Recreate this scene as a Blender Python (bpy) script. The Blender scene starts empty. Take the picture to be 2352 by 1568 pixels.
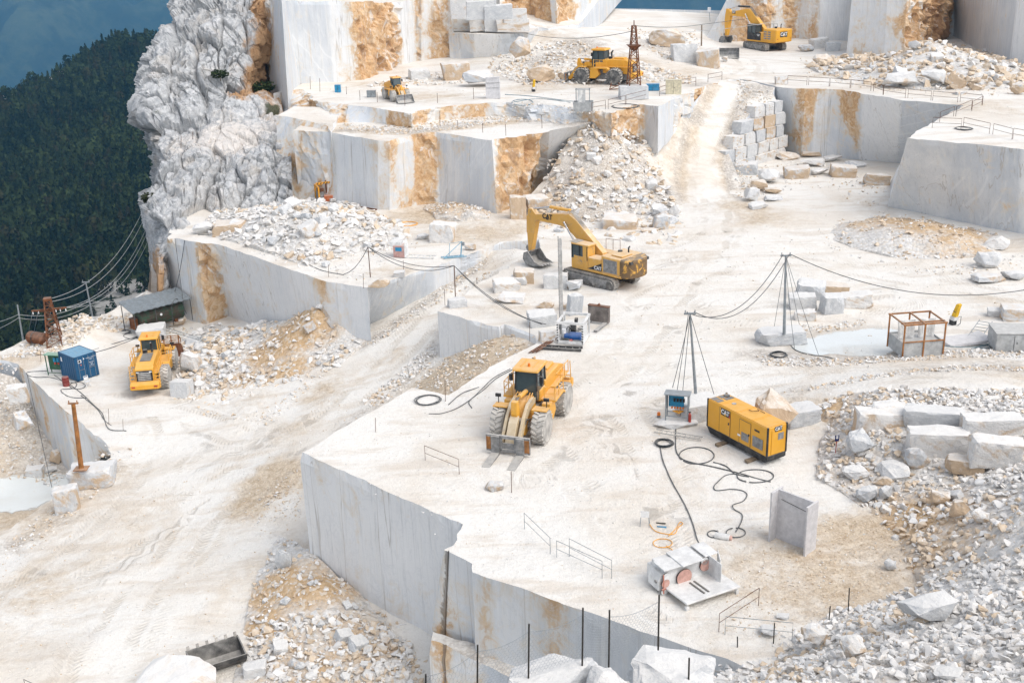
import bpy, bmesh, math, random
import numpy as np
from mathutils import Vector, Matrix
from mathutils.geometry import delaunay_2d_cdt
random.seed(7); RNG = np.random.default_rng(7)
R = math.radians
sc = bpy.context.scene
COL = sc.collection
A3 = lambda p: np.asarray(p, float)
# ------------------------------------------------------------------ camera (pose recovered from the photograph)
FPX, PIT, ROLL, CH = 2600., R(20.5), R(-2.0), 30.
_fw = A3([0, math.cos(PIT), -math.sin(PIT)]); _u0 = A3([0, math.sin(PIT), math.cos(PIT)]); _r0 = A3([1, 0, 0])
_rt = math.cos(ROLL)*_r0 + math.sin(ROLL)*_u0; _up = -math.sin(ROLL)*_r0 + math.cos(ROLL)*_u0
def ray(x, y): return _fw + _rt*((x-1176)/FPX) - _up*((y-784)/FPX)
def P(x, y, z=0.):
    d = ray(x, y); t = (z-CH)/d[2]; return A3([0, 0, CH]) + d*t
def PD(x, y, dep): return A3([0, 0, CH]) + ray(x, y)*dep
def ZT(px, py, w):
    """height above point w of the sight line through (px,py)"""
    d = ray(px, py); t = math.hypot(w[0], w[1])/math.hypot(d[0], d[1]); return CH + d[2]*t
# ------------------------------------------------------------------ vector noise
def _h(ix, iy, iz, s):
    n = (ix.astype(np.int64)*374761393 + iy.astype(np.int64)*668265263 + iz.astype(np.int64)*2147483647 + s*1274126177) & 0xffffffff
    n = ((n ^ (n >> 13))*1274126177) & 0xffffffff
    n = ((n ^ (n >> 16))*2246822519) & 0xffffffff
    return ((n ^ (n >> 15)) & 0xffff)/32767.5 - 1.
def vnoise(p, f, s=0):
    q = np.asarray(p, float)*f; i = np.floor(q); t = q-i; i = i.astype(np.int64); t = t*t*t*(t*(t*6-15)+10)
    x, y, z = i[:, 0], i[:, 1], i[:, 2]; r = 0
    for a in (0, 1):
        wa = t[:, 0] if a else 1-t[:, 0]
        for b in (0, 1):
            wb = t[:, 1] if b else 1-t[:, 1]
            for c in (0, 1):
                wc = t[:, 2] if c else 1-t[:, 2]
                r = r + wa*wb*wc*_h(x+a, y+b, z+c, s)
    return r
def fbm(p, f, o=4, s=0, ridge=False):
    r, a, tot = 0, 1., 0
    for k in range(o):
        n = vnoise(p, f*2**k, s+k*17)
        if ridge: n = 1-2*np.abs(n)
        r = r + a*n; tot += a; a *= .5
    return r/tot
def worley(p, f, s=0):
    """cellular noise: distance to the cell wall, a random value per cell"""
    q = np.asarray(p, float)*f; i = np.floor(q).astype(np.int64); n = len(q); d1 = np.full(n, 9.); d2 = np.full(n, 9.); c1 = np.zeros(n); fc = np.zeros(n)
    for a in (-1, 0, 1):
        for b in (-1, 0, 1):
            for c in (-1, 0, 1):
                x, y, z = i[:, 0]+a, i[:, 1]+b, i[:, 2]+c; o = np.stack([x+.5+.45*_h(x, y, z, s), y+.5+.45*_h(x, y, z, s+1), z+.5+.45*_h(x, y, z, s+2)], 1); d = np.linalg.norm(q-o, axis=1)
                m = d < d1; d2 = np.where(m, d1, np.minimum(d2, d)); c1 = np.where(m, _h(x, y, z, s+3), c1); fc = np.where(m, ((q-o)*np.stack([_h(x, y, z, s+4), _h(x, y, z, s+5), _h(x, y, z, s+6)], 1)).sum(1), fc); d1 = np.where(m, d, d1)
    return d2-d1, c1, fc
def rbf(pts, vals):
    """linear radial interpolation of scattered 2-D values"""
    X = A3(pts)[:, :2]; v = A3(vals); n = len(X)
    D = np.sqrt(((X[:, None]-X[None])**2).sum(-1)); m = np.zeros((n+1, n+1)); m[:n, :n] = D - np.eye(n)*.02
    m[n, :n] = 1; m[:n, n] = 1
    w = np.linalg.lstsq(m, np.append(v, 0), rcond=None)[0]
    def f(xy):
        xy = A3(xy)[:, :2]; out = np.empty(len(xy))
        for i in range(0, len(xy), 4000):
            q = xy[i:i+4000]; out[i:i+4000] = np.sqrt(((q[:, None]-X[None])**2).sum(-1)) @ w[:n] + w[n]
        return out
    return f
def inside(xy, poly):
    x, y = xy[:, 0], xy[:, 1]; r = np.zeros(len(xy), bool); n = len(poly); j = n-1
    for i in range(n):
        xi, yi = poly[i][:2]; xj, yj = poly[j][:2]
        with np.errstate(divide='ignore', invalid='ignore'):
            r ^= ((yi > y) != (yj > y)) & (x < (xj-xi)*(y-yi)/(yj-yi)+xi)
        j = i
    return r
def segdist(xy, poly):
    d = np.full(len(xy), 1e9); n = len(poly)
    for i in range(n):
        a = A3(poly[i][:2]); b = A3(poly[(i+1) % n][:2]); ab = b-a
        t = np.clip(((xy-a) @ ab)/max(ab @ ab, 1e-9), 0, 1); d = np.minimum(d, np.linalg.norm(xy-a-t[:, None]*ab, axis=1))
    return d
# ------------------------------------------------------------------ objects
def link(name, me, parent=None):
    o = bpy.data.objects.new(name, me); COL.objects.link(o)
    if parent is not None: o.parent = parent
    return o
def tag(o, label=None, cat=None, group=None, kind=None):
    if label: o['label'] = label
    if cat: o['category'] = cat
    if group: o['group'] = group
    if kind: o['kind'] = kind
    return o
def thing(name, label, cat, loc=(0, 0, 0), rz=0., group=None, scale=1.):
    o = link(name, None); o.location = loc; o.rotation_euler = (0, 0, rz); o.scale = (scale,)*3; o.empty_display_size = .3
    return tag(o, label, cat, group)
def npmesh(name, V, Fs, mats=(), mi=None, smooth=False):
    """V (n,3); Fs list of tuples or (m,k) array"""
    me = bpy.data.meshes.new(name)
    V = np.asarray(V, np.float32)
    if isinstance(Fs, np.ndarray):
        m, k = Fs.shape; me.vertices.add(len(V)); me.vertices.foreach_set('co', V.ravel())
        me.loops.add(m*k); me.loops.foreach_set('vertex_index', Fs.astype(np.int32).ravel())
        me.polygons.add(m); me.polygons.foreach_set('loop_start', np.arange(0, m*k, k, dtype=np.int32))
        me.polygons.foreach_set('loop_total', np.full(m, k, np.int32))
    else:
        me.from_pydata(V.tolist(), [], Fs)
    for m_ in mats: me.materials.append(m_)
    if mi is not None: me.polygons.foreach_set('material_index', np.asarray(mi, np.int32))
    me.polygons.foreach_set('use_smooth', np.full(len(me.polygons), smooth))
    me.update(calc_edges=True); me.validate()
    return me
def setattr_f(me, name, vals):
    a = me.attributes.new(name, 'FLOAT', 'POINT'); a.data.foreach_set('value', np.asarray(vals, np.float32))
class MB:
    """collects solid shapes into one mesh"""
    def __init__(s): s.v = []; s.f = []; s.m = None
    def add(s, V, F):
        b = len(s.v); s.v += [tuple(map(float, p)) for p in V]; s.f += [tuple(i+b for i in q) for q in F]; return s
    def box(s, c, d, rz=0., ry=0., rx=0., taper=1.):
        x, y, z = d[0]/2, d[1]/2, d[2]/2
        V = [Vector((sx*x*(taper if sz > 0 else 1), sy*y*(taper if sz > 0 else 1), sz*z)) for sz in (-1, 1) for sx, sy in ((-1, -1), (1, -1), (1, 1), (-1, 1))]
        if rz or ry or rx:
            M = Matrix.Rotation(rz, 3, 'Z') @ Matrix.Rotation(ry, 3, 'Y') @ Matrix.Rotation(rx, 3, 'X'); V = [M @ p for p in V]
        return s.add([p+Vector(c) for p in V], [(3, 2, 1, 0), (4, 5, 6, 7), (0, 1, 5, 4), (1, 2, 6, 5), (2, 3, 7, 6), (3, 0, 4, 7)])
    def cyl(s, a, b, r0, r1=None, n=10, caps=True):
        a, b = Vector(a), Vector(b); r1 = r0 if r1 is None else r1; d = (b-a).normalized()
        u = d.orthogonal().normalized(); w = d.cross(u)
        V = [p+(u*math.cos(2*math.pi*k/n)+w*math.sin(2*math.pi*k/n))*r for p, r in ((a, r0), (b, r1)) for k in range(n)]
        F = [(k, (k+1) % n, n+(k+1) % n, n+k) for k in range(n)]
        if caps: F += [tuple(range(n-1, -1, -1)), tuple(range(n, 2*n))]
        return s.add(V, F)
    def tube(s, pts, r, n=6, closed=False):
        pts = [Vector(p) for p in pts]; N = len(pts); V = []; pu = None
        for i, p in enumerate(pts):
            if closed: d = pts[(i+1) % N]-pts[i-1]
            else: d = pts[min(i+1, N-1)]-pts[max(i-1, 0)]
            d = d.normalized() if d.length > 1e-9 else Vector((0, 0, 1))
            u = (pu - d*pu.dot(d)) if pu is not None else d.orthogonal()
            if u.length < 1e-6: u = d.orthogonal()
            u.normalize(); pu = u; w = d.cross(u); rr = r[i] if isinstance(r, (list, tuple)) else r
            V += [p+(u*math.cos(2*math.pi*k/n)+w*math.sin(2*math.pi*k/n))*rr for k in range(n)]
        F = []
        for i in range(N if closed else N-1):
            j = (i+1) % N; F += [(i*n+k, i*n+(k+1) % n, j*n+(k+1) % n, j*n+k) for k in range(n)]
        if not closed: F += [tuple(range(n-1, -1, -1)), tuple((N-1)*n+k for k in range(n))]
        return s.add(V, F)
    def prism(s, prof, y0, y1, prof1=None):
        """profile of (x,z) points extruded along y"""
        n = len(prof); q = prof1 or prof
        V = [(x, y0, z) for x, z in prof]+[(x, y1, z) for x, z in q]
        ar = sum(prof[i][0]*prof[(i+1) % n][1]-prof[(i+1) % n][0]*prof[i][1] for i in range(n))
        F = [tuple(range(n)), tuple(range(2*n-1, n-1, -1))]+[(i, n+i, n+(i+1) % n, (i+1) % n) for i in range(n)]
        if (ar > 0) != (y1 > y0): F = [tuple(reversed(f)) for f in F]
        return s.add(V, F)
    def lathe(s, prof, c=(0, 0, 0), axis='y', n=24):
        """profile of (t along axis, radius)"""
        V = []; m = len(prof)
        for t, r in prof:
            for k in range(n):
                a = 2*math.pi*k/n; p = (r*math.cos(a), r*math.sin(a))
                V.append({'y': (c[0]+p[0], c[1]+t, c[2]+p[1]), 'x': (c[0]+t, c[1]+p[0], c[2]+p[1]), 'z': (c[0]+p[0], c[1]+p[1], c[2]+t)}[axis])
        F = [(i*n+k, i*n+(k+1) % n, (i+1)*n+(k+1) % n, (i+1)*n+k) for i in range(m-1) for k in range(n)]
        if axis != 'y': pass
        else: F = [tuple(reversed(f)) for f in F]
        F += [tuple(range(n)), tuple(range((m-1)*n, m*n))]
        return s.add(V, F)
    def mirror(s):
        b = len(s.v); V = [(x, -y, z) for x, y, z in s.v]; F = [tuple(reversed(f)) for f in s.f]; s.add(V, F); return s
    def xf(s, M): s.v = [tuple(M @ Vector(p)) for p in s.v]; return s
    def build(s, name, mat, parent=None, bevel=0., smooth=False, loc=None):
        me = bpy.data.meshes.new(name); me.from_pydata(s.v, [], s.f)
        me.materials.append(mat)
        if smooth: me.polygons.foreach_set('use_smooth', [True]*len(me.polygons))
        me.update()
        o = link(name, me, parent)
        if bevel:
            md = o.modifiers.new('bevel', 'BEVEL'); md.width = bevel; md.segments = 1; md.limit_method = 'ANGLE'
        if loc is not None: o.location = loc
        return o
def copy_tree(o, parent=None):
    c = o.copy(); COL.objects.link(c); c.parent = parent
    for ch in list(o.children): copy_tree(ch, c)
    return c
def catmull(pts, n=8):
    p = [A3(q) for q in pts]; p = [2*p[0]-p[1]]+p+[2*p[-1]-p[-2]]; out = []
    for i in range(1, len(p)-2):
        for k in range(n):
            t = k/n; a, b, c, d = p[i-1:i+3]
            out.append(.5*((2*b)+(c-a)*t+(2*a-5*b+4*c-d)*t*t+(3*b-a-3*c+d)*t**3))
    out.append(p[-2]); return out
def text(name, body, size, mat, parent, loc, rot, bold=.0, ext=.01, align='CENTER', sx=1.):
    cu = bpy.data.curves.new(name, 'FONT'); cu.body = body; cu.size = size; cu.extrude = ext; cu.offset = bold
    cu.align_x = align; cu.align_y = 'CENTER'; cu.materials.append(mat)
    q = bpy.data.objects.new(name, cu); COL.objects.link(q); dg = bpy.context.evaluated_depsgraph_get(); me = bpy.data.meshes.new_from_object(q.evaluated_get(dg)); bpy.data.objects.remove(q)
    me.name = name; o = link(name, me, parent); o.location = loc; o.rotation_euler = rot; o.scale = (sx, 1, 1)
    return o
# ------------------------------------------------------------------ materials
class NT:
    def __init__(s, name):
        s.m = bpy.data.materials.new(name); s.m.use_nodes = True; s.t = s.m.node_tree; s.t.nodes.clear()
        s.out = s.n('ShaderNodeOutputMaterial'); s.b = s.n('ShaderNodeBsdfPrincipled'); s.l(s.b.outputs[0], s.out.inputs[0])
        s.tc = s.n('ShaderNodeTexCoord').outputs['Object']
    def n(s, t, **k):
        x = s.t.nodes.new(t)
        for a, b in k.items(): setattr(x, a, b)
        return x
    def l(s, a, b): s.t.links.new(a, b)
    def setv(s, sock, v):
        if isinstance(v, bpy.types.NodeSocket): s.l(v, sock)
        else: sock.default_value = (v[0], v[1], v[2], 1) if isinstance(v, (tuple, list)) and len(v) == 3 and sock.type == 'RGBA' else v
    def noise(s, scale, detail=4, rough=.6, vec=None, stretch=None, dist=0.):
        x = s.n('ShaderNodeTexNoise'); x.inputs['Scale'].default_value = scale; x.inputs['Detail'].default_value = detail; x.inputs['Roughness'].default_value = rough
        x.inputs['Distortion'].default_value = dist
        v = vec or s.tc
        if stretch:
            m = s.n('ShaderNodeMapping'); m.inputs['Scale'].default_value = stretch; s.l(v, m.inputs[0]); v = m.outputs[0]
        s.l(v, x.inputs['Vector']); return x.outputs[0]
    def vor(s, scale, feat='F1', out=0, stretch=None):
        x = s.n('ShaderNodeTexVoronoi', feature=feat); x.inputs['Scale'].default_value = scale; v = s.tc
        if stretch:
            m = s.n('ShaderNodeMapping'); m.inputs['Scale'].default_value = stretch; s.l(v, m.inputs[0]); v = m.outputs[0]
        s.l(v, x.inputs['Vector']); return x.outputs[out]
    def ramp(s, v, a, b, lo=0., hi=1.):
        x = s.n('ShaderNodeMapRange'); x.interpolation_type = 'SMOOTHSTEP'
        for i, q in enumerate((v, a, b, lo, hi)): s.setv(x.inputs[i], q)
        return x.outputs[0]
    def math(s, op, a, b=0.):
        x = s.n('ShaderNodeMath', operation=op); s.setv(x.inputs[0], a); s.setv(x.inputs[1], b); return x.outputs[0]
    def mix(s, f, a, b, mode='MIX'):
        x = s.n('ShaderNodeMix', data_type='RGBA', blend_type=mode); s.setv(x.inputs[0], f); s.setv(x.inputs[6], a); s.setv(x.inputs[7], b); return x.outputs[2]
    def attr(s, name): x = s.n('ShaderNodeAttribute', attribute_name=name); return x.outputs['Fac']
    def bump(s, h, st=.4, d=.1, nrm=None):
        x = s.n('ShaderNodeBump'); x.inputs['Strength'].default_value = st; x.inputs['Distance'].default_value = d; s.l(h, x.inputs['Height'])
        if nrm is not None: s.l(nrm, x.inputs['Normal'])
        return x.outputs[0]
    def up(s):
        g = s.n('ShaderNodeNewGeometry'); x = s.n('ShaderNodeSeparateXYZ'); s.l(g.outputs['Normal'], x.inputs[0]); return x.outputs[2]
    def rand(s): return s.n('ShaderNodeObjectInfo').outputs['Random']
    def fin(s, col, rough=.8, nrm=None, metal=0., spec=.3, **k):
        s.setv(s.b.inputs['Base Color'], col); s.setv(s.b.inputs['Roughness'], rough); s.setv(s.b.inputs['Metallic'], metal)
        s.b.inputs['Specular IOR Level'].default_value = spec
        if nrm is not None: s.l(nrm, s.b.inputs['Normal'])
        for a, b in k.items(): s.setv(s.b.inputs[a.replace('_', ' ')], b)
        return s.m
WHITE = (.79, .757, .70); CREAM = (.66, .56, .43); TAN = (.50, .36, .22); BROWN = (.33, .19, .085); RUST = (.20, .07, .025)
MARBLE = (.60, .615, .63); GREY = (.42, .44, .46)
def m_dust():
    t = NT('quarry_dust'); a = t.noise(.11, 6, .62, dist=.8); b = t.noise(.9, 5, .7); g = t.noise(9, 3, .7)
    st = t.noise(.35, 5, .65, stretch=(.35, 1.5, 1))
    c = t.mix(t.ramp(a, .42, .64, 0, .62), WHITE, (.70, .625, .53))
    c = t.mix(t.ramp(st, .50, .66, 0, .55), c, (.60, .51, .41))
    c = t.mix(t.ramp(b, .55, .72, 0, .35), c, (.86, .84, .81))
    tn = t.math('ADD', t.attr('tan'), t.math('MULTIPLY', t.math('SUBTRACT', a, .5), .9))
    tn = t.math('ADD', tn, t.math('MULTIPLY', t.math('SUBTRACT', b, .5), .9))
    c = t.mix(t.ramp(tn, .12, .75, 0, .9), c, t.mix(t.ramp(t.math('ADD', t.math('MULTIPLY', t.noise(2.1, 6, .78, dist=.6), .7), t.math('MULTIPLY', g, .4)), .42, .66), (.72, .60, .45), (.42, .30, .18)))
    gr = t.math('ADD', t.attr('grit'), t.math('MULTIPLY', t.math('SUBTRACT', b, .5), 1.1))
    v = t.n('ShaderNodeTexVoronoi'); v.inputs['Scale'].default_value = 4.5; t.l(t.tc, v.inputs['Vector'])
    sv = t.n('ShaderNodeSeparateColor'); t.l(v.outputs['Color'], sv.inputs[0])
    peb = t.mix(sv.outputs[0], (.40, .37, .34), (.74, .69, .62))
    peb = t.mix(t.ramp(v.outputs['Distance'], .35, .7, 0, .65), peb, (.36, .30, .24))
    c = t.mix(t.ramp(gr, .25, .8, 0, .85), c, peb)
    tu, tv, tm = t.attr('tu'), t.attr('tv'), t.attr('tm'); au = t.math('ABSOLUTE', t.math('ADD', tu, t.math('MULTIPLY', t.math('SUBTRACT', t.noise(.25, 2, .5), .5), 1.6)))
    band = t.math('MULTIPLY', t.ramp(t.math('ABSOLUTE', t.math('SUBTRACT', au, 1.25)), .28, .55, 1, 0), tm); band2 = t.math('MULTIPLY', t.ramp(t.math('ABSOLUTE', t.math('SUBTRACT', au, 2.3)), .2, .45, .6, 0), tm)
    band = t.math('MULTIPLY', t.math('MAXIMUM', band, band2), t.ramp(t.noise(.3, 4, .6), .42, .6)); chev = t.math('SINE', t.math('ADD', t.math('MULTIPLY', tv, 17.), t.math('MULTIPLY', t.math('ABSOLUTE', t.math('SUBTRACT', au, 1.25)), 14.)))
    tread = t.math('MULTIPLY', band, t.ramp(chev, -.3, .5)); c = t.mix(t.math('MULTIPLY', band, .34), c, (.60, .52, .42)); c = t.mix(t.math('MULTIPLY', tread, .2), c, (.50, .43, .35))
    wt = t.ramp(t.math('ADD', t.attr('wet'), t.math('MULTIPLY', t.math('SUBTRACT', b, .5), .5)), .42, .5); damp = t.ramp(t.attr('wet'), .18, .42); c = t.mix(t.math('MULTIPLY', damp, .5), c, (.47, .40, .32)); c = t.mix(wt, c, (.68, .70, .68))
    c = t.mix(t.ramp(g, .5, .8, 0, .25), c, (.55, .50, .44))
    g2 = t.noise(26, 2, .8); c = t.mix(t.ramp(g2, .52, .75, 0, .28), c, (.50, .46, .40)); m = t.noise(2.6, 4, .75, dist=.4); c = t.mix(t.ramp(m, .54, .7, 0, .3), c, (.60, .54, .46))
    h = t.math('ADD', t.math('MULTIPLY', b, .8), t.math('ADD', t.math('MULTIPLY', m, .5), t.math('MULTIPLY', g, .3)))
    h = t.math('ADD', h, t.math('MULTIPLY', t.math('MULTIPLY', v.outputs['Distance'], gr), -.6))
    return t.fin(c, t.ramp(wt, 0, 1, .9, .08), t.bump(t.math('MULTIPLY', t.math('ADD', t.math('MULTIPLY', h, t.math('ADD', 1., t.math('MULTIPLY', tn, .9))), t.math('MULTIPLY', tread, -.5)), t.ramp(wt, 0, 1, 1, .02)), .55, .28), spec=.3)
def m_cut():
    t = NT('sawn_marble'); a = t.noise(.16, 5, .6, dist=.6); s1 = t.noise(1.2, 5, .65, stretch=(1, 1, .07)); s2 = t.noise(4, 4, .7, stretch=(1, 1, .05)); f = t.noise(3, 6, .75)
    k = t.math('ADD', t.math('MULTIPLY', a, .7), t.math('MULTIPLY', t.attr('tone'), .45)); c = t.mix(t.ramp(k, .2, .8), (.50, .53, .565), (.74, .74, .735))
    c = t.mix(t.ramp(s1, .48, .72, 0, .6), c, (.73, .715, .68)); c = t.mix(t.ramp(s2, .52, .75, 0, .5), c, (.42, .43, .435))
    c = t.mix(t.ramp(t.noise(2.2, 6, .72, stretch=(1, 1, .25), dist=.8), .52, .72, 0, .35), c, (.78, .775, .76))
    dia = t.noise(.8, 5, .6, stretch=(1.2, 1.2, .45), dist=1.5); c = t.mix(t.ramp(t.math('ABSOLUTE', t.math('SUBTRACT', dia, .5)), .0, .03, .15, 0), c, (.38, .41, .45))
    w = t.n('ShaderNodeTexWave', wave_type='RINGS', rings_direction='SPHERICAL'); w.inputs['Scale'].default_value = .55; w.inputs['Distortion'].default_value = 1.2; w.inputs['Detail'].default_value = 2; mp = t.n('ShaderNodeMapping'); mp.inputs['Location'].default_value = (31, -70, 3); t.l(t.tc, mp.inputs[0]); t.l(mp.outputs[0], w.inputs['Vector'])
    c = t.mix(t.math('MULTIPLY', t.ramp(w.outputs['Fac'], .93, 1., 0, .35), t.ramp(a, .45, .6)), c, (.80, .80, .79))
    crk = t.noise(.3, 5, .5, stretch=(1, 1, .035), dist=.1); c = t.mix(t.ramp(t.math('ABSOLUTE', t.math('SUBTRACT', crk, .5)), 0, .005, .6, 0), c, (.36, .32, .28))
    drip = t.noise(1.6, 5, .6, stretch=(1, 1, .03)); c = t.mix(t.math('MULTIPLY', t.ramp(drip, .62, .72, 0, .5), t.ramp(a, .4, .6)), c, (.62, .50, .36))
    big = t.noise(.17, 5, .62, dist=1.); ochre = t.noise(.33, 5, .6, stretch=(1, 1, .3), dist=.6); sp = t.noise(.75, 7, .72, dist=1.2)
    tn = t.math('ADD', t.math('MULTIPLY', t.attr('stain'), .95), t.math('ADD', t.math('MULTIPLY', t.math('SUBTRACT', ochre, .5), 1.7), t.math('ADD', t.math('MULTIPLY', t.math('SUBTRACT', sp, .5), 1.5), t.math('MULTIPLY', t.math('SUBTRACT', big, .5), 1.3))))
    warm = t.mix(t.ramp(tn, .1, .5, 0, .6), c, (.68, .60, .49)); br = t.mix(t.ramp(f, .3, .7), (.40, .215, .085), (.64, .41, .21)); br = t.mix(t.ramp(sp, .46, .64), br, (.66, .50, .33))
    w2 = t.mix(t.ramp(tn, .38, .66, 0, .95), warm, br); w3 = t.mix(t.ramp(tn, .98, 1.35, 0, .75), w2, (.24, .115, .05))
    fl = t.ramp(t.noise(.5, 7, .72, dist=1.6, stretch=(1, 1, .7)), .54, .66, 0, .8); w3 = t.mix(t.math('MULTIPLY', fl, t.ramp(t.attr('stain'), .25, .5)), w3, (.72, .69, .65))
    bl = t.ramp(t.math('ADD', t.attr('black'), t.math('MULTIPLY', t.math('SUBTRACT', sp, .5), 1.6)), .45, .75, 0, .75); w3 = t.mix(bl, w3, (.16, .14, .12))
    h = t.math('ADD', t.math('MULTIPLY', s2, .3), t.math('MULTIPLY', f, .45)); return t.fin(w3, .75, t.bump(h, .4, .14), spec=.25)
def m_crag():
    t = NT('weathered_limestone'); a = t.noise(.22, 8, .7, dist=.7); f = t.noise(1.4, 8, .75, dist=.5); d = t.noise(.6, 9, .72, stretch=(1, 1, .5), dist=1.2)
    c = t.mix(t.ramp(f, .3, .7), (.33, .34, .35), (.66, .655, .645))
    c = t.mix(t.ramp(a, .5, .7, 0, .5), c, (.62, .55, .47))
    c = t.mix(t.ramp(t.noise(.45, 7, .75, stretch=(1, 1, .35), dist=.6), .5, .72, 0, .7), c, (.17, .165, .16)); c = t.mix(t.ramp(t.noise(2.6, 5, .75, stretch=(1, 1, .5)), .56, .7, 0, .55), c, (.22, .21, .20))
    sp = t.noise(.5, 6, .7)
    tn = t.math('ADD', t.attr('stain'), t.math('MULTIPLY', t.math('SUBTRACT', sp, .5), 1.5))
    c = t.mix(t.ramp(tn, .3, .7, 0, .92), c, t.mix(f, (.26, .13, .05), (.62, .38, .19)))
    bl = t.math('ADD', t.attr('black'), t.math('MULTIPLY', t.math('SUBTRACT', f, .5), 1.6)); c = t.mix(t.ramp(bl, .4, .75, 0, .85), c, (.13, .115, .10))
    du = t.math('ADD', t.attr('dust'), t.math('MULTIPLY', t.math('SUBTRACT', f, .5), 1.2)); c = t.mix(t.ramp(du, .3, .75, 0, .8), c, (.72, .66, .60))
    c = t.mix(t.ramp(t.math('ADD', t.attr('green'), t.math('MULTIPLY', t.math('SUBTRACT', f, .5), .8)), .4, .6, 0, .9), c, (.05, .06, .025))
    return t.fin(c, .9, t.bump(f, .7, .35), spec=.15)
def m_rock(name='quarried_marble', brown=0.):
    t = NT(name); r = t.rand(); a = t.noise(1.5, 6, .65, dist=.8); f = t.noise(4.5, 7, .78); v = t.noise(1.1, 6, .6, dist=1.5, stretch=(1, 1, 2))
    c = t.mix(r, (.44, .46, .48), (.70, .68, .65)); c = t.mix(t.ramp(f, .35, .7, 0, .5), c, (.80, .785, .76))
    c = t.mix(t.ramp(t.math('ABSOLUTE', t.math('SUBTRACT', v, .5)), 0, .018, .5, 0), c, (.42, .44, .47))
    tn = t.math('ADD', t.math('MULTIPLY', r, .32), t.math('ADD', t.math('MULTIPLY', t.math('SUBTRACT', a, .5), 1.6), brown))
    c = t.mix(t.ramp(tn, .24, .5, 0, .85), c, t.mix(f, (.40, .25, .12), (.64, .49, .33)))
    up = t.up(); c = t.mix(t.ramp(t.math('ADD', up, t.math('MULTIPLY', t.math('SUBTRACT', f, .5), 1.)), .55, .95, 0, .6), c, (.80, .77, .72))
    h = t.math('ADD', f, t.noise(12, 3, .7)); return t.fin(c, .88, t.bump(h, .5, .12), spec=.2)
def m_rubble():
    t = NT('broken_stone'); k = t.attr('shade'); b = t.attr('brown'); f = t.noise(2.5, 5, .7)
    c = t.mix(k, (.58, .575, .565), (.82, .80, .77)); c = t.mix(b, c, t.mix(f, (.52, .39, .26), (.72, .61, .48)))
    c = t.mix(t.ramp(f, .45, .75, 0, .5), c, (.80, .77, .72))
    return t.fin(c, .9, t.bump(t.noise(8, 3, .7), .4, .08), spec=.15)
def m_dirt():
    t = NT('loose_quarry_dirt'); a = t.noise(.5, 6, .65, dist=.5); b = t.noise(2.2, 6, .75); g = t.noise(7, 4, .75)
    v = t.n('ShaderNodeTexVoronoi'); v.inputs['Scale'].default_value = 3.6; t.l(t.tc, v.inputs['Vector'])
    sv = t.n('ShaderNodeSeparateColor'); t.l(v.outputs['Color'], sv.inputs[0])
    tn = t.math('ADD', t.attr('tan'), t.math('ADD', t.math('MULTIPLY', t.math('SUBTRACT', a, .5), 1.), t.math('MULTIPLY', t.math('SUBTRACT', b, .5), .7)))
    grey = t.mix(sv.outputs[0], (.52, .50, .47), (.76, .735, .70)); brn = t.mix(t.ramp(b, .3, .7), (.44, .29, .15), (.66, .49, .32))
    c = t.mix(t.ramp(tn, .2, .7), grey, brn)
    c = t.mix(t.ramp(sv.outputs[1], .8, .83, 0, .7), c, (.66, .60, .52))
    c = t.mix(t.ramp(g, .5, .75, 0, .4), c, (.40, .32, .24))
    h = t.math('ADD', t.math('MULTIPLY', g, .5), t.math('MULTIPLY', v.outputs['Distance'], -.8))
    return t.fin(c, .95, t.bump(h, .6, .2), spec=.1)
def m_paint(name, col, dust=.5, rough=.45, chip=0., chipcol=(.10, .05, .025), dustcol=(.74, .68, .58)):
    t = NT(name); f = t.noise(2.2, 6, .7); g = t.noise(.8, 4, .6); up = t.up()
    c = t.mix(t.ramp(g, .4, .7, 0, .25), col, tuple(x*.7 for x in col))
    if chip: c = t.mix(t.ramp(t.noise(1.6, 6, .75, dist=.6), .62-chip*.2, .66-chip*.2, 0, .9), c, chipcol)
    k = t.math('ADD', t.math('MULTIPLY', up, .35), t.math('MULTIPLY', f, .9)); c = t.mix(t.ramp(k, .42, .95, dust*.12, dust), c, dustcol)
    return t.fin(c, t.ramp(k, .4, .9, rough, .85), spec=.35)
def m_plain(name, col, rough=.6, metal=0., var=.25, spec=.3, scale=3., dust=0., bump=0.):
    t = NT(name); f = t.noise(scale, 6, .7); c = t.mix(t.ramp(f, .35, .7), tuple(x*(1-var) for x in col), tuple(min(1, x*(1+var*.5)) for x in col))
    if dust: c = t.mix(t.ramp(t.math('ADD', t.math('MULTIPLY', t.up(), .4), t.noise(1.3, 6, .75)), .4, 1., 0, dust), c, (.74, .69, .61))
    return t.fin(c, rough, t.bump(f, bump, .04) if bump else None, metal, spec)
def m_glass():
    t = NT('cab_glass'); f = t.noise(1.5, 4, .6); c = t.mix(f, (.025, .04, .045), (.07, .10, .11)); return t.fin(c, .12, spec=.6)
def m_netting():
    return m_plain('galvanised_wire', (.38, .40, .42), .5, .3)
def m_forest():
    t = NT('forest_leaves'); s = t.attr('tone'); u = t.attr('hue')
    c = t.mix(s, (.006, .013, .008), (.05, .068, .025)); c = t.mix(t.ramp(u, .78, .98, 0, .6), c, (.04, .03, .015)); return t.fin(c, .95, spec=.05)
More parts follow.
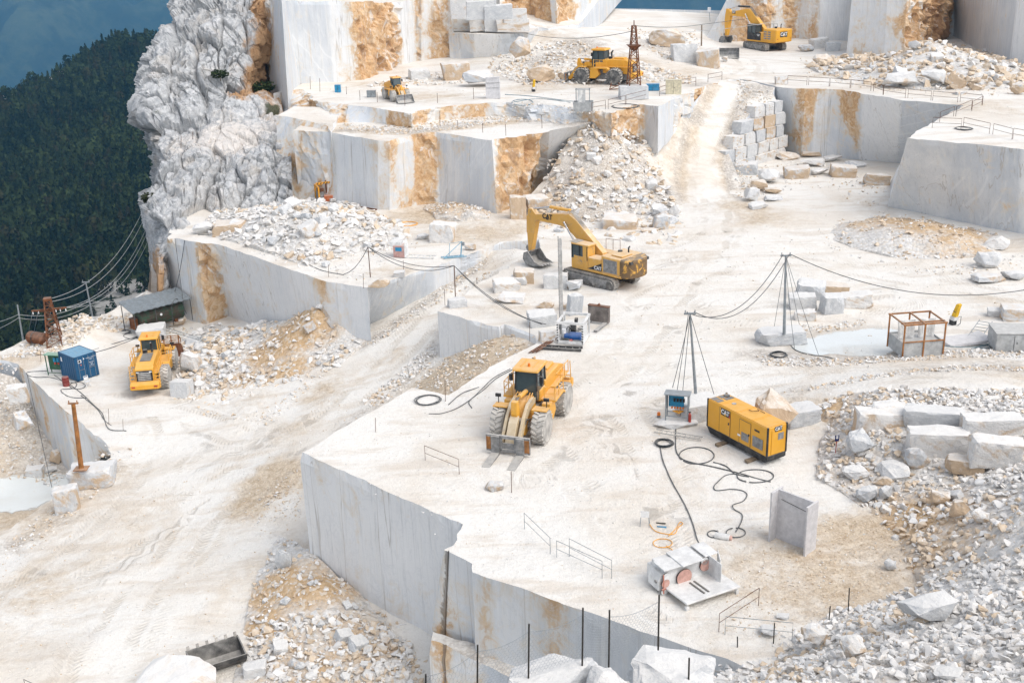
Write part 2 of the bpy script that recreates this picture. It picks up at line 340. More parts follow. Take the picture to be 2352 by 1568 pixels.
def m_hill():
    t = NT('mountain_woodland'); a = t.noise(.02, 6, .65); b = t.noise(.15, 5, .7)
    c = t.mix(t.ramp(a, .4, .6), (.012, .024, .012), (.045, .055, .026)); c = t.mix(t.math('MULTIPLY', t.attr('ridge'), .8), c, (.12, .13, .07)); c = t.mix(t.ramp(t.noise(.006, 5, .7, dist=.5), .42, .6, 0, .7), c, (.014, .02, .012)); c = t.mix(t.ramp(b, .5, .75, 0, .4), c, (.012, .016, .010))  # paler ridges: thinner growth, and slope shading painted into the colour
    rk = t.math('ADD', t.attr('rocky'), t.math('MULTIPLY', t.math('SUBTRACT', b, .5), 1.2)); c = t.mix(t.ramp(rk, .4, .7, 0, .9), c, (.42, .40, .37))
    return t.fin(c, .95, t.bump(b, .8, 6.), spec=.05)
WORN = m_paint('worn_beige_steel', (.50, .38, .22), .5, .7, .3, (.3, .25, .2))
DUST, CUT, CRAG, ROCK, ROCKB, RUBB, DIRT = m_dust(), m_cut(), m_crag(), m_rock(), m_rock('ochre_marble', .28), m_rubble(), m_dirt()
YEL = m_paint('machine_yellow', (.74, .36, .025), .34); YELD = m_paint('worn_machine_yellow', (.66, .34, .04), .6, .6, .12, (.3, .2, .12))
YELC = m_paint('clean_machine_yellow', (.74, .36, .02), .18, .4)
BLK = m_plain('black_plastic', (.02, .02, .022), .55, dust=.25); DGREY = m_plain('dark_steel', (.07, .07, .072), .55, .3, dust=.35)
STEEL = m_plain('galvanised_steel', (.30, .33, .35), .5, .4, dust=.2); DSTEEL = m_plain('dusty_steel', (.26, .26, .26), .6, .2, dust=.6, var=.4)
TYRE = m_plain('dusty_tyre', (.09, .09, .09), .9, dust=.95, spec=.1); TYREW = m_plain('marble_dust_tyre', (.46, .44, .41), .95, var=.3, spec=.1, scale=1.5, dust=.6)
RUSTM = m_plain('rusty_steel', RUST, .85, .1, var=.5, dust=.15); RUSTL = m_plain('orange_rust', (.36, .15, .04), .85, .1, var=.4, dust=.25)
GLASS = m_glass(); CHROME = m_plain('cylinder_rod', (.6, .6, .6), .25, .9); LAMP = m_plain('lamp_lens', (.75, .75, .72), .2)
ORANGE = m_plain('orange_plastic', (.85, .22, .02), .4); RED = m_plain('red_paint', (.45, .05, .03), .5, dust=.2); GREEN = m_plain('green_paint', (.03, .11, .06), .6, dust=.25)
BLUEC = m_paint('container_blue', (.004, .075, .175), .1, .5); BLUE = m_plain('motor_blue', (.01, .10, .35), .45, dust=.2); LBLUE = m_plain('panel_blue', (.02, .25, .45), .45, dust=.2)
LWHITE = m_plain('white_paint', (.80, .80, .80), .5); WPAINT = m_plain('dusty_white_paint', (.74, .74, .73), .6, dust=.3, scale=1.5); CONC = m_plain('pale_concrete', (.60, .59, .60), .85, var=.15, dust=.3, bump=.3)
HOSE = m_plain('black_hose', (.035, .045, .055), .6, dust=.2); ORHOSE = m_plain('orange_hose', (.85, .40, .05), .6); WIRE = m_plain('wire', (.45, .46, .46), .5)
REBAR = m_plain('dark_rebar', (.04, .035, .03), .8, dust=.1); REBARR = m_plain('rusty_rebar', (.16, .09, .06), .8); PINK = m_plain('faded_red_wheel', (.62, .36, .30), .7, dust=.3); CLOTH = m_plain('white_filter_cloth', (.78, .77, .74), .9)
WOOD = m_plain('old_timber', (.25, .19, .13), .9, var=.4); SKIN = m_plain('skin', (.5, .3, .2), .6); VEST = m_plain('green_work_vest', (.05, .45, .2), .7); TREAD = m_plain('dusty_track_steel', (.20, .19, .18), .75, .2, var=.5, dust=.75)
GCOAT = m_plain('dusty_grey_paint', (.42, .43, .43), .6, dust=.4); YTOOL = m_plain('tool_yellow', (.80, .48, .02), .45)
# ------------------------------------------------------------------ land building
def blobs(xy, bl, z0):
    """soft patches: (px,py,radius_m,value[,z]) or ([(px,py),...],radius,value[,z]) along a line"""
    r = np.zeros(len(xy))
    for b in bl:
        if isinstance(b[0], (list, tuple)):
            z = b[3] if len(b) > 3 else z0; q = [P(x[0], x[1], x[2] if len(x) > 2 else z)[:2] for x in b[0]]; rad, val = b[1], b[2]
            d = np.full(len(xy), 1e9)
            for i in range(len(q)-1):
                a, e = q[i], q[i+1]; ab = e-a; t = np.clip(((xy-a) @ ab)/max(ab @ ab, 1e-9), 0, 1); d = np.minimum(d, np.linalg.norm(xy-a-t[:, None]*ab, axis=1))
        else:
            z = b[4] if len(b) > 4 else z0; d = np.linalg.norm(xy-P(b[0], b[1], z)[:2], axis=1); rad, val = b[2], b[3]
        r = np.maximum(r, val*np.exp(-(d/rad)**2))
    return r
def W3(e, z0=0):
    if e[0] == 'w': return A3(e[1:4])
    if e[0] == 'v': return P(e[1], e[2], ZT(e[1], e[2], P(*e[3:6])))   # straight above a base point
    return P(e[0], e[1], e[2])
class Land: pass
def add_tracks(me, V, tracks, z0):
    """wheel paths: across and along coordinates so that tread marks can follow them"""
    n = len(V); best = np.full(n, 1e9); tu = np.zeros(n); tv = np.zeros(n); off = 0.
    for pl in tracks:
        q = A3([P(c[0], c[1], c[2] if len(c) > 2 else z0)[:2] for c in pl]); q = A3([c[:2] for c in catmull([A3([x, y, 0]) for x, y in q], 5)])
        for i in range(len(q)-1):
            a, ab = q[i], q[i+1]-q[i]; L = np.linalg.norm(ab); t = ((V[:, :2]-a) @ ab)/(L*L); tc = np.clip(t, 0, 1); r = V[:, :2]-a-tc[:, None]*ab; d = np.linalg.norm(r, axis=1)
            m = d < best; sg = np.sign(ab[0]*r[:, 1]-ab[1]*r[:, 0]); best = np.where(m, d, best); tu = np.where(m, d*sg, tu); tv = np.where(m, off+t*L, tv); off += L
    setattr_f(me, 'tu', tu); setattr_f(me, 'tv', tv); setattr_f(me, 'tm', np.exp(-(best/3.2)**4))
def bench(name, loop, ctrl=(), grid=1., step=.7, rowstep=.8, z0=0., tan=(), grit=(), wet=(), noise=.06, wallmat=None, deckmat=None, seed=0, chip=.13, label=None, cat=None, kind='structure', flat=False, dust=(), tracks=()):
    """a block of ground: flat or graded top plus its cut faces. loop: [(vertex), base, rough, stain, black]"""
    loop = [e if isinstance(e[0], (tuple, list)) else (e,) for e in loop]
    n = len(loop); T = []; B = []; RG = []; ST = []; BK = []; TN = []; FL = []; rt_ = random.Random(seed)
    top = [W3(e[0]) for e in loop]; bas = []
    for e, t in zip(loop, top):
        b = e[1] if len(e) > 1 else None
        bas.append(A3([t[0], t[1], t[2]-1.5]) if b is None else A3([t[0], t[1], ZT(e[0][0], b[1], t)-.4]) if not np.isscalar(b) and b[0] == 'd' else (A3([t[0], t[1], b]) if np.isscalar(b) else W3(b)))
    for i in range(n):
        j = (i+1) % n; e = loop[i]; r = e[2] if len(e) > 2 else .03; s = e[3] if len(e) > 3 else 0.; bk = e[4] if len(e) > 4 else 0.; fl_ = e[5] if len(e) > 5 else 0.
        tn_ = rt_.random(); L = np.linalg.norm(top[j]-top[i]); far = L > 60 and r <= .03; m = max(1, int(math.ceil(L/(step if not far else 8))))
        for k in range(m):
            a = k/m; T.append(top[i]*(1-a)+top[j]*a); B.append(bas[i]*(1-a)+bas[j]*a); RG.append(r); ST.append(s); BK.append(bk); TN.append(tn_); FL.append(fl_)
    T, B = A3(T), A3(B); N = len(T); RG = A3(RG); ST = A3(ST); BK = A3(BK); TN = A3(TN)
    for _ in range(5): ST = np.where(ST > .95, ST*.7+.15*(np.roll(ST, 1)+np.roll(ST, -1)), .5*ST+.25*(np.roll(ST, 1)+np.roll(ST, -1)))
    ar = sum(T[i][0]*T[(i+1) % N][1]-T[(i+1) % N][0]*T[i][1] for i in range(N)); sg = 1 if ar > 0 else -1
    d = np.roll(T, -1, 0)-np.roll(T, 1, 0); nr = np.stack([d[:, 1], -d[:, 0], np.zeros(N)], 1)*sg; nr /= np.maximum(np.linalg.norm(nr, axis=1), 1e-6)[:, None]
    RGs = np.maximum(np.minimum(RG, np.roll(RG, 1)), .02)
    rows = max(2, int(np.max(T[:, 2]-B[:, 2])/rowstep)); V = []; st = []; bk = []
    for r in range(rows+1):
        a = r/rows; p = T*(1-a)+B*a
        big = fbm(p*A3([1, 1, .6]), .28, 5, seed+3, True); sml = fbm(p, 1.1, 3, seed+9)
        off = RGs*(big*1.1-.35+sml*.35) - np.where(RGs > .2, RGs*.3, 0)
        k_ = np.where(RGs > .14)[0]
        if len(k_):
            pw = p[k_]*A3([1, 1, .75])+np.c_[fbm(p[k_], .3, 2, seed+60), fbm(p[k_], .3, 2, seed+61), fbm(p[k_], .3, 2, seed+62)]*1.2
            e1, c1, f1 = worley(pw, .4, seed+30); e2, c2, f2 = worley(pw, 1.05, seed+34)
            off[k_] = RGs[k_]*(c1*.6-.45+f1*1.3+c2*.2+f2*.55-.3*np.clip(.1-e1, 0, 1)*4+big[k_]*.3)
        off += np.where(RG < .2, .05*fbm(p*A3([1, 1, .1]), .9, 2, seed+5), 0)
        if r == 0: off -= chip*(np.clip(fbm(p, .35, 3, seed+21), 0, 1)*2.5+.25*np.clip(fbm(p, 2.1, 2, seed+22), 0, 1))
        q = p+nr*off[:, None]
        if r == 0: q[:, 2] -= .0
        V.append(q); st.append(ST*(1-A3(FL)*a)); bk.append(BK)
    zfun0 = rbf(np.concatenate([A3([t[:3] for t in top]), A3([P(*c) if c[0] != 'w' else A3(c[1:]) for c in ctrl])]) if len(ctrl) else A3(top),
                np.concatenate([[t[2] for t in top], [c[2] if c[0] != 'w' else c[3] for c in ctrl]])) if not flat else (lambda xy: np.full(len(xy), z0))
    poly = V[0][:, :2]
    def zf(xy):
        xy = np.asarray(xy, float); p = np.c_[xy, np.zeros(len(xy))]
        return zfun0(xy)+noise*fbm(p, .35, 4, seed+40)+noise*.3*fbm(p, 1.7, 2, seed+41)
    # deck
    lo, hi = poly.min(0), poly.max(0)
    gx, gy = np.meshgrid(np.arange(lo[0], hi[0], grid), np.arange(lo[1], hi[1], grid)); g = np.c_[gx.ravel(), gy.ravel()]; g += RNG.uniform(-.3, .3, g.shape)*grid
    g = g[inside(g, poly)]; g = g[segdist(g, poly) > grid*.45] if len(g) else g
    zt = zf(poly) if not flat else V[0][:, 2]+noise*fbm(V[0], .35, 4, seed+40); V[0][:, 2] = zt if not flat else V[0][:, 2]
    pts = [Vector(p) for p in poly.tolist()]+[Vector(p) for p in g.tolist()]
    res = delaunay_2d_cdt(pts, [(i, (i+1) % N) for i in range(N)], [], 1, 1e-5)
    vo = A3([list(p) for p in res[0]]); fo = res[2]; orig = res[3]
    zz = np.empty(len(vo)); zi = zf(vo)
    for i, o in enumerate(orig): zz[i] = V[0][o[0], 2] if (len(o) and o[0] < N) else zi[i]
    dv = np.c_[vo, zz]; base = len(dv)
    W = np.concatenate(V); wf = []
    for r in range(rows):
        for i in range(N):
            j = (i+1) % N; a, b, c, e = r*N+i, r*N+j, (r+1)*N+j, (r+1)*N+i
            wf.append((a+base, e+base, c+base, b+base) if sg > 0 else (a+base, b+base, c+base, e+base))
    F = [tuple(f) for f in fo]+wf
    # orientation of deck: up
    def upw(f): a, b, c = dv[f[0]], dv[f[1]], dv[f[2]]; return (b[0]-a[0])*(c[1]-a[1])-(b[1]-a[1])*(c[0]-a[0]) > 0
    F = [f if k >= len(fo) or upw(f) else tuple(reversed(f)) for k, f in enumerate(F)]
    me = npmesh(name, np.concatenate([dv, W]), F, [deckmat or DUST, wallmat or CUT], [0]*len(fo)+[1]*len(wf), False)
    allv = np.concatenate([dv, W])[:, :2]
    setattr_f(me, 'stain', np.concatenate([np.zeros(base)]+st)); setattr_f(me, 'black', np.concatenate([np.zeros(base)]+bk)); setattr_f(me, 'tone', np.concatenate([np.zeros(base)]+[TN]*(rows+1)))
    if tracks: add_tracks(me, np.concatenate([dv, W]), tracks, z0)
    for nm, bl in (('tan', tan), ('grit', grit), ('wet', wet), ('dust', dust)):
        if bl: setattr_f(me, nm, blobs(allv, bl, z0))
    if len(me.polygons) == len(F): me.polygons.foreach_set('use_smooth', [k < len(fo) for k in range(len(F))])
    o = tag(link(name, me), label, cat, None, kind)
    L = Land(); L.o = o; L.zf = zf; L.poly = poly; L.top = top
    return L
def sheet(name, rows_, nu, nv, amp, mat, seed=0, freq=.12, wrap=True, attrs=None, label=None, cat=None, kind='structure', aniso=(1, 1, 1), sharp=.5):
    """rugged rock face through a grid of control points (rows of (px,py,depth)), roughened with ridged noise"""
    C = A3([[PD(*p) if p[0] != 'w' else A3(p[1:]) for p in r] for r in rows_]); m, n = C.shape[:2]
    def interp(C, t):
        x = np.clip(t, 0, len(C)-1-1e-6); i = x.astype(int); f = (x-i)[:, None, None]; g = lambda k: C[np.clip(k, 0, len(C)-1)]
        a, b, c, d = g(i-1), g(i), g(i+1), g(i+2); return .5*((2*b)+(c-a)*f+(2*a-5*b+4*c-d)*f*f+(3*b-a-3*c+d)*f**3)
    S = interp(C, np.linspace(0, m-1, nv)); S = np.swapaxes(interp(np.swapaxes(S, 0, 1), np.linspace(0, n-1, nu)), 0, 1)
    du = np.gradient(S, axis=1); dvv = np.gradient(S, axis=0); nn = np.cross(du, dvv); nn /= np.maximum(np.linalg.norm(nn, axis=2), 1e-6)[..., None]
    toc = A3([0, 0, CH])-S.mean((0, 1)); 
    if (nn.mean((0, 1)) @ toc) < 0: nn = -nn; flip = True
    else: flip = False
    p = S.reshape(-1, 3); w = p*A3(aniso)+np.c_[fbm(p, .15, 2, seed+70), fbm(p, .15, 2, seed+71), fbm(p, .15, 2, seed+72)]*1.2
    wt = w*A3([1.1, .8, .72])+np.c_[w[:, 2]*.3, w[:, 2]*0, w[:, 0]*-.25]; e0, c0, f0 = worley(wt, freq*.8, seed+5); e1, c1, f1 = worley(wt, freq*2.1, seed+15); e2, c2, f2 = worley(wt, freq*4.9, seed+25); e3, c3, f3 = worley(wt, freq*11, seed+35)
    h = .35*fbm(w, freq*.6, 4, seed, True)+c0*1.0+f0*.8+c1*.5+f1*.6+c2*.22+f2*.36+c3*.1+f3*.22-np.clip(.09-e0, 0, 1)*9-np.clip(.08-e1, 0, 1)*6-np.clip(.07-e2, 0, 1)*2.4
    if callable(amp): am = amp(S).reshape(-1)
    else: am = amp
    q = p+nn.reshape(-1, 3)*(h*am)[:, None]
    idx = np.arange(nu*nv).reshape(nv, nu); F = np.stack([idx[:-1, :-1], idx[:-1, 1:], idx[1:, 1:], idx[1:, :-1]], -1).reshape(-1, 4)
    if not flip: F = F[:, ::-1]
    a, b, c = q[F[0, 0]], q[F[0, 1]], q[F[0, 2]]
    me = npmesh(name, q, np.ascontiguousarray(F), [mat], None, False)
    uu, vv = np.meshgrid(np.linspace(0, 1, nu), np.linspace(0, 1, nv)); uu, vv = uu.ravel(), vv.ravel()
    for nm, fn in (attrs or {}).items(): setattr_f(me, nm, fn(uu, vv, q))
    return tag(link(name, me), label, cat, None, kind)
def G(u, v, cu, cv, ru, rv, val=1.): return val*np.exp(-((u-cu)/ru)**2-((v-cv)/rv)**2)
UP = 9.5
def zu(px): return 9.5 if px < 1450 else 9.5-(px-1450)/350*.8 if px < 1800 else 8.7
def U_(px, py): return (px, py, zu(px))
# ---- low working level, ramp and left shelf (graded sheet)
lowZ = -8.5
low_loop = [((40, 838, -8.5), -15, .05, .3), ((150, 943, -8.5), -16, .05, .35), ((246, 1021, -8.6), (236, 1046, -11), .35, .5), ((262, 1040, -8.9), (258, 1056, -10), .3, .3), ((150, 1118, -9.2), -15.5, .4, .05),
    ((122, 1140, -9.6), -16, .3, 0), ((0, 1232, -10), -15, .2, 0), ((-220, 1330, -10.5), -15), ((-420, 1900, -9)), ((1130, 2050, -9)), ((1250, 1600, -8.5)), ('w', 25, 60, -8.5), ('w', 25, 100, -5), ('w', 4, 112, -.6), ('w', 5.5, 104, -.25), ('w', -2, 107, -.35), (1095, 562, -.5),
    (838, 740, -5.0), (560, 690, -9), ('w', -36, 121, -9.), ('w', -42, 128, -6.5), (338, 668, -6.2), (290, 694, -7.6), (232, 722, -7.4), (192, 724, -6.), (112, 771, -7), (62, 779, -7.6), (0, 806, -8.2), (-60, 818, -8.3), (20, 832, -8.45)]
low_ctrl = [(690, 1283, -7.7), (850, 1380, -8.2), (1000, 1480, -8.4), (700, 1500, -8.5), (985, 1568, -8.6), (0, 1568, -8.7), (300, 1568, -8.7), (600, 1568, -8.6), (0, 1400, -9), (300, 1350, -8.6), (560, 1250, -8.2), (0, 1280, -9.8), (200, 1190, -9), (380, 1130, -8.7),
    (1008, 657, -2.0), (950, 701, -3.05), (1116, 572, -.4), (838, 781, -4.95), (760, 870, -6.2), (650, 960, -7.4), (480, 1060, -8.4), (1002, 830, -4.35), (930, 880, -5.), (860, 935, -5.7), (770, 1000, -6.4), (690, 1062, -6.6), (560, 1120, -8), (620, 1190, -7.9), (690, 1190, -7.8), (1130, 616, -1.4), (1060, 690, -2.9), (1207, 590, -.3), (1180, 572, -.12), (1235, 575, -.08), (1140, 572, -.25),
    (350, 890, -8.5), (250, 950, -8.5), (450, 1000, -8.5), (180, 880, -8.5), (300, 800, -8.5), (120, 850, -8.5), (390, 742, -9), (420, 800, -8.7), (300, 740, -8.6), (600, 760, -8.2), (700, 800, -6.8), (200, 800, -8.4), (60, 815, -8.4), (240, 755, -8.2),
    (1022, 915, -3.2), (1120, 860, -1.4), (1180, 800, -.8), (1120, 780, -1.2), (1215, 785, -.55), (946, 895, -5.2)]
low = bench('ground', low_loop, low_ctrl, grid=.8, step=.8, z0=-8.5, noise=.25, seed=1, kind='structure',
    tan=[([(1120, 600, -1), (960, 740, -4), (840, 870, -6), (640, 1010, -7.5), (420, 1130, -8.5)], 2.2, .3), (620, 1110, 3., 1.1, -7.6), (575, 1160, 2.3, 1., -8), (60, 1340, 5, .45), (200, 1290, 3.5, .3), (420, 1250, 4, .28), (330, 1180, 4, .3), (150, 1400, 4, .3), (1060, 840, 4.6, 1.5, -2), (1000, 885, 3, 1.4, -4), (900, 820, 2.5, .5, -5), (100, 790, 4, .5), (20, 830, 4, .5), (250, 1080, 3, .55, -8.7), (110, 1200, 4, .5, -9.5), (640, 1330, 4, .4), (300, 850, 4, .32), (740, 900, 3, .6, -6.5), (590, 930, 3, .5, -8)],
    grit=[([(1110, 590, -.5), (1000, 665, -2.2), (900, 745, -4), (842, 790, -5)], 1.2, .75), ([(1130, 625, -1.2), (1060, 700, -3), (1000, 800, -4.3), (930, 880, -5), (860, 935, -5.8), (780, 990, -6.4)], 1.4, .6), ([(560, 1170, -8), (640, 1110, -7.5), (690, 1065, -6.6)], 1., .4), (640, 1240, 1.5, .5), (150, 1190, 2, .6, -9.5), (40, 1250, 2.5, .6, -9.8), (240, 740, 3, .5), (120, 770, 3, .7), (320, 690, 4, .7), (250, 1065, 2, .5), (480, 790, 4, .6), (700, 1420, 5, .55)],
    tracks=[[(1165, 575, -.2), (1040, 690, -2.8), (900, 830, -5), (740, 980, -7), (520, 1110, -8.3), (250, 1260, -8.8), (0, 1380, -9)], [(690, 990, -7), (480, 1180, -8.4), (300, 1400, -8.6), (200, 1568, -8.7)], [(340, 900, -8.5), (400, 1010, -8.5), (330, 1130, -8.7), (150, 1300, -9)], [(560, 1000, -8), (420, 960, -8.5), (250, 920, -8.5)]])
# ---- pit at the far left with a pale pond
pit = bench('ground', [((('w', -75, 105, -14)),), ((('w', -70, 60, -15)),), ((('w', -20, 60, -15)),), ((('w', -20, 90, -14)),), ((('w', -44, 100, -14)),)], [(60, 1130, -15.4), (0, 1150, -15.4), (130, 1100, -15.2), (60, 1060, -15), (20, 1000, -12.8), (10, 935, -10.8), (90, 1010, -14), (0, 836, -8.55), (30, 846, -8.7), (-60, 825, -8.4), (20, 885, -10.2), (-60, 870, -9), (-60, 960, -11)], grid=.9, z0=-15, noise=.4, seed=8,
    grit=[(40, 1000, 9, .8), (100, 1060, 5, .7)], tan=[(10, 1040, 3, .7), (30, 1175, 3, .8), (10, 1085, 2.5, .6)], wet=[(60, 1132, 3.6, 1.0, -15.4), (20, 1140, 3.2, 1, -15.4), (100, 1115, 2.5, 1, -15.4)])
# ---- main working level with the front cut, the middle block and the bank in between
main_loop = [((688, 1040, 0), -9.2, .03, .0), ((1050, 1198, 0), -9.2, .05, .0), ((1060, 1204, -.1), -9.2, .3, .2), ((1018, 1262, -.1), (993, 1446, -5.4), .04, .05), ((1028, 1266, -.1), (1021, 1463, -5.4), .03, .9, .9), ((1029.5, 1263, -.1), (1023, 1461, -5.4), .03, .9, .9), ((1032, 1268, -.1), (1027, 1464, -5.4), .04, .0), ((1085, 1293, -.1), (1090, 1487, -5.4), .04, .1), ((1084, 1311, -.1), -9, .04, .1), ((1108, 1321, -.1), -9, .05, 1.3, .3), ((1118, 1325, -.1), -9, .03, .0), ((1240, 1365, -.1), -9, .04, .05), ((1282, 1381, -.1), -9, .04, 1.25), ((1292, 1385, -.1), -9, .04, .0), ((1495, 1455, 0), -9, .03, -.1), ((1669, 1515, 0), -9, .03, 0), (('w', 16, 34, 0), -9), (('w', 40, 20, 0), -3), (('w', 110, 20, 0),), (('w', 110, 175, 0),), (('w', -36, 175, 0),), (('w', -36.3, 120, 0), -9.5, .3, .2), ((386, 549, 0), (372, 668, -8), .12, .1), ((400, 548, 0), -10, .03, .02), ((450, 556, 0), -10, .45, .95), ((503, 564, 0), (528, 740, -9.8), .03, .03),
    ((733, 641, 0), -9, .35, .6), ((752, 646, 0), -9, .03, .05), ((843, 662, 0), -7, .03, .05), ((853, 658, 0), (845, 777, -6.5), .03, .0), ((1000, 612, 0), -4, .04, .1), ((1040, 597, 0), -3, .2, .1), ((1110, 575, 0), -2, .1, .2), ((1150, 558, 0), -1.2, .1, .2), ((1238, 548, 0), -1, .1, .2), ((1246, 600, 0), -1.5, .15, .3), ((1205, 590, -.1), -2, .3, .3), ((1120, 640, -.1), -3.5, .3, .2), ((1040, 690, -.1), -5, .2, .1), ((1005, 715, -.1), -6, .03, .1), ((1062, 731, -.1), -6, .03, .05), ((1116, 747, -.1), -4, .1, .3), ((1146, 752, -.1), -3, .1, .1), ((1158, 746, -.1), -3, .04, .1), ((1228, 771, 0), -3, .05, .1), ((1232, 789, 0), -3, .1, .1), ((1122, 843, 0), -5, .05, .1), ((1031, 906, 0), -6, .05, .1), ((1020, 906, 0), -7, .05, .1), ((946, 889, 0), -8, .1, .1), ((867, 937, 0), -9, .05, .1), ((769, 991, 0), -9, .05, .1)]
main = bench('ground', main_loop, [(1300, 700, 0), (1200, 1000, 0), (1700, 700, 0), (2000, 600, 0), (2300, 800, 0.2), (1500, 1200, 0), (1800, 1400, 0), (900, 1030, 0), (1100, 560, 0), (800, 560, 0), (600, 560, .1), (2250, 690, .1), (1690, 520, .2), (2100, 480, .2), (1400, 860, 0), (1950, 905, 1.6), (2100, 900, 2.4), (2300, 900, 2.8), (2250, 850, 2.2), (2100, 850, 1.7), (1900, 870, .8), (1750, 890, .2), (2200, 810, .9), (1980, 790, 0), (2050, 1000, .3), (2200, 1050, .3), (1900, 1300, .2), (1250, 1300, 0)], grid=.8, step=.6, rowstep=.6, z0=0, noise=.1, seed=2,
    tan=[(1900, 1330, 7, .62), (2000, 1240, 4, .8), (1760, 1260, 4, .3), (1300, 960, 4, .22), (1100, 530, 7, .55), (1000, 500, 6, .6), (1200, 480, 5, .5), (900, 620, 4, .35), (1680, 480, 5, .5), (1620, 420, 5, .55), (1730, 505, 4, .5), ([(1350, 985), (1700, 870), (2352, 855)], 3., .24), ([(1500, 600), (2200, 640)], 4, .2), (2000, 800, 3, .3), (1150, 690, 4, .4), (2330, 700, 5, .3), (1600, 1110, 4, .3), (1800, 960, 4, .5), (2000, 470, 4, .4), (1700, 1420, 3.5, .35), (2352, 920, 5, .35), (1150, 590, 3, .5)],
    grit=[([(1740, 815), (1950, 838), (2150, 832), (2352, 812)], 1.8, .8), (2100, 905, 3, .5), (2300, 900, 4, .65), (1800, 920, 3, .5), (2352, 880, 4, .5), (830, 640, 3, .4), (1850, 770, 2.5, .6), (1950, 745, 2.5, .5), (2060, 1290, 3, .5), (1950, 1400, 4, .3), (1120, 700, 3, .3)],
    tracks=[[(1215, 1060), (1330, 930), (1450, 800), (1560, 660), (1640, 560), (1640, 480)], [(1260, 960), (1330, 1010), (1420, 1130), (1500, 1300), (1560, 1400)], [(1390, 940), (1600, 880), (1850, 868, .7), (2100, 862, 1.8), (2352, 860, 2.3)], [(1480, 690), (1700, 600), (1950, 620), (2352, 690)], [(1130, 548), (1300, 560), (1500, 590), (1650, 540)], [(1400, 900), (1480, 1020), (1500, 1150)], [(1500, 740), (1740, 720), (2050, 690)]],
    wet=[(1950, 790, 3.2, 1.), (1890, 800, 2.4, 1.), (2030, 780, 3., 1.), (1980, 810, 2.5, 1.)])
# ---- ledges of the front cut
bench('rock_ledge', [((992, 1446, -4.75), -8.8, .05, .1), ((984, 1470, -4.75), -9.2, .05, .05), ((1017, 1482, -4.75), -9.2, .03, 1.2, .9), ((1019, 1481, -4.75), -9.2, .03, 1.2, .9), ((1021, 1484, -4.75), -9.2, .03, .05), ((1085, 1514, -4.75), -9.2, .05, .35), ((1112, 1528, -4.75), -9.2, .05, .1), ((1210, 1570, -4.75), -9.2, .05, .1), ((1300, 1530, -4.75), -9), ((1090, 1470, -4.75), -9)], grid=.5, step=.4, z0=-4.75, seed=5, noise=.1, grit=[(1100, 1500, 4, .7, -4.75)])
# ---- upper level: lower step (ledge) and the two cut walls right of it
led = bench('rock_bench', [((672, 300, 7.9), 0, .25, .4), ((757, 305, 7.9), (757, 470, -.3), .03, .1), ((868, 322, 7.9), (868, 488, -.3), .03, .05), ((895, 322, 7.9), (895, 490, -.3), .12, .75, 0, .4), ((938, 312, 7.9), (942, 482, -.3), .03, .12), ((950, 308, 7.9), (962, 478, -.3), .35, 1.), ((1002, 304, 7.9), (1012, 474, -.3), .03, -.05), ((1130, 322, 7.9), (1142, 498, -.3), .5, .75), ((1215, 312, 7.9), (1200, 480, -.3), .9, .8), ((1262, 300, 7.9), (1253, 440, -.3), .03, .02), ((1330, 288, 8.1), (1318, 365, 3.), .3, .3), ((1400, 275, 8.1), 3, .3, .3), (('w', 8, 150, 8), 2), (('w', -20, 150, 7.9), 0), (('w', -24, 134, 7.9), 0)],
    [(1000, 295, 7.9), (1200, 290, 7.9), (850, 300, 7.9)], grid=.8, step=.5, rowstep=.6, z0=7.9, noise=.12, seed=11, tan=[([(780, 300), (950, 305), (1100, 290), (1250, 270)], 2., .6), (1000, 300, 3, .5)], grit=[([(790, 300), (960, 300), (1080, 285)], 2., .8), (1250, 275, 4, .9), (1330, 285, 4, .9), (1180, 262, 3, .8)])
# taller weathered block left of the ledge wall
bench('rock_bench', [((636, 266, 8.6), (632, 470, -.5), .12, .45, .1), ((676, 272, 8.6), (668, 468, -.5), .12, .45, .1), ((752, 290, 8.3), (746, 472, -.4), .1, .55, .15), ((760, 303, 8.2), 0), (('w', -20, 142, 8.6), 0), (('w', -26, 142, 9), 0)], grid=.8, step=.5, rowstep=.6, z0=8.5, seed=13, grit=[(710, 285, 3, .8, 8.6)])
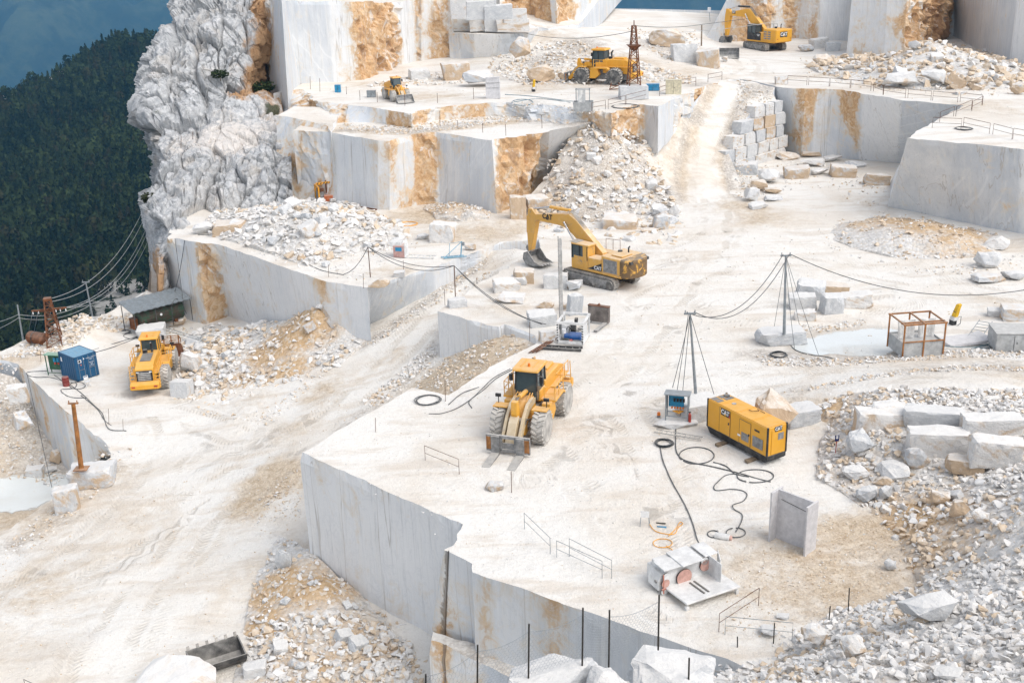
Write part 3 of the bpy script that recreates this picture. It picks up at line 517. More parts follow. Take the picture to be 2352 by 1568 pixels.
# upper level proper: rim of the terrace, big recess wall, near-right block
up_loop = [((645, 212, 9.6), (640, 300, 4.5), .3, .3), ((686, 204, 9.6), (676, 275, 7.5), .5, .6), ((722, 232, 9.5), (735, 268, 7.6), .45, .35), ((752, 236, 9.5), (760, 296, 7.5), .5, .5), ((800, 243, 9.5), (790, 290, 7.6), .04, .15), ((872, 250, 9.5), 7.4, .06, .1), ((888, 254, 9.5), 7.4, .3, .5), ((945, 263, 9.5), 7.4, .3, .45), ((1000, 246, 9.5), 7.4, .15, .5), ((1115, 238, 9.5), 7.4, .2, .4), ((1160, 236, 9.5), (1180, 272, 7.8), .3, .4), ((1290, 246, 9.5), (1300, 288, 7.9), .3, .4), ((1352, 254, 9.4), ('d', 300), .5, .6), ((1405, 260, 9.4), ('d', 325), .6, .8), ((1470, 240, 9.4), ('d', 345), .3, .5), ((1482, 240, 9.4), ('d', 345), .03, -.05), ((1512, 245, 9.4), ('d', 345), .03, 0), ((1548, 226, 9.3), ('d', 300), .3, .35), ((1598, 207, 9.2), ('d', 262), .5, .75), ((1648, 192, 9.1), ('d', 225), .2, .5),
    ((1660, 184, 9.), 8, .1, .3), ((1700, 182, 8.8), 7.5, .1, .3), ((1778, 196, 8.7), 7, .1, .1), ((1783, 198, 8.7), (1802, 358, -.5), .03, .0), ((1822, 202, 8.7), (1820, 362, -.5), .12, .35, .2), ((1850, 203, 8.7), -.5, .12, .95, 0, .45), ((1880, 203, 8.7), -.5, .08, .5, 0, .9), ((1905, 204, 8.7), -.5, .05, .5, 0, 1.), ((1935, 206, 8.7), -.5, .12, .95, .1, .8), ((1985, 215, 8.7), (1975, 378, -.5), .03, -.15), ((2073, 231, 8.7), (2062, 386, -.5), .03, -.1), ((2214, 242, 8.7), (2150, 395, -.5), .05, .05), ((2160, 272, 8.7), (2120, 390, -.5), .12, .05), ((2104, 303, 8.6), (2040, 430, -.5), .2, .1), ((2086, 316, 8.5), (2035, 487, -.5), .1, .0), ((2140, 322, 8.5), (2110, 502, -.5), .05, -.1), ((2200, 327, 8.5), (2180, 518, -.5), .03, -.05), ((2282, 335, 8.5), (2270, 538, -.5), .12, .1), ((2352, 343, 8.5), (2352, 552, -.5), .05, 0), ((2600, 368, 8.5), -.5, .05, 0), (('w', 115, 110, 8.6), 0), (('w', 115, 215, 9)), (('w', 12, 235, 13.)), (('w', -2, 205, 10)), (('w', -26, 165, 9.6), 5), (('w', -30, 150, 9.6), 5)]
upper = bench('ground', up_loop, [U_(930, 225), U_(1370, 195), (1750, 120, 8.8), (1700, 160, 8.8), (1900, 180, 8.8), (2100, 215, 8.7), (2300, 280, 8.6), (1300, 215, 9.5), (800, 215, 9.5), (1100, 200, 9.5), (1130, 165, 9.6), (1300, 165, 9.6), (1640, 95, 9), (1940, 97, 9), (1560, 160, 9.6), (1480, 150, 10.2), (1420, 118, 11.4), (1340, 85, 12.8), (1260, 62, 13.8), (1450, 70, 12.5), (1600, 70, 10.8), (1620, 110, 9.4), (1200, 150, 9.8)], grid=1., step=.55, rowstep=.6, z0=9.2, noise=.14, seed=21, tracks=[[(960, 230, 9.5), (1150, 215, 9.5), (1300, 208, 9.5), (1500, 196, 9.4), (1640, 176, 9.1), (1800, 170, 8.7)], [(1690, 180, 8.9), (1720, 150, 8.9), (1640, 120, 9.2), (1540, 150, 9.6), (1400, 105, 11.8), (1240, 62, 13.8)], [(1730, 140, 8.9), (1860, 150, 8.7), (2050, 215, 8.7), (2300, 260, 8.6)]],
    tan=[(1000, 225, 6, .42), (1250, 205, 6, .42), (1600, 170, 6, .3), (1500, 190, 5, .35), ([(1240, 70, 13.5), (1350, 100, 12.4), (1480, 150, 10)], 3, .5), (1900, 165, 6, .42), (2000, 230, 6, .3), (2250, 230, 6, .3), (850, 200, 4, .4), (1700, 200, 3, .6), (2050, 180, 5, .5)], grit=[(1330, 120, 5, .9, 11), (1250, 130, 5, .9, 11), (1500, 110, 6, .8, 11), (2100, 160, 8, .5), (1600, 195, 3, .7), (1200, 248, 4, .8)])
# ---- haul road between the levels with its loose left bank
WA, WB = P(1803, 361, 0), P(1684, 396, 0)
def wall_top(t):
    w = WA+(WB-WA)*t; d = w-A3([0, 0, CH]); px = 1176+FPX*(d @ _rt)/(d @ _fw); py = np.interp(px, [1676, 1690, 1716, 1740, 1768, 1803], [372, 332, 292, 264, 240, 236]); return w, ZT(px, py, w)
RN = A3([-(WB-WA)[1], (WB-WA)[0], 0]); RN = RN/np.linalg.norm(RN); RN = RN if RN[0] < 0 else -RN      # towards the road
def wedge(t): w, z = wall_top(t); return ('w', w[0]+RN[0]*1.3, w[1]+RN[1]*1.3, z+.05)
road_loop = [((1320, 298, 7.3), 0), ((1400, 296, 7.3), 0), ((1440, 318, 6.2), 0), ((1500, 326, 5.0), 0), ((1560, 268, 6.7), 3), ((1622, 196, 9.2), 5), ((1655, 183, 9.1), 7), ((1705, 182, 9.), 7), ((1780, 198, 8.7), -.5, .3, .2), (wedge(.02), -.5, .3, .2), (wedge(.25), -.5, .3, .1), (wedge(.5), -.5, .3, .1), (wedge(.75), -.5, .3, .1), (wedge(.97), -.5), ((1700, 420, .3), -.6), ((1712, 480, -.06), -.6), ((1600, 545, -.08), -.6), ((1540, 545, -.05), -.6), ((1370, 515, -.05), -.6), ((1210, 505, -.05), -.6), ((1200, 470, .2), -.6), ((1262, 400, 3.), -.5)]
road = bench('haul_road', road_loop, [(1700, 215, 8.), (1650, 280, 5.5), (1615, 340, 3.2), (1610, 400, 1.5), (1640, 460, .35), (1680, 300, 4.6), (1560, 370, 2.0), (1540, 420, .9), (1330, 330, 6.1), (1360, 350, 5.6), (1400, 345, 5.7), (1560, 330, 3.9), (1590, 285, 5.5), (1340, 400, 3.6), (1440, 400, 3.2), (1300, 450, 1.9), (1400, 470, 1.), (1480, 440, 1.2), (1550, 480, .2), (1230, 470, 1.2), (1490, 365, 3.6)], grid=.6, step=.6, z0=4, noise=.3, seed=31, deckmat=DUST, tracks=[[(1700, 192, 8.9), (1650, 270, 5.8), (1622, 340, 3.2), (1618, 410, 1.4), (1650, 480, .1), (1660, 540, 0)]],
    tan=[([(1690, 190, 9), (1640, 270, 5.8), (1610, 340, 3.2), (1600, 420, 1.2), (1650, 500, 0)], 1.6, .0), ([(1648, 195, 9), (1597, 270, 6.2), (1566, 345, 3.6), (1562, 420, 1.5), (1588, 490, .2)], 1.0, .55), ([(1728, 214, 8), (1684, 285, 5), (1658, 360, 2.5), (1672, 430, .7), (1705, 490, .0)], .7, .6), ([(1740, 200, 8.6), (1690, 280, 5), (1660, 340, 3)], 1.3, .35), ([(1600, 240, 7), (1540, 330, 3.6), (1545, 400, 1.5)], 1.8, .42), (1320, 470, 5, .75, 1.5), (1400, 420, 4, .6, 2.5)], grit=[([(1640, 192, 9), (1585, 268, 6.4), (1556, 345, 3.8), (1556, 420, 1.6), (1580, 490, .3)], .9, .6), ([(1738, 212, 8), (1694, 285, 4.8), (1668, 360, 2.4), (1682, 430, .6), (1716, 490, .0)], .8, .8), (1400, 370, 6, 1., 4), (1340, 440, 7, 1., 2.5), (1470, 430, 5, 1., 1.5), (1745, 230, 3, .9, 7), (1700, 300, 2.4, .8, 4.5), (1690, 400, 2.5, .8, .6), (1590, 290, 2.2, .8, 5), (1540, 480, 4, .8, .2)])
# ---- high walls on the upper level
def VW(px, py, bx, by, bz, *k): return (('v', px, py, bx, by, bz), (bx, by, bz))+k
plat = bench('rock_bench', [VW(627, -8, 618, 238, 7.4, .03, .1, .1), VW(647, 3, 664, 272, 6.6, .03, .12), VW(656, 3, 691, 199, 9.2, .03, .06), VW(760, 4, 772, 194, 9.2, .04, .15), VW(806, 6, 832, 191, 9.2, .6, 1.), VW(865, 6, 880, 178, 9, .9, .95), VW(919, 6, 923, 166, 9, .04, .0), VW(955, -6, 955, 160, 9, .3, .85), VW(968, -12, 968, 160, 9, .04, .05), VW(990, -15, 992, 158, 9, .3, .7), VW(1033, -30, 1041, 156, 9, .05, .2), (('w', 0, 215, 19.5), 9), (('w', -34, 215, 20), 9), (('w', -34, 165, 20), 5, .6, .8)], [(860, 0, 20.)], grid=1.2, step=.5, rowstep=.6, z0=20, noise=.3, seed=41)
blk = bench('rock_bench', [((1030, 77, 14.1), (1034, 158, 9), .05, .15), ((1090, 78, 14.2), (1090, 156, 9), .05, -.05), ((1150, 79, 14.), (1140, 150, 9.3), .3, .1), ((1215, 76, 13.9), (1205, 120, 11), .2, .1), (('w', 10, 200, 14), 9), (('w', -6, 200, 14), 9)], grid=1, step=.5, z0=14, seed=43, grit=[(1120, 72, 5, .5, 14)])
bench('ground', [((1034, 40, 16), 9), ((1110, 52, 15.5), 10), ((1230, 62, 14.), 10), ((1260, 66, 13.7), 10), ((1330, 56, 13.9), 10), (('w', 26, 245, 15.5)), (('w', 5, 250, 21)), (('w', -4, 225, 21)), (('v', 1036, 5, 1041, 90, 13))], [(1150, 22, 17.2), (1095, 2, 18.6), (1200, 45, 15.4)], grid=1.2, z0=15, seed=45, noise=.3, tan=[([(1060, 0, 18.6), (1150, 30, 16.8), (1240, 62, 14)], 2.5, .5)], grit=[([(1050, 20, 17), (1150, 55, 15)], 2, .8)])
bench('rock_bench', [VW(1146, -20, 1150, 34, 15.6, .5, .9), VW(1215, -30, 1222, 50, 14, .7, .95), VW(1262, -30, 1268, 54, 14, .05, .1), VW(1276, -30, 1280, 55, 14, .5, .8), VW(1318, -28, 1320, 55, 13.6, .1, .1), VW(1332, -25, 1334, 55, 13.5, .1, .2), (('w', 28, 268, 20), 12), (('w', 0, 268, 20), 12)], grid=2, step=.6, z0=19, seed=47)
wall = bench('rock_bench', [VW(1680, -20, 1617, 98, 8.8, .04, .0), VW(1702, -20, 1695, 98, 8.8, .5, .75), VW(1760, -30, 1762, 97, 8.8, .4, .6), VW(1782, -30, 1780, 95, 8.8, .05, .1), VW(1800, -30, 1798, 94, 8.8, .35, .8), VW(1836, -30, 1832, 92, 8.8, .05, .05), VW(1858, -30, 1856, 94, 8.8, .2, .7), VW(1885, -30, 1880, 96, 8.8, .05, -.1), VW(1962, -30, 1958, 100, 8.5, .03, 0), VW(1960, -40, 1943, 131, 8.5, .04, .22), VW(2040, -45, 2030, 137, 8.5, .12, .4, .1), VW(2085, -45, 2075, 138, 8.5, .9, .75, .1), VW(2130, -45, 2120, 115, 8.5, 1., 1.2, .3), VW(2192, -45, 2190, 90, 8.5, .04, -.1), VW(2345, -70, 2318, 152, 8.5, .03, -.1), VW(2440, -70, 2430, 165, 8.5, .1, .1), (('w', 90, 190, 19), 8), (('w', 115, 225, 19), 8), (('w', 50, 250, 19), 8)], grid=2, step=.5, rowstep=.6, z0=19, seed=51)
# ---- natural crag at the left
crag_rows = [[('w', -38, 215, 30), (430, -130, 168), (480, -130, 160), (560, -130, 158), (610, -130, 160), (632, -130, 165)],
 [('w', -44, 205, 24), (407, 20, 160), (470, 25, 153), (550, 20, 151), (600, 15, 153), (630, 10, 160)],
 [('w', -50, 195, 18), (366, 130, 153), (440, 140, 147), (520, 140, 147), (590, 120, 150), (629, 110, 158)],
 [('w', -52, 185, 11), (338, 225, 148), (420, 225, 144), (505, 225, 144.5), (570, 210, 148), (622, 200, 156)],
 [('w', -52, 180, 7), (343, 268, 145), (430, 255, 141), (520, 245, 142), (590, 235, 144), (648, 245, 149)],
 [('w', -52, 175, 4), (342, 330, 139), (430, 330, 136), (520, 318, 135.5), (600, 310, 136), (662, 300, 138)],
 [('w', -50, 165, 0), (343, 430, 133), (420, 425, 130.5), (520, 420, 130.5), (600, 410, 131), (672, 400, 131.5)],
 [('w', -48, 150, -3), (350, 520, 124.5), (398, 512, 121.5), (490, 515, 126), (590, 495, 127.5), (674, 480, 128.5)],
 [('w', -47, 145, -7), (356, 600, 121.5), (388, 585, 119.4), (470, 570, 128), (590, 545, 130), (674, 530, 132)],
 [('w', -46, 140, -12), (362, 700, 121.5), (384, 690, 120), (440, 650, 128), (590, 600, 133), (674, 580, 135)]]
def crag_amp(S):
    v = np.linspace(0, 1, S.shape[0])[:, None]; u = np.linspace(0, 1, S.shape[1])[None]
    return (1-.72*np.clip((v-.74)/.12, 0, 1))*(1.45)-1.0*np.exp(-((v-.53)/.1)**2)*np.clip((u-.25)*4, 0, 1)-.5*np.clip((u-.85)*6, 0, 1)
crag = sheet('cliff', crag_rows, 380, 420, crag_amp, CRAG, 61, .13, attrs={
    'stain': lambda u, v, q: np.maximum.reduce([G(u, v, .95, .2, .22, .26, 1.5), G(u, v, .72, .38, .12, .08, .8), G(u, v, .25, .95, .2, .1, .9), G(u, v, .55, .75, .3, .2, .12), G(u, v, .75, .1, .12, .1, .5)]),
    'black': lambda u, v, q: np.maximum.reduce([G(u, v, .98, .72, .07, .2, .6), G(u, v, .85, .8, .12, .12, .45), G(u, v, .35, .2, .3, .25, .33), G(u, v, .5, .78, .4, .2, .25), G(u, v, .6, .88, .3, .05, .5)]),
    'dust': lambda u, v, q: np.maximum.reduce([G(u, v, .6, .55, .4, .07, .75), G(u, v, .9, .5, .15, .1, .6)]),
    'green': lambda u, v, q: np.maximum.reduce([G(u, v, .9, .47, .08, .02, .8), G(u, v, .32, .46, .12, .015, .5), G(u, v, .22, .85, .05, .04, .6)])}, aniso=(1, 1, .75))
# ---- near hillside the camera stands on
near_loop = [((1080, 1700, 10.), 2), ((1160, 1585, 9.5), 2, .5, .1), ((1390, 1545, 9.), 2, .5, .1), ((1600, 1560, 7), 0, .4, .1), ((1660, 1590, 2), -6, .4, .1), ((1695, 1522, -.6), -6, .3, .1), ((1790, 1478, -.3), -3), ((1900, 1422, -.15), -3), ((2000, 1384, 0.2), -3), ((2100, 1338, 1.2), -3), ((2220, 1306, 2.6), -3), ((2352, 1282, 3.6), -3), ((2600, 1220, 6), -3), (('w', 60, 45, 12),), (('w', 60, -5, 27),), (('w', -10, -5, 28),), (('w', -6, 12, 20),)]
near = bench('hillside', near_loop, [(2000, 1480, 3.2), (2100, 1440, 4.), (2250, 1380, 4.4), (2352, 1420, 6.), (1850, 1530, 3), (1900, 1568, 5.), (2100, 1568, 7.3), (2352, 1568, 9.5), (1750, 1560, 2.2), (2200, 1500, 6.4)], grid=.45, step=.5, z0=4, noise=.5, seed=71, deckmat=DIRT, wallmat=CRAG, tan=[(2050, 1540, 4, .35, 6), (1900, 1500, 3, .2, 3), (2352, 1480, 3, .3, 7)])
# ------------------------------------------------------------------ heaps of loose ground
def wallpt(px, py, tx, ty, tz): w = P(tx, ty, tz); return ('w', w[0], w[1], ZT(px, py, w))
mD_top = P(728, 640, 0)
heapB = bench('rubble_mound', [(450, 528, 0), (500, 548, 0), (560, 566, 0), (640, 592, 0), (700, 612, 0), (750, 606, 0), (800, 590, 0), (880, 580, 0), (935, 560, 0), (940, 535, 0), (900, 508, 0), (840, 480, 0), (760, 462, 0), (680, 448, 0), (600, 452, 0), (540, 470, 0), (470, 505, 0)],
    [(640, 484, 2.2), (715, 490, 2.1), (790, 496, 2.0), (850, 515, 1.6), (600, 512, 1.7), (700, 532, 1.9), (770, 545, 1.2), (560, 500, 1.3), (880, 545, .8), (660, 560, .9)], grid=.5, z0=0, noise=.35, seed=101, deckmat=DIRT, wallmat=DIRT, tan=[(860, 520, 3, .35, 1), (610, 500, 2, .3, 1)])
heapD = bench('dirt_mound', [(418, 902, -8.5), (470, 928, -8.5), (560, 950, -8.4), (612, 955, -8.2), (700, 905, -7.2), (770, 850, -6.2), (832, 792, -5.1), (846, 770, -4.8), wallpt(830, 775, 812, 655, 0), wallpt(780, 730, 770, 646, 0), ('w', mD_top[0]+.4, mD_top[1]+.8, -3.2), wallpt(690, 712, 690, 625, 0), wallpt(620, 738, 625, 600, 0), wallpt(540, 752, 540, 573, 0), wallpt(450, 750, 452, 556, 0), (400, 790, -8.6), (398, 860, -8.6)],
    [wallpt(726, 702, 727, 643, 0), (660, 745, -5.2), (620, 790, -6.1), (560, 840, -7.2), (700, 780, -5.2), (760, 770, -5.2), (680, 840, -6.3), (500, 800, -7.8), (460, 860, -8), (530, 890, -7.9), (620, 880, -7.3)], grid=.5, z0=-7, noise=.3, seed=103, deckmat=DIRT, wallmat=DIRT, tan=[(700, 770, 4.5, 1., -5.5), (640, 800, 3.5, .95, -6.2), (720, 730, 2.5, .9, -4), (570, 870, 3.5, .55, -7.5), (660, 850, 3, .8, -6.5), (460, 880, 3, .25, -8)])
heapE = bench('dirt_mound', [(1882, 525, 0), (1900, 548, 0), (1960, 574, 0), (2060, 594, 0), (2140, 604, 0), (2200, 598, 0), (2275, 592, 0), (2300, 560, 0), (2290, 538, 0), (2180, 515, 0), (2100, 498, 0), (2040, 482, 0), (1990, 495, 0), (1925, 510, 0)], [(2110, 512, 1.5), (2020, 512, 1.), (2200, 540, 1.5), (2060, 545, 1.2), (2150, 560, 1.), (1950, 540, .6)], grid=.5, z0=0, noise=.22, seed=105, deckmat=DIRT, wallmat=DIRT, tan=[(2150, 545, 5, 1.), (2080, 520, 5, .85), (2000, 530, 4, .6), (2200, 580, 4, .6), (2020, 465, 3, .7)])
heapR = bench('rubble_mound', [(1846, 152, 8.6), (1900, 178, 8.6), (2000, 199, 8.6), (2100, 207, 8.6), (2200, 209, 8.6), (2310, 205, 8.6), (2370, 190, 8.6), (2320, 146, 8.6), (2195, 84, 8.6), (2075, 130, 8.6), (1950, 132, 8.6)], [(2130, 92, 12.8), (2175, 108, 12), (2100, 120, 11), (2200, 140, 10.6), (2000, 155, 9.6), (2270, 160, 9.9), (2080, 165, 10), (1920, 155, 9.2)], grid=.6, z0=9, noise=.4, seed=107, deckmat=DIRT, wallmat=DIRT, tan=[(2120, 105, 7, 1., 11.5), (2060, 135, 5, .9, 10), (1980, 150, 5, .7), (2220, 150, 6, .6)])
heapF = bench('rubble_mound', [(1806, 922, .1), (1822, 965, .0), (1885, 1000, .0), (1878, 1050, .0), (1870, 1095, .0), (1930, 1130, .0), (2010, 1185, .0), (2060, 1245, .0), (2080, 1300, .0), (2130, 1352, .5), (2260, 1310, 2.2), (2352, 1278, 3.4), (2560, 1180, 5), (2600, 950, 3.6), (2352, 897, 2.9), (2200, 897, 2.7), (2100, 897, 2.5), (2000, 900, 2.), (1900, 900, 1.2), (1840, 905, .5)],
    [(1960, 960, 1.9), (2050, 930, 2.6), (2200, 930, 2.9), (1930, 1020, .9), (2000, 1060, .8), (2100, 1100, .8), (2200, 1110, 1.2), (2300, 1120, 2.2), (2352, 1190, 3.6), (2230, 1220, 1.9), (2120, 1220, .9), (2050, 1140, .5), (2150, 1300, 1.2), (2352, 1080, 2.4), (1880, 940, 1.1), (2250, 1080, 1.3)], grid=.45, z0=1, noise=.3, seed=109, deckmat=DIRT, wallmat=DIRT, tan=[(2090, 1180, 4, .8), (2040, 1250, 3, .7), (1950, 1070, 3, .4), (1880, 935, 3, .65, 1), (2150, 1260, 3, .6), (2000, 1150, 2.5, .6)])
heapA = bench('dirt_mound', [(642, 1232, -7.9), (598, 1290, -8.2), (574, 1370, -8.3), (556, 1450, -8.5), (540, 1530, -8.6), (530, 1640, -8.7), (700, 1700, -8.7), (985, 1700, -8.7), (990, 1560, -8.6), (980, 1500, -8.5), (930, 1440, -8.45), (962, 1468, -8.4), wallpt(955, 1458, 948, 1153, 0), wallpt(850, 1405, 845, 1108, 0), wallpt(760, 1330, 757, 1070, 0), wallpt(705, 1278, 703, 1047, 0), (680, 1240, -7.4)],
    [wallpt(700, 1276, 700, 1045, 0), (740, 1335, -6.8), (660, 1330, -7.3), (800, 1400, -7.5), (700, 1420, -7.6), (640, 1440, -7.9), (850, 1470, -8.1), (760, 1500, -7.9), (920, 1540, -8.2), (650, 1530, -8.2)], grid=.4, z0=-8, noise=.22, seed=111, deckmat=DIRT, wallmat=DIRT, tan=[(730, 1340, 3, .8, -7), (640, 1350, 2.5, .9, -7.5), (610, 1430, 2., .8, -8), (800, 1470, 4, .55, -8), (700, 1540, 4, .55, -8)])
heapC = bench('dirt_mound', [(972, 482, 0), (1000, 504, 0), (1060, 510, 0), (1130, 504, 0), (1130, 486, 0), (1080, 462, 0), (1010, 455, 0)], [(1030, 470, 1.3), (1085, 482, 1.1)], grid=.5, z0=0, noise=.25, seed=113, deckmat=DIRT, wallmat=DIRT, tan=[(1050, 485, 5, .75)])
# ------------------------------------------------------------------ rocks
def hull_rock(seed, dims, n=18, box=.0, detail=2, amp=.035):
    rs = random.Random(seed); bm = bmesh.new()
    for i in range(n):
        v = Vector((rs.uniform(-1, 1), rs.uniform(-1, 1), rs.uniform(-1, 1)))
        m = max(abs(v.x), abs(v.y), abs(v.z)); l = v.length; k = (1/m)*box+(1/l)*(1-box) if l > .01 else 1
        v *= k*rs.uniform(.82, 1); bm.verts.new((v.x*dims[0]/2, v.y*dims[1]/2, v.z*dims[2]/2))
    r = bmesh.ops.convex_hull(bm, input=bm.verts); bmesh.ops.delete(bm, geom=[g for g in r['geom_interior'] if isinstance(g, bmesh.types.BMVert)], context='VERTS')
    bmesh.ops.dissolve_limit(bm, angle_limit=R(9), verts=bm.verts, edges=bm.edges); bmesh.ops.triangulate(bm, faces=bm.faces)
    for _ in range(detail): bmesh.ops.subdivide_edges(bm, edges=bm.edges, cuts=1, use_grid_fill=True)
    if detail:
        bm.normal_update(); p = A3([list(v.co) for v in bm.verts]); d = fbm(p+seed*7.7, 1.6, 4, seed)*amp*3+np.minimum(0, fbm(p+seed, 3.1, 3, seed+1))*amp*2+(np.floor(fbm(p+seed*3.1, 1.9, 2, seed+2)*3)/3)*amp*1.2
        for v, k in zip(bm.verts, d): v.co += v.normal*float(k)
    return bm
def block_rock(seed, dims=(1, .8, .7), amp=.032, cuts=4, cut=3):
    rs = random.Random(seed); bm = bmesh.new(); bmesh.ops.create_cube(bm, size=1)
    for v in bm.verts: v.co = Vector((v.co.x*dims[0]*rs.uniform(.88, 1.02), v.co.y*dims[1]*rs.uniform(.86, 1.02), v.co.z*dims[2]*rs.uniform(.88, 1.03)))
    for i in range(cut):
        c = Vector((rs.choice((-1, 1))*dims[0]/2, rs.choice((-1, 1))*dims[1]/2, rs.choice((-1, 1, 1))*dims[2]/2)); no = c.normalized()+Vector((rs.uniform(-.4, .4), rs.uniform(-.4, .4), rs.uniform(-.4, .4)))
        g = bmesh.ops.bisect_plane(bm, geom=bm.verts[:]+bm.edges[:]+bm.faces[:], plane_co=c*rs.uniform(.72, .9), plane_no=no, clear_outer=True)
        bmesh.ops.contextual_create(bm, geom=[e for e in g['geom_cut'] if isinstance(e, bmesh.types.BMEdge)])
    bmesh.ops.triangulate(bm, faces=bm.faces)
    for _ in range(3): bmesh.ops.subdivide_edges(bm, edges=[e for e in bm.edges if e.calc_length() > .13], cuts=1, use_grid_fill=True)
    bmesh.ops.triangulate(bm, faces=bm.faces); bm.normal_update()
    p = A3([list(v.co) for v in bm.verts]); d = fbm(p+seed*5.3, 2.2, 4, seed)*amp*1.6
    for v, k in zip(bm.verts, d):
        sharp = any(e.is_manifold and e.calc_face_angle(0) > .5 for e in v.link_edges); v.co += v.normal*(float(k)-(amp*rs.random()*1.3 if sharp else 0))
    return bm
def bm_mesh(bm, name, mat): me = bpy.data.meshes.new(name); bm.to_mesh(me); bm.free(); me.materials.append(mat); return me
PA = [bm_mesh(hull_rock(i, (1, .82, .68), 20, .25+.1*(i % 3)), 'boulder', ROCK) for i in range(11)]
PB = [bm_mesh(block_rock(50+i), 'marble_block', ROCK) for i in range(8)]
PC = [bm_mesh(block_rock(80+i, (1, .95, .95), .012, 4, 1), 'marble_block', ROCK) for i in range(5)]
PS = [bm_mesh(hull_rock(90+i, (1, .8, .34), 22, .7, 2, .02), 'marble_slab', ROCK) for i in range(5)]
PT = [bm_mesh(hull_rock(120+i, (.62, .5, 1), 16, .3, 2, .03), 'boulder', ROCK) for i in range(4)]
ROCKS = []
def ground_pt(land, px, py, z):
    for _ in range(4): p = P(px, py, z); z = float(land.zf(p[None, :2])[0]) if land else z
    return P(px, py, z)
def place_rock(name, me, loc, s, rz, tilt=(0, 0), brown=False, label=None, cat=None, group=None):
    o = link(name, me); o.location = loc; o.scale = s; o.rotation_euler = (tilt[0], tilt[1], rz)
    if brown: o.material_slots[0].link = 'OBJECT'; o.material_slots[0].material = ROCKB
    tag(o, label, cat or 'rock', group); ROCKS.append(o); return o
DIM = {'a': (1, .82, .68), 'b': (1, .8, .7), 'c': (1, .95, .95), 's': (1, .8, .34), 't': (.62, .5, 1)}
SRC = {'a': PA, 'b': PB, 'c': PC, 's': PS, 't': PT}
NM = {'a': 'boulder', 'b': 'marble_block', 'c': 'marble_block', 's': 'marble_slab', 't': 'boulder'}
def boulder(land, z, px, py, w, h, kind, brown, label, rz=None, group=None, depthk=.72, tilt=None, zs=1.):
    g = ground_pt(land, px, py, z); dep = (g-A3([0, 0, CH])) @ _fw; m = dep/FPX; rs = random.Random(int(px*31+py*7)); W = w*m; D = W*depthk
    Hh = max((h*m-.32*D)/.9, (.26 if kind == 's' else .42)*W)*zs; dm = DIM[kind]; me = SRC[kind][rs.randrange(len(SRC[kind]))]
    rz = rs.uniform(-.35, .35)+(math.pi if rs.random() < .5 else 0) if rz is None else R(rz)
    loc = (g[0], g[1]+D*.42, g[2]+Hh*.44); t = tilt or (rs.uniform(-.12, .12), rs.uniform(-.1, .1))
    return place_rock(NM[kind], me, loc, (W/dm[0], D/dm[1], Hh/dm[2]*1.04), rz, t, brown, label, 'block' if kind in 'bc' else 'slab' if kind == 's' else 'boulder', group)
U, M_, L_, Rd, N_ = upper, main, low, road, near
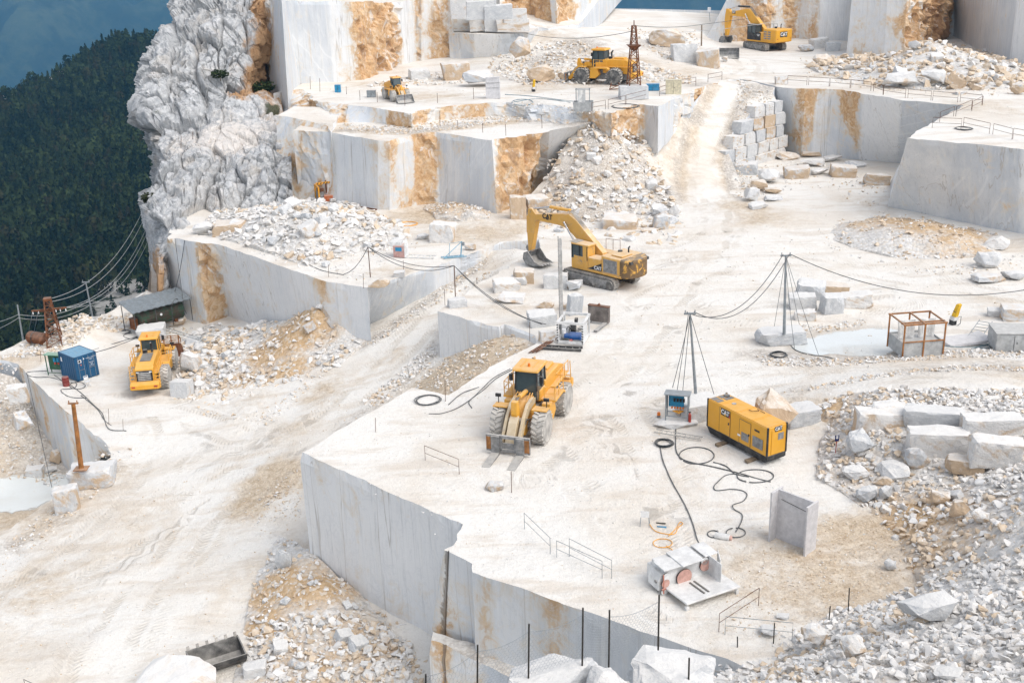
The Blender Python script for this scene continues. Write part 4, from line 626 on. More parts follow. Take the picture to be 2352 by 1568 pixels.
for a in [
 (U, 11, 1192, 138, 58, 66, 't', 1, 'tall tan boulder perched high on the rubble slope below the stacked blocks'),
 (U, 9.6, 1048, 184, 66, 50, 'b', 1, 'tilted orange and white block at the foot of the back wall'),
 (U, 9.6, 1104, 201, 92, 52, 'a', 1, 'long low cream boulder behind the pale concrete box'),
 (U, 9.6, 1247, 191, 80, 55, 'a', 1, 'big ochre and white boulder in front of the fork loader'),
 (U, 9.6, 1300, 184, 40, 30, 'a', 1, 'small cream boulder just behind the raised fork of the yellow loader'),
 (U, 9.6, 962, 183, 48, 32, 'b', 0, 'white block lying behind the cab of the small loader'),
 (U, 9.6, 1572, 145, 58, 52, 'b', 0, 'pale grey block beside the orange topped slab below the wooden pole'),
 (U, 9.4, 1590, 142, 44, 30, 's', 0, 'flat white slab leaning in front of the grey block by the pole'),
 (U, 9.3, 1629, 156, 54, 50, 'b', 1, 'orange faced block standing at the road edge left of the empty bucket'),
 (U, 10, 1542, 112, 108, 58, 'a', 1, 'huge brown outcrop boulder behind the grey block and the pole'),
 (U, 9, 1667, 145, 24, 22, 'a', 1, 'small rounded stone lying against the empty excavator bucket'),
 (U, 8.8, 1853, 120, 42, 26, 'a', 1, 'boulder with a rusty underside right of the far excavator'),
 (U, 8.8, 1884, 112, 40, 30, 'b', 0, 'pale blue grey block in the small pile right of the far excavator'),
 (U, 8.8, 1915, 118, 34, 26, 'b', 0, 'grey block against the white wall right of the far excavator'),
 (U, 8.7, 1896, 150, 56, 30, 'a', 1, 'brown grey boulder at the left end of the dark rubble heap'),
 (heapR, 9, 2070, 197, 84, 46, 's', 0, 'large clean white slab tipped up in front of the dark rubble heap'),
 (heapR, 9.5, 2150, 190, 64, 40, 's', 0, 'pale slab sloping beside the large clean white slab'),
 (heapR, 10, 2105, 150, 50, 34, 'a', 1, 'rounded brown boulder high in the dark rubble heap'),
 (U, 8.6, 2345, 219, 46, 38, 'a', 1, 'brown boulder cut off by the right edge on the upper terrace'),
 (U, 8.7, 1796, 195, 28, 24, 'c', 0, 'squared stone block at the start of the railing on the upper rim'),
 (M_, 0, 1717, 402, 54, 36, 'b', 0, 'grey block at the foot of the stacked wall by the road'),
 (M_, 0, 1770, 423, 64, 46, 'a', 0, 'big blue grey boulder in the recess below the stacked wall'),
 (M_, 0, 1833, 411, 58, 36, 'b', 1, 'cream tipped block right of the blue grey boulder in the recess'),
 (M_, 0, 1810, 369, 60, 26, 's', 1, 'flat slab with an orange top at the back of the recess'),
 (M_, 0, 1886, 402, 50, 22, 's', 0, 'thin pale slab in the middle of the recess floor'),
 (M_, 0, 1870, 384, 64, 20, 's', 0, 'long light blue slab behind the thin pale slab'),
 (M_, 0, 1942, 408, 60, 32, 'b', 1, 'tan edged slab block on the recess floor near the cut wall'),
 (M_, 0, 1862, 362, 52, 24, 's', 1, 'tilted slab against the stained wall at the back of the recess'),
 (M_, 0, 1916, 372, 50, 20, 's', 0, 'wedge of grey stone at the base of the stained cut wall'),
 (M_, 0, 1968, 386, 52, 20, 's', 0, 'flat grey slab at the right end of the recess'),
 (M_, 0, 2018, 426, 58, 32, 'b', 1, 'pink and grey slab beside the rounded corner of the big cut block'),
 (M_, 0, 1730, 463, 44, 40, 'a', 0, 'upright grey boulder in the small stack by the haul road'),
 (M_, 0, 1745, 440, 50, 36, 'a', 1, 'cracked brown boulder on the small stack by the haul road'),
 (M_, 0, 1776, 463, 48, 22, 's', 0, 'squared grey slab at the bottom of the small stack by the haul road'),
 (M_, .8, 1778, 446, 48, 20, 's', 1, 'cream slab lying on the squared grey slab'),
 (M_, 0, 1744, 481, 48, 24, 's', 0, 'low white slab in front of the small stack by the haul road'),
 (M_, 0, 1866, 690, 66, 52, 'b', 0, 'tall pale slab standing behind the cluster of blocks by the pole'),
 (M_, 0, 1846, 712, 62, 44, 'b', 0, 'white block at the left of the cluster behind the tall pole'),
 (M_, 0, 1921, 682, 58, 38, 'b', 1, 'orange topped block at the back of the cluster behind the pole'),
 (M_, 0, 1914, 722, 50, 52, 'b', 0, 'upright grey block at the centre of the cluster behind the pole'),
 (M_, 0, 1972, 709, 74, 32, 'b', 0, 'long low grey block at the right of the cluster behind the pole'),
 (M_, 0, 1852, 737, 50, 28, 'b', 0, 'small squared block in front of the cluster behind the pole'),
 (M_, 0, 2278, 653, 80, 36, 's', 1, 'flat brown striped slab below the big round boulder'),
 (M_, 0, 2275, 618, 72, 54, 'a', 0, 'big round blue grey boulder at the foot of the right cut block'),
 (M_, 0, 2290, 578, 80, 42, 'a', 0, 'pale boulder behind the big round blue grey boulder'),
 (M_, 0, 2336, 645, 60, 32, 's', 0, 'grey brown slab right of the striped slab'),
 (M_, 0, 2290, 728, 36, 24, 'b', 0, 'small dusty block left of the brown stained block at the right edge'),
 (M_, 0, 2342, 738, 72, 42, 'b', 1, 'brown stained block cut by the right edge of the main floor'),
 (M_, 0, 1277, 664, 58, 44, 'b', 0, 'squared white block in front of the excavator track'),
 (M_, 0, 1322, 670, 64, 28, 'a', 0, 'low pointed white rock lying against the excavator track'),
 (M_, 0, 1204, 652, 50, 40, 'b', 1, 'brown block with a rod on it in front of the excavator bucket'),
 (M_, 0, 1163, 671, 60, 32, 'b', 0, 'white block left of the brown block by the bucket'),
 (M_, 0, 1192, 655, 40, 26, 'b', 0, 'small white block tucked behind the brown block by the bucket'),
 (M_, 0, 1172, 698, 78, 24, 's', 0, 'flat grey slab near the edge of the ramp'),
 (M_, 0, 1245, 752, 66, 44, 'b', 0, 'broad white block with a blue grey face left of the chain saw blade'),
 (M_, 0, 1252, 712, 50, 30, 'a', 1, 'dusty boulder behind the broad white block by the saw blade'),
 (M_, 0, 1322, 724, 34, 52, 'b', 0, 'tall pale block standing behind the white framed saw'),
 (M_, 0, 1296, 712, 32, 24, 'a', 1, 'orange rock between the saw blade and the tall pale block'),
 (M_, 0, 1257, 787, 36, 32, 'c', 0, 'rounded white block with cables on top beside the white framed saw'),
 (M_, 0, 1017, 558, 60, 54, 'b', 0, 'large white block alone on the dusty floor below the step walls'),
 (M_, 0, 972, 552, 30, 20, 's', 0, 'white slab beside the large lone white block'),
 (Rd, 1, 1233, 477, 54, 34, 'b', 1, 'cream block resting above the excavator boom at the foot of the rubble'),
 (M_, 0, 1190, 504, 38, 58, 'b', 1, 'tan squared block against the step wall behind the excavator arm'),
 (Rd, 1, 1428, 536, 84, 40, 'b', 1, 'long white slab with an orange side at the foot of the road rubble'),
 (Rd, .3, 1495, 538, 46, 18, 's', 1, 'thin slab with a brown edge right of the long white slab'),
 (Rd, .5, 1522, 530, 52, 46, 'a', 1, 'cracked orange and white boulder at the tip of the road rubble'),
 (Rd, .8, 1516, 500, 60, 40, 'a', 0, 'pale grey boulder above the cracked orange boulder'),
 (Rd, 1.2, 1548, 498, 40, 38, 'a', 0, 'white boulder at the right end of the road rubble'),
 (M_, 0, 1050, 707, 44, 28, 'b', 0, 'white block at the corner above the small cut face'),
 (M_, 0, 465, 541, 60, 40, 'a', 0, 'grey tan boulder on the rim of the left cut block'),
 (M_, 0, 524, 544, 74, 38, 'b', 1, 'cream oblong boulder beside the grey tan boulder on the rim'),
 (M_, 0, 607, 504, 48, 44, 'a', 1, 'round ochre boulder under the crag at the left of the white rubble'),
 (M_, 0, 868, 665, 60, 28, 'a', 1, 'tan topped rock sitting on the corner of the middle cut block'),
 (M_, 0, 917, 637, 26, 18, 'c', 0, 'small grey cube with a blue pipe on the middle cut block'),
 (M_, 0, 1081, 577, 32, 24, 'a', 1, 'tan boulder with a rod on it beside the blue stand'),
 (L_, -8.6, 399, 755, 62, 34, 'a', 1, 'grey tan boulder in front of the old tank'),
 (L_, -8.6, 344, 781, 68, 38, 'b', 0, 'long pale block below the tank shelter'),
 (L_, -8.5, 438, 863, 62, 70, 'a', 0, 'big veined grey boulder right of the loader seen from behind'),
 (L_, -8.5, 462, 858, 42, 34, 'a', 0, 'grey boulder leaning on the big veined boulder'),
 (L_, -8.5, 417, 913, 46, 46, 'c', 0, 'squared grey block below the big veined boulder'),
 (L_, -8.5, 441, 790, 42, 24, 's', 0, 'flat tan rock above the big veined boulder'),
 (L_, -9, 206, 1124, 104, 66, 'b', 1, 'long cream block carrying the rusty post'),
 (L_, -10.5, 150, 1178, 58, 66, 'b', 1, 'rough cream rock face at the edge of the pond'),
 (pit, -15, 78, 1096, 40, 28, 'c', 0, 'squared block beside the pale pond'),
 (pit, -15, 110, 1086, 36, 16, 's', 0, 'thin slab propped beside the squared block at the pond'),
 (pit, -15, 128, 1066, 34, 40, 'a', 1, 'pointed brown grey boulder under the left cut face'),
 (pit, -15, 14, 1097, 36, 18, 's', 1, 'brown slab at the left edge beside the pond'),
 (pit, -12, 52, 994, 58, 66, 'a', 1, 'orange brown rock under the white block in the left pit'),
 (pit, -9.8, 40, 925, 44, 46, 'b', 0, 'white squared rock on top of the orange rock in the left pit'),
 (M_, 0, 1790, 1012, 100, 118, 'a', 1, 'huge ochre and white boulder behind the yellow generator', None, None, .8, (.3, .25), 1.15),
 (L_, -8.6, 395, 1625, 200, 110, 's', 0, 'broad smooth pale slab in front of the empty bucket at the bottom'),
 (M_, .4, 1842, 978, 90, 50, 'b', 0, 'smooth white slab leaning between the generator and the rubble'),
 (heapF, 2.3, 2048, 954, 100, 40, 's', 0, 'pale slab topping the left end of the big block wall', None, None, 0.5),
 (heapF, 1.2, 2030, 1005, 124, 74, 'b', 0, 'large block with a brown end at the left of the big block wall', None, None, 0.42),
 (heapF, 1.9, 2150, 996, 136, 60, 'b', 0, 'long flat block topped with gravel in the upper course of the big block wall', None, None, 0.36),
 (heapF, 2.2, 2284, 1014, 140, 66, 'b', 0, 'rounded grey block at the right of the upper course of the big block wall', None, None, 0.36),
 (heapF, .6, 2163, 1060, 146, 84, 'b', 0, 'massive tan grey block below the gravel topped one', None, None, 0.38),
 (heapF, .9, 2292, 1077, 120, 80, 'b', 0, 'massive speckled block at the lower right of the big block wall', None, None, 0.42),
 (heapF, .8, 2222, 1090, 88, 36, 'b', 1, 'half buried rusty stained block under the massive blocks', None, None, 0.45),
 (heapF, .7, 2110, 1082, 56, 68, 't', 1, 'pointed tan shard leaning against the massive blocks'),
 (heapF, 1., 1980, 1050, 68, 72, 'a', 0, 'tilted grey wedge below the large block with a brown end'),
 (heapF, .8, 1968, 1108, 72, 46, 'a', 0, 'triangular white rock at the middle of the near rubble'),
 (heapF, .8, 2058, 1106, 84, 50, 's', 0, 'broad grey brown rock right of the triangular white one'),
 (heapF, .5, 2030, 1118, 52, 30, 'a', 1, 'round tan rock under the broad grey brown one'),
 (heapF, .5, 1993, 1158, 54, 48, 'a', 0, 'curved white rock at the foot of the near rubble'),
 (heapF, .5, 2036, 1150, 36, 42, 'a', 0, 'pair of fused pale rocks beside the curved white rock'),
 (heapF, 1., 2163, 1161, 54, 42, 'a', 1, 'egg shaped cream rock on the dirt slope'),
 (heapF, 1., 2210, 1199, 54, 66, 't', 1, 'upright pinkish rock right of the egg shaped one'),
 (heapF, 1.4, 2257, 1205, 50, 42, 'a', 0, 'dark blue grey rock on the near slope'),
 (M_, 0, 2048, 1312, 34, 34, 'a', 0, 'lone pale rock lying on the brown dirt'),
 (N_, 4, 2145, 1434, 146, 84, 's', 0, 'very large white slab jutting from the near slope'),
 (N_, 4, 1964, 1520, 76, 74, 'a', 0, 'bright white boulder low on the near slope'),
 (N_, 3, 1885, 1482, 90, 60, 'a', 0, 'broad white rock at the crest of the near slope'),
 (N_, 4, 1893, 1468, 30, 28, 'a', 0, 'small white rock beside the broad white rock on the crest'),
 (N_, 7, 2184, 1567, 70, 34, 's', 0, 'half buried grey slab at the bottom of the near slope'),
 (N_, 6, 2240, 1530, 50, 44, 'a', 0, 'angular grey rock low on the near slope'),
 (L_, -8.6, 584, 1560, 56, 40, 'b', 0, 'grey block beside the empty loader bucket'),
 (L_, -7.9, 652, 1325, 44, 74, 'a', 0, 'upright grey slab of rock left of the front cut corner'),
 (M_, 0, 1768, 1465, 56, 32, 'a', 0, 'dusty white rock inside the rebar railing at the near edge'),
 (M_, 0, 1800, 1424, 32, 16, 's', 0, 'small flat white rock behind the near rebar railing'),
 (M_, 0, 1137, 1130, 46, 30, 's', 1, 'flat round pinkish rock in front of the fork tines')]:
    boulder(*a)
# front rim: two big broken rocks the stakes stand on
def rim_rock(px, py, dep, dims, rz, seed, label):
    me = bm_mesh(hull_rock(seed, (1, 1, 1), 26, .45, 3, .04), 'boulder', ROCK); c = PD(px, py, dep); place_rock('boulder', me, c, dims, rz, (.1, -.05), False, label, 'boulder')
rim_rock(1272, 1590, 26.5, (2.7, 2.2, 1.35), .2, 301, 'bright white boulder at the bottom carrying two black stakes')
rim_rock(1525, 1583, 28, (3.0, 2.4, 1.75), -.3, 303, 'white boulder with an ochre side at the bottom below the saw machine')
rim_rock(1408, 1592, 26, (1.5, 1.6, 1.2), .5, 304, 'grey white rock wedged between the two big rim boulders')
# squared blocks: retaining wall of the haul road and the stack on the back ledge
def stack(pts, label, group, sc_=1.):
    for (px, py, z, w, h, d, rz) in pts:
        c = P(px, py, z); rs = random.Random(int(px*13+py)); me = PC[rs.randrange(5)]
        place_rock('marble_block', me, (c[0], c[1]+d*.5, c[2]+h/2), (w, d/.95, h/.95), R(rz)+rs.uniform(-.05, .05), (rs.uniform(-.03, .03), rs.uniform(-.03, .03)), rs.random() < .12, label, 'block', group)
wdir = (WB-WA)/np.linalg.norm(WB-WA); WL = np.linalg.norm(WB-WA)
for r in range(6):
    s = -.6 if r % 2 else 0.; k = 0
    while s < WL+1:
        rs = random.Random(r*50+k); w = rs.uniform(1.9, 2.6); t = (s+w/2)/WL; k += 1; s += w
        w0, zt = wall_top(min(1, max(0, t))); zb = -.2+r*1.48
        if zb+.7 > zt: continue
        c = WA+wdir*(s-w/2)+RN*(.22*r+.55); hh = 1.5 if zb+1.5 < zt+.6 else zt+.45-zb
        place_rock('marble_block', PC[rs.randrange(5)], (c[0], c[1], zb+hh/2), (w*.97, 1.7, hh/.93), math.atan2(wdir[1], wdir[0])+rs.uniform(-.05, .05), (rs.uniform(-.03, .03), rs.uniform(-.03, .03)), rs.random() < .15, 'squared marble block in the stepped wall holding up the right side of the haul road', 'block', 'blocks in the road retaining wall')
stack([(1062, 72, 14.2, 3.9, 2.1, 2, 0), (1063, 45, 16.3, 3.6, 3.4, 2, 0), (1106, 74, 14.2, 3.7, 2.9, 2, 0), (1106, 48, 17., 4.2, 2.6, 2, -3), (1140, 74, 14.2, 3.6, 2.9, 2, 0), (1145, 47, 17., 4.1, 2., 2, 3), (1180, 74, 14.2, 5.2, 1.9, 2, 0), (1184, 54, 16., 3.6, 2., 2, 4)], 'squared grey marble block stacked two high on the ledge under the back road', 'blocks stacked on the back ledge')
# loose boulders of each heap
BUD = [0]
def heap(land, z0, poly, n, smin, smax, label, group, brown=.3, kinds='aaaab', lift=.15, avoid=None):
    q = A3([P(x, y, z0)[:2] for x, y in poly]); lo, hi = q.min(0), q.max(0); k = 0; t = 0; rs = random.Random(n*7+int(poly[0][0]))
    while k < n and t < n*60:
        t += 1; p = A3([rs.uniform(lo[0], hi[0]), rs.uniform(lo[1], hi[1])])
        if not inside(p[None], q)[0]: continue
        z = float(land.zf(p[None])[0]); s = smin+(smax-smin)*rs.random()**1.8; kd = rs.choice(kinds); me = SRC[kd][rs.randrange(len(SRC[kd]))]
        place_rock(NM[kd], me, (p[0], p[1], z+s*lift), (s, s*rs.uniform(.85, 1.15), s*rs.uniform(.8, 1.1)), rs.uniform(0, 6.28), (rs.uniform(-.5, .5), rs.uniform(-.5, .5)), rs.random() < brown, label, 'rock', group); k += 1
heap(heapB, 1, [(530, 520), (640, 575), (740, 592), (820, 570), (880, 545), (830, 500), (700, 470), (580, 478)], 34, .7, 1.9, 'broken white marble rock in the rubble heap on the left cut block', 'rocks in the white rubble heap', .12)
heap(heapD, -7.5, [(405, 885), (480, 915), (560, 800), (640, 735), (560, 755), (420, 770)], 24, .7, 1.6, 'pale rock among the boulders between the rear view loader and the brown mound', 'rocks left of the brown mound', .25)
heap(heapD, -6.5, [(480, 920), (600, 945), (690, 895), (820, 790), (800, 760), (700, 800)], 20, .6, 1.2, 'tan rock scattered over the foot of the brown mound', 'rocks on the brown mound', .6)
heap(Rd, 2, [(1240, 480), (1380, 520), (1540, 535), (1555, 480), (1500, 400), (1420, 380), (1330, 400)], 28, .8, 1.9, 'tan and white rock in the big rubble slope left of the haul road', 'rocks on the road rubble slope', .4)
heap(heapR, 9.5, [(1880, 160), (2000, 190), (2200, 200), (2320, 192), (2270, 140), (2170, 100), (2080, 130)], 30, .9, 2.3, 'dark brown broken rock in the heap under the cave in the high wall', 'rocks in the dark upper heap', .5)
heap(heapF, 1.2, [(1900, 930), (1980, 1000), (1930, 1080), (2060, 1200), (2200, 1260), (2330, 1150), (2250, 1100), (2100, 1110), (1990, 1010)], 26, .35, .95, 'angular rock strewn over the slope below the big block wall', 'rocks below the big block wall', .3)
heap(heapA, -8, [(590, 1400), (620, 1540), (760, 1560), (960, 1560), (940, 1470), (820, 1400), (720, 1330), (640, 1330)], 36, .35, 1., 'pale broken rock in the dirt heap against the front cut face', 'rocks against the front cut', .25)
heap(N_, 5, [(1850, 1540), (2050, 1390), (2352, 1300), (2352, 1568), (1950, 1568)], 18, .25, .6, 'small angular rock lying on the near slope at lower right', 'rocks on the near slope', .2)
def shrub(px, py, dep, s, label, dry=False):
    V, Fc, T = [], [], []
    for k in range(260):
        v = Vector((random.gauss(0, 1), random.gauss(0, 1), random.gauss(0, .7))).normalized()*random.random()**.4*s*.5; a = random.random()*6.28; u = Vector((random.uniform(-1, 1), random.uniform(-1, 1), random.uniform(-1, 1))).normalized(); w = u.orthogonal().normalized(); q = s*.11; b = len(V)
        V += [v+u*q, v-u*q*.5+w*q*.7, v-u*q*.5-w*q*.7]; Fc.append((b, b+1, b+2)); T += [random.random()]*3
    me = npmesh('shrub', A3([list(p) for p in V])*A3([1.3, 1, .7]), Fc, [FOR]); setattr_f(me, 'tone', T); setattr_f(me, 'hue', np.full(len(V), .9 if dry else .3)); o = link('shrub', me); o.location = PD(px, py, dep); tag(o, label, 'shrub')
    MB().cyl((0, 0, -s*.5), (0, 0, s*.2), .06, n=5).build('stem', WOOD, o)
FOR = m_forest()
shrub(603, 200, 149, 2.6, 'dark green shrub at the foot of the orange face of the crag'); shrub(352, 455, 131, 2.2, 'yellowish shrub clinging to the left edge of the crag', True); shrub(505, 170, 143, 1.8, 'small green shrub high on the grey crag'); shrub(430, 262, 141, 1.5, 'low green shrub under the overhang of the crag')
# ------------------------------------------------------------------ small broken stone, too much to count
RP = []
for i in range(10):
    bm = hull_rock(400+i, (1, .8, .6), 10, .3, 0); bmesh.ops.triangulate(bm, faces=bm.faces); bm.verts.index_update()
    RP.append((A3([list(v.co) for v in bm.verts]), np.array([[v.index for v in f.verts] for f in bm.faces]))); bm.free()
RV, RF, RS, RB = [], [], [], []; RBASE = [0]
def scat(land, z0, poly, n, smin, smax, brown=.3, p=2.2, clump=0., sink=.15):
    q = A3([P(x[0], x[1], x[2] if len(x) > 2 else z0)[:2] for x in poly]) if poly is not None else A3(land.poly); lo, hi = q.min(0), q.max(0); xy = RNG.uniform(lo, hi, (n*6, 2)); xy = xy[inside(xy, q)]
    if clump: c = fbm(np.c_[xy, np.zeros(len(xy))], .35, 3, 200); xy = xy[RNG.random(len(xy)) < np.clip(.5+clump*c*1.6, 0, 1)]
    xy = xy[:n]; z = land.zf(xy); s = smin+(smax-smin)*RNG.random(len(xy))**p; bn = np.clip(brown+.5*fbm(np.c_[xy, np.zeros(len(xy))], .25, 3, 210), 0, 1)
    for i in range(len(xy)):
        V, Fc = RP[RNG.integers(10)]; M = A3(Matrix.Rotation(RNG.uniform(0, 6.28), 3, 'Z') @ Matrix.Rotation(RNG.uniform(-.7, .7), 3, 'X') @ Matrix.Rotation(RNG.uniform(-.5, .5), 3, 'Y'))
        X = (V*s[i]*RNG.uniform(.75, 1.25, 3)) @ M.T + A3([xy[i, 0], xy[i, 1], z[i]+s[i]*sink])
        RV.append(X); RF.append(Fc+RBASE[0]); RBASE[0] += len(V); k = RNG.random(); RS.append(np.full(len(V), np.clip(k*1.1, 0, 1))); RB.append(np.full(len(V), 1. if RNG.random() < bn[i] else RNG.random()*.25))
PB_ = [(460, 520), (560, 560), (700, 606), (800, 585), (930, 555), (900, 510), (760, 468), (600, 458), (500, 500)]
scat(heapB, 1, None, 3000, .1, 1.25, .12, 3.2)
scat(main, 0, [(470, 530), (560, 575), (700, 622), (830, 655), (900, 600), (960, 560), (940, 520)], 700, .08, .4, .2, 3)
scat(heapD, -7, None, 1500, .06, .9, .45, 3.6)
scat(heapD, -8, [(400, 790), (415, 900), (470, 925), (600, 945), (620, 880), (540, 860), (600, 760), (520, 750)], 1300, .12, 1.0, .3, 2.8)
scat(low, -8.5, [(400, 770), (400, 920), (560, 975), (700, 930), (840, 800), (780, 900), (620, 1000), (470, 960), (380, 880)], 900, .08, .4, .35, 3)
scat(road, 2, [(1225, 490), (1370, 515), (1550, 540), (1575, 470), (1530, 400), (1480, 350), (1400, 300), (1320, 310), (1260, 400)], 4200, .08, 1.25, .42, 3.4)
scat(heapE, .5, None, 620, .07, .7, .6, 3.4)
scat(main, 0, [(1870, 520), (1950, 590), (2140, 615), (2300, 600), (2352, 580), (2352, 620), (2140, 640), (1900, 570)], 260, .08, .4, .3, 3)
scat(heapR, 9.5, None, 2400, .12, 1.6, .85, 3.)
scat(upper, 8.8, [(1830, 130), (1860, 175), (2000, 205), (2330, 220), (2352, 200), (2000, 190)], 300, .1, .5, .5, 3)
scat(heapF, 1.2, None, 7500, .04, .6, .3, 3.6)
scat(heapF, 2.6, [(1950, 900), (2352, 900), (2352, 960), (2200, 930), (2050, 935)], 900, .1, .5, .3, 2)
scat(heapA, -8, None, 1700, .04, .5, .4, 3.4)
scat(heapA, -8.2, [(590, 1430), (560, 1530), (700, 1580), (970, 1580), (960, 1490), (860, 1430), (760, 1440)], 1300, .08, .7, .3, 2.8)
scat(near, 4, [(1560, 1560, 1), (1695, 1515, -.5), (1790, 1470, -.2), (1900, 1414, 0), (2000, 1376, .3), (2100, 1330, 1.2), (2220, 1298, 2.6), (2352, 1274, 3.6), (2480, 1250, 5), (2480, 1640, 11), (1900, 1650, 7.5), (1640, 1640, 2)], 15000, .03, .55, .12, 5.)
scat(heapC, .5, None, 420, .1, .55, .5)
scat(low, -3, [(1122, 845, -1.5), (1031, 908, -3), (946, 890, -5), (1000, 830, -4.3), (1060, 790, -2.5), (1130, 755, -1), (1228, 790, -.5)], 900, .08, .42, .45, 2.6)
scat(low, -4, [(1005, 825, -4.3), (940, 880, -5), (860, 940, -5.8), (830, 925, -5.9), (920, 850, -5), (990, 790, -4)], 500, .08, .5, .2, 2.2)
scat(low, -3, [(838, 790, -5), (1010, 660, -2), (1115, 575, -.4), (1125, 590, -.6), (1020, 680, -2.4), (850, 800, -5)], 700, .07, .4, .35, 2.4)
scat(low, -3, [(1135, 625, -1.3), (1060, 700, -3), (1020, 760, -4), (1000, 750, -4), (1050, 680, -2.8), (1120, 620, -1.2)], 300, .07, .35, .3, 2.6)
scat(low, -8, [(560, 1180, -8), (640, 1110, -7.5), (690, 1070, -6.7), (690, 1180, -7.7), (600, 1210, -8)], 350, .05, .3, .5, 3)
scat(low, -7.5, [(60, 782, -7.5), (190, 726, -6.3), (230, 724, -7.3), (340, 672, -6.5), (350, 730, -8), (230, 770, -8), (130, 810, -8), (0, 815, -8)], 1200, .12, .7, .35)
scat(low, -8.5, [(340, 735), (440, 740), (470, 800), (400, 800), (330, 780)], 300, .1, .5, .2, 2.2)
scat(low, -9, [(250, 1020), (330, 1040), (250, 1110), (160, 1190), (40, 1260), (0, 1235), (150, 1120)], 420, .06, .4, .25, 2.8)
scat(low, -8.6, [(0, 1240), (600, 1050), (900, 900), (690, 1280), (500, 1568), (0, 1568)], 2400, .02, .18, .3, 3.5)
scat(pit, -14, [(0, 900), (60, 950), (130, 1050), (150, 1100), (60, 1070), (0, 1080)], 900, .08, .5, .3, 2.4)
scat(main, .4, [(1735, 808), (1950, 830), (2150, 822), (2352, 795), (2352, 840), (2150, 852), (1950, 852), (1750, 832)], 1500, .07, .38, .35, 2.6)
scat(main, 0, [(1830, 745), (1900, 745), (1985, 732), (1990, 745), (1900, 762), (1840, 760)], 250, .07, .35, .5, 2.6)
scat(main, .5, [(1780, 905), (1980, 890), (2352, 880), (2352, 905), (1900, 912)], 500, .06, .4, .35, 2.4)
scat(main, 0, [(1680, 385), (1800, 365), (1960, 395), (2040, 430), (2040, 500), (1980, 480), (1850, 430), (1720, 490)], 420, .08, .5, .3, 2.6)
scat(road, 3, [(1690, 250, 5), (1690, 330, 3), (1690, 440, .5), (1712, 470, 0), (1730, 420, .2), (1700, 300, 4.3), (1780, 236, 7.5), (1770, 205, 8.4), (1730, 240, 6.5)], 900, .06, .45, .3, 2.6)
scat(upper, 10.5, [(1120, 160, 9.6), (1200, 192, 9.6), (1330, 195, 9.6), (1450, 186, 9.6), (1590, 190, 9.4), (1590, 172, 9.5), (1480, 152, 10), (1400, 118, 11.5), (1320, 92, 12.5), (1230, 78, 13.5), (1160, 90, 12)], 2600, .12, .8, .35)
scat(upper, 10, [(1440, 60, 12.5), (1600, 70, 10.8), (1620, 130, 9.4), (1540, 150, 9.7), (1470, 120, 10.8)], 700, .12, .7, .4)
scat(upper, 9.5, [(830, 200), (920, 182), (1010, 172), (1110, 170), (1110, 190), (1000, 195), (900, 200)], 420, .12, .8, .35, 2.2)
scat(led, 7.9, [(760, 292), (870, 312), (950, 305), (1090, 292), (1180, 280), (1300, 285), (1310, 272), (1160, 262), (950, 285), (880, 290), (790, 285)], 1300, .08, .5, .45, 2.4)
scat(upper, 9.4, [(1180, 235), (1300, 245), (1400, 250), (1400, 262), (1290, 262), (1170, 250)], 300, .06, .35, .2, 2.4)
scat(main, 0, [(900, 470), (1220, 500), (1500, 560), (2000, 480), (2352, 620), (2352, 860), (1400, 960), (1000, 620), (600, 600)], 1800, .03, .22, .25, 3.5)
scat(main, 0, [(700, 1045), (1000, 900), (1500, 900), (2000, 1200), (2050, 1300), (1650, 1490), (1100, 1290)], 2600, .015, .14, .15, 3.5)
scat(upper, 9, [(700, 215), (1300, 240), (1640, 185), (1800, 190), (2200, 235), (2352, 300), (2352, 220), (1850, 180), (1650, 130), (1000, 190)], 500, .04, .25, .3, 3)
scat(main, 0, [(1690, 1300), (1900, 1180), (2050, 1230), (2085, 1330), (1900, 1420), (1800, 1470), (1660, 1455)], 2200, .015, .15, .85, 3.2)
me = npmesh('rubble', np.concatenate(RV), np.concatenate(RF), [RUBB], None, False); setattr_f(me, 'shade', np.concatenate(RS)); setattr_f(me, 'brown', np.concatenate(RB))
tag(link('rubble', me), 'small broken marble stones and chips strewn over heaps and floors', 'rubble', None, 'stuff')
print('individual rocks', len(ROCKS))
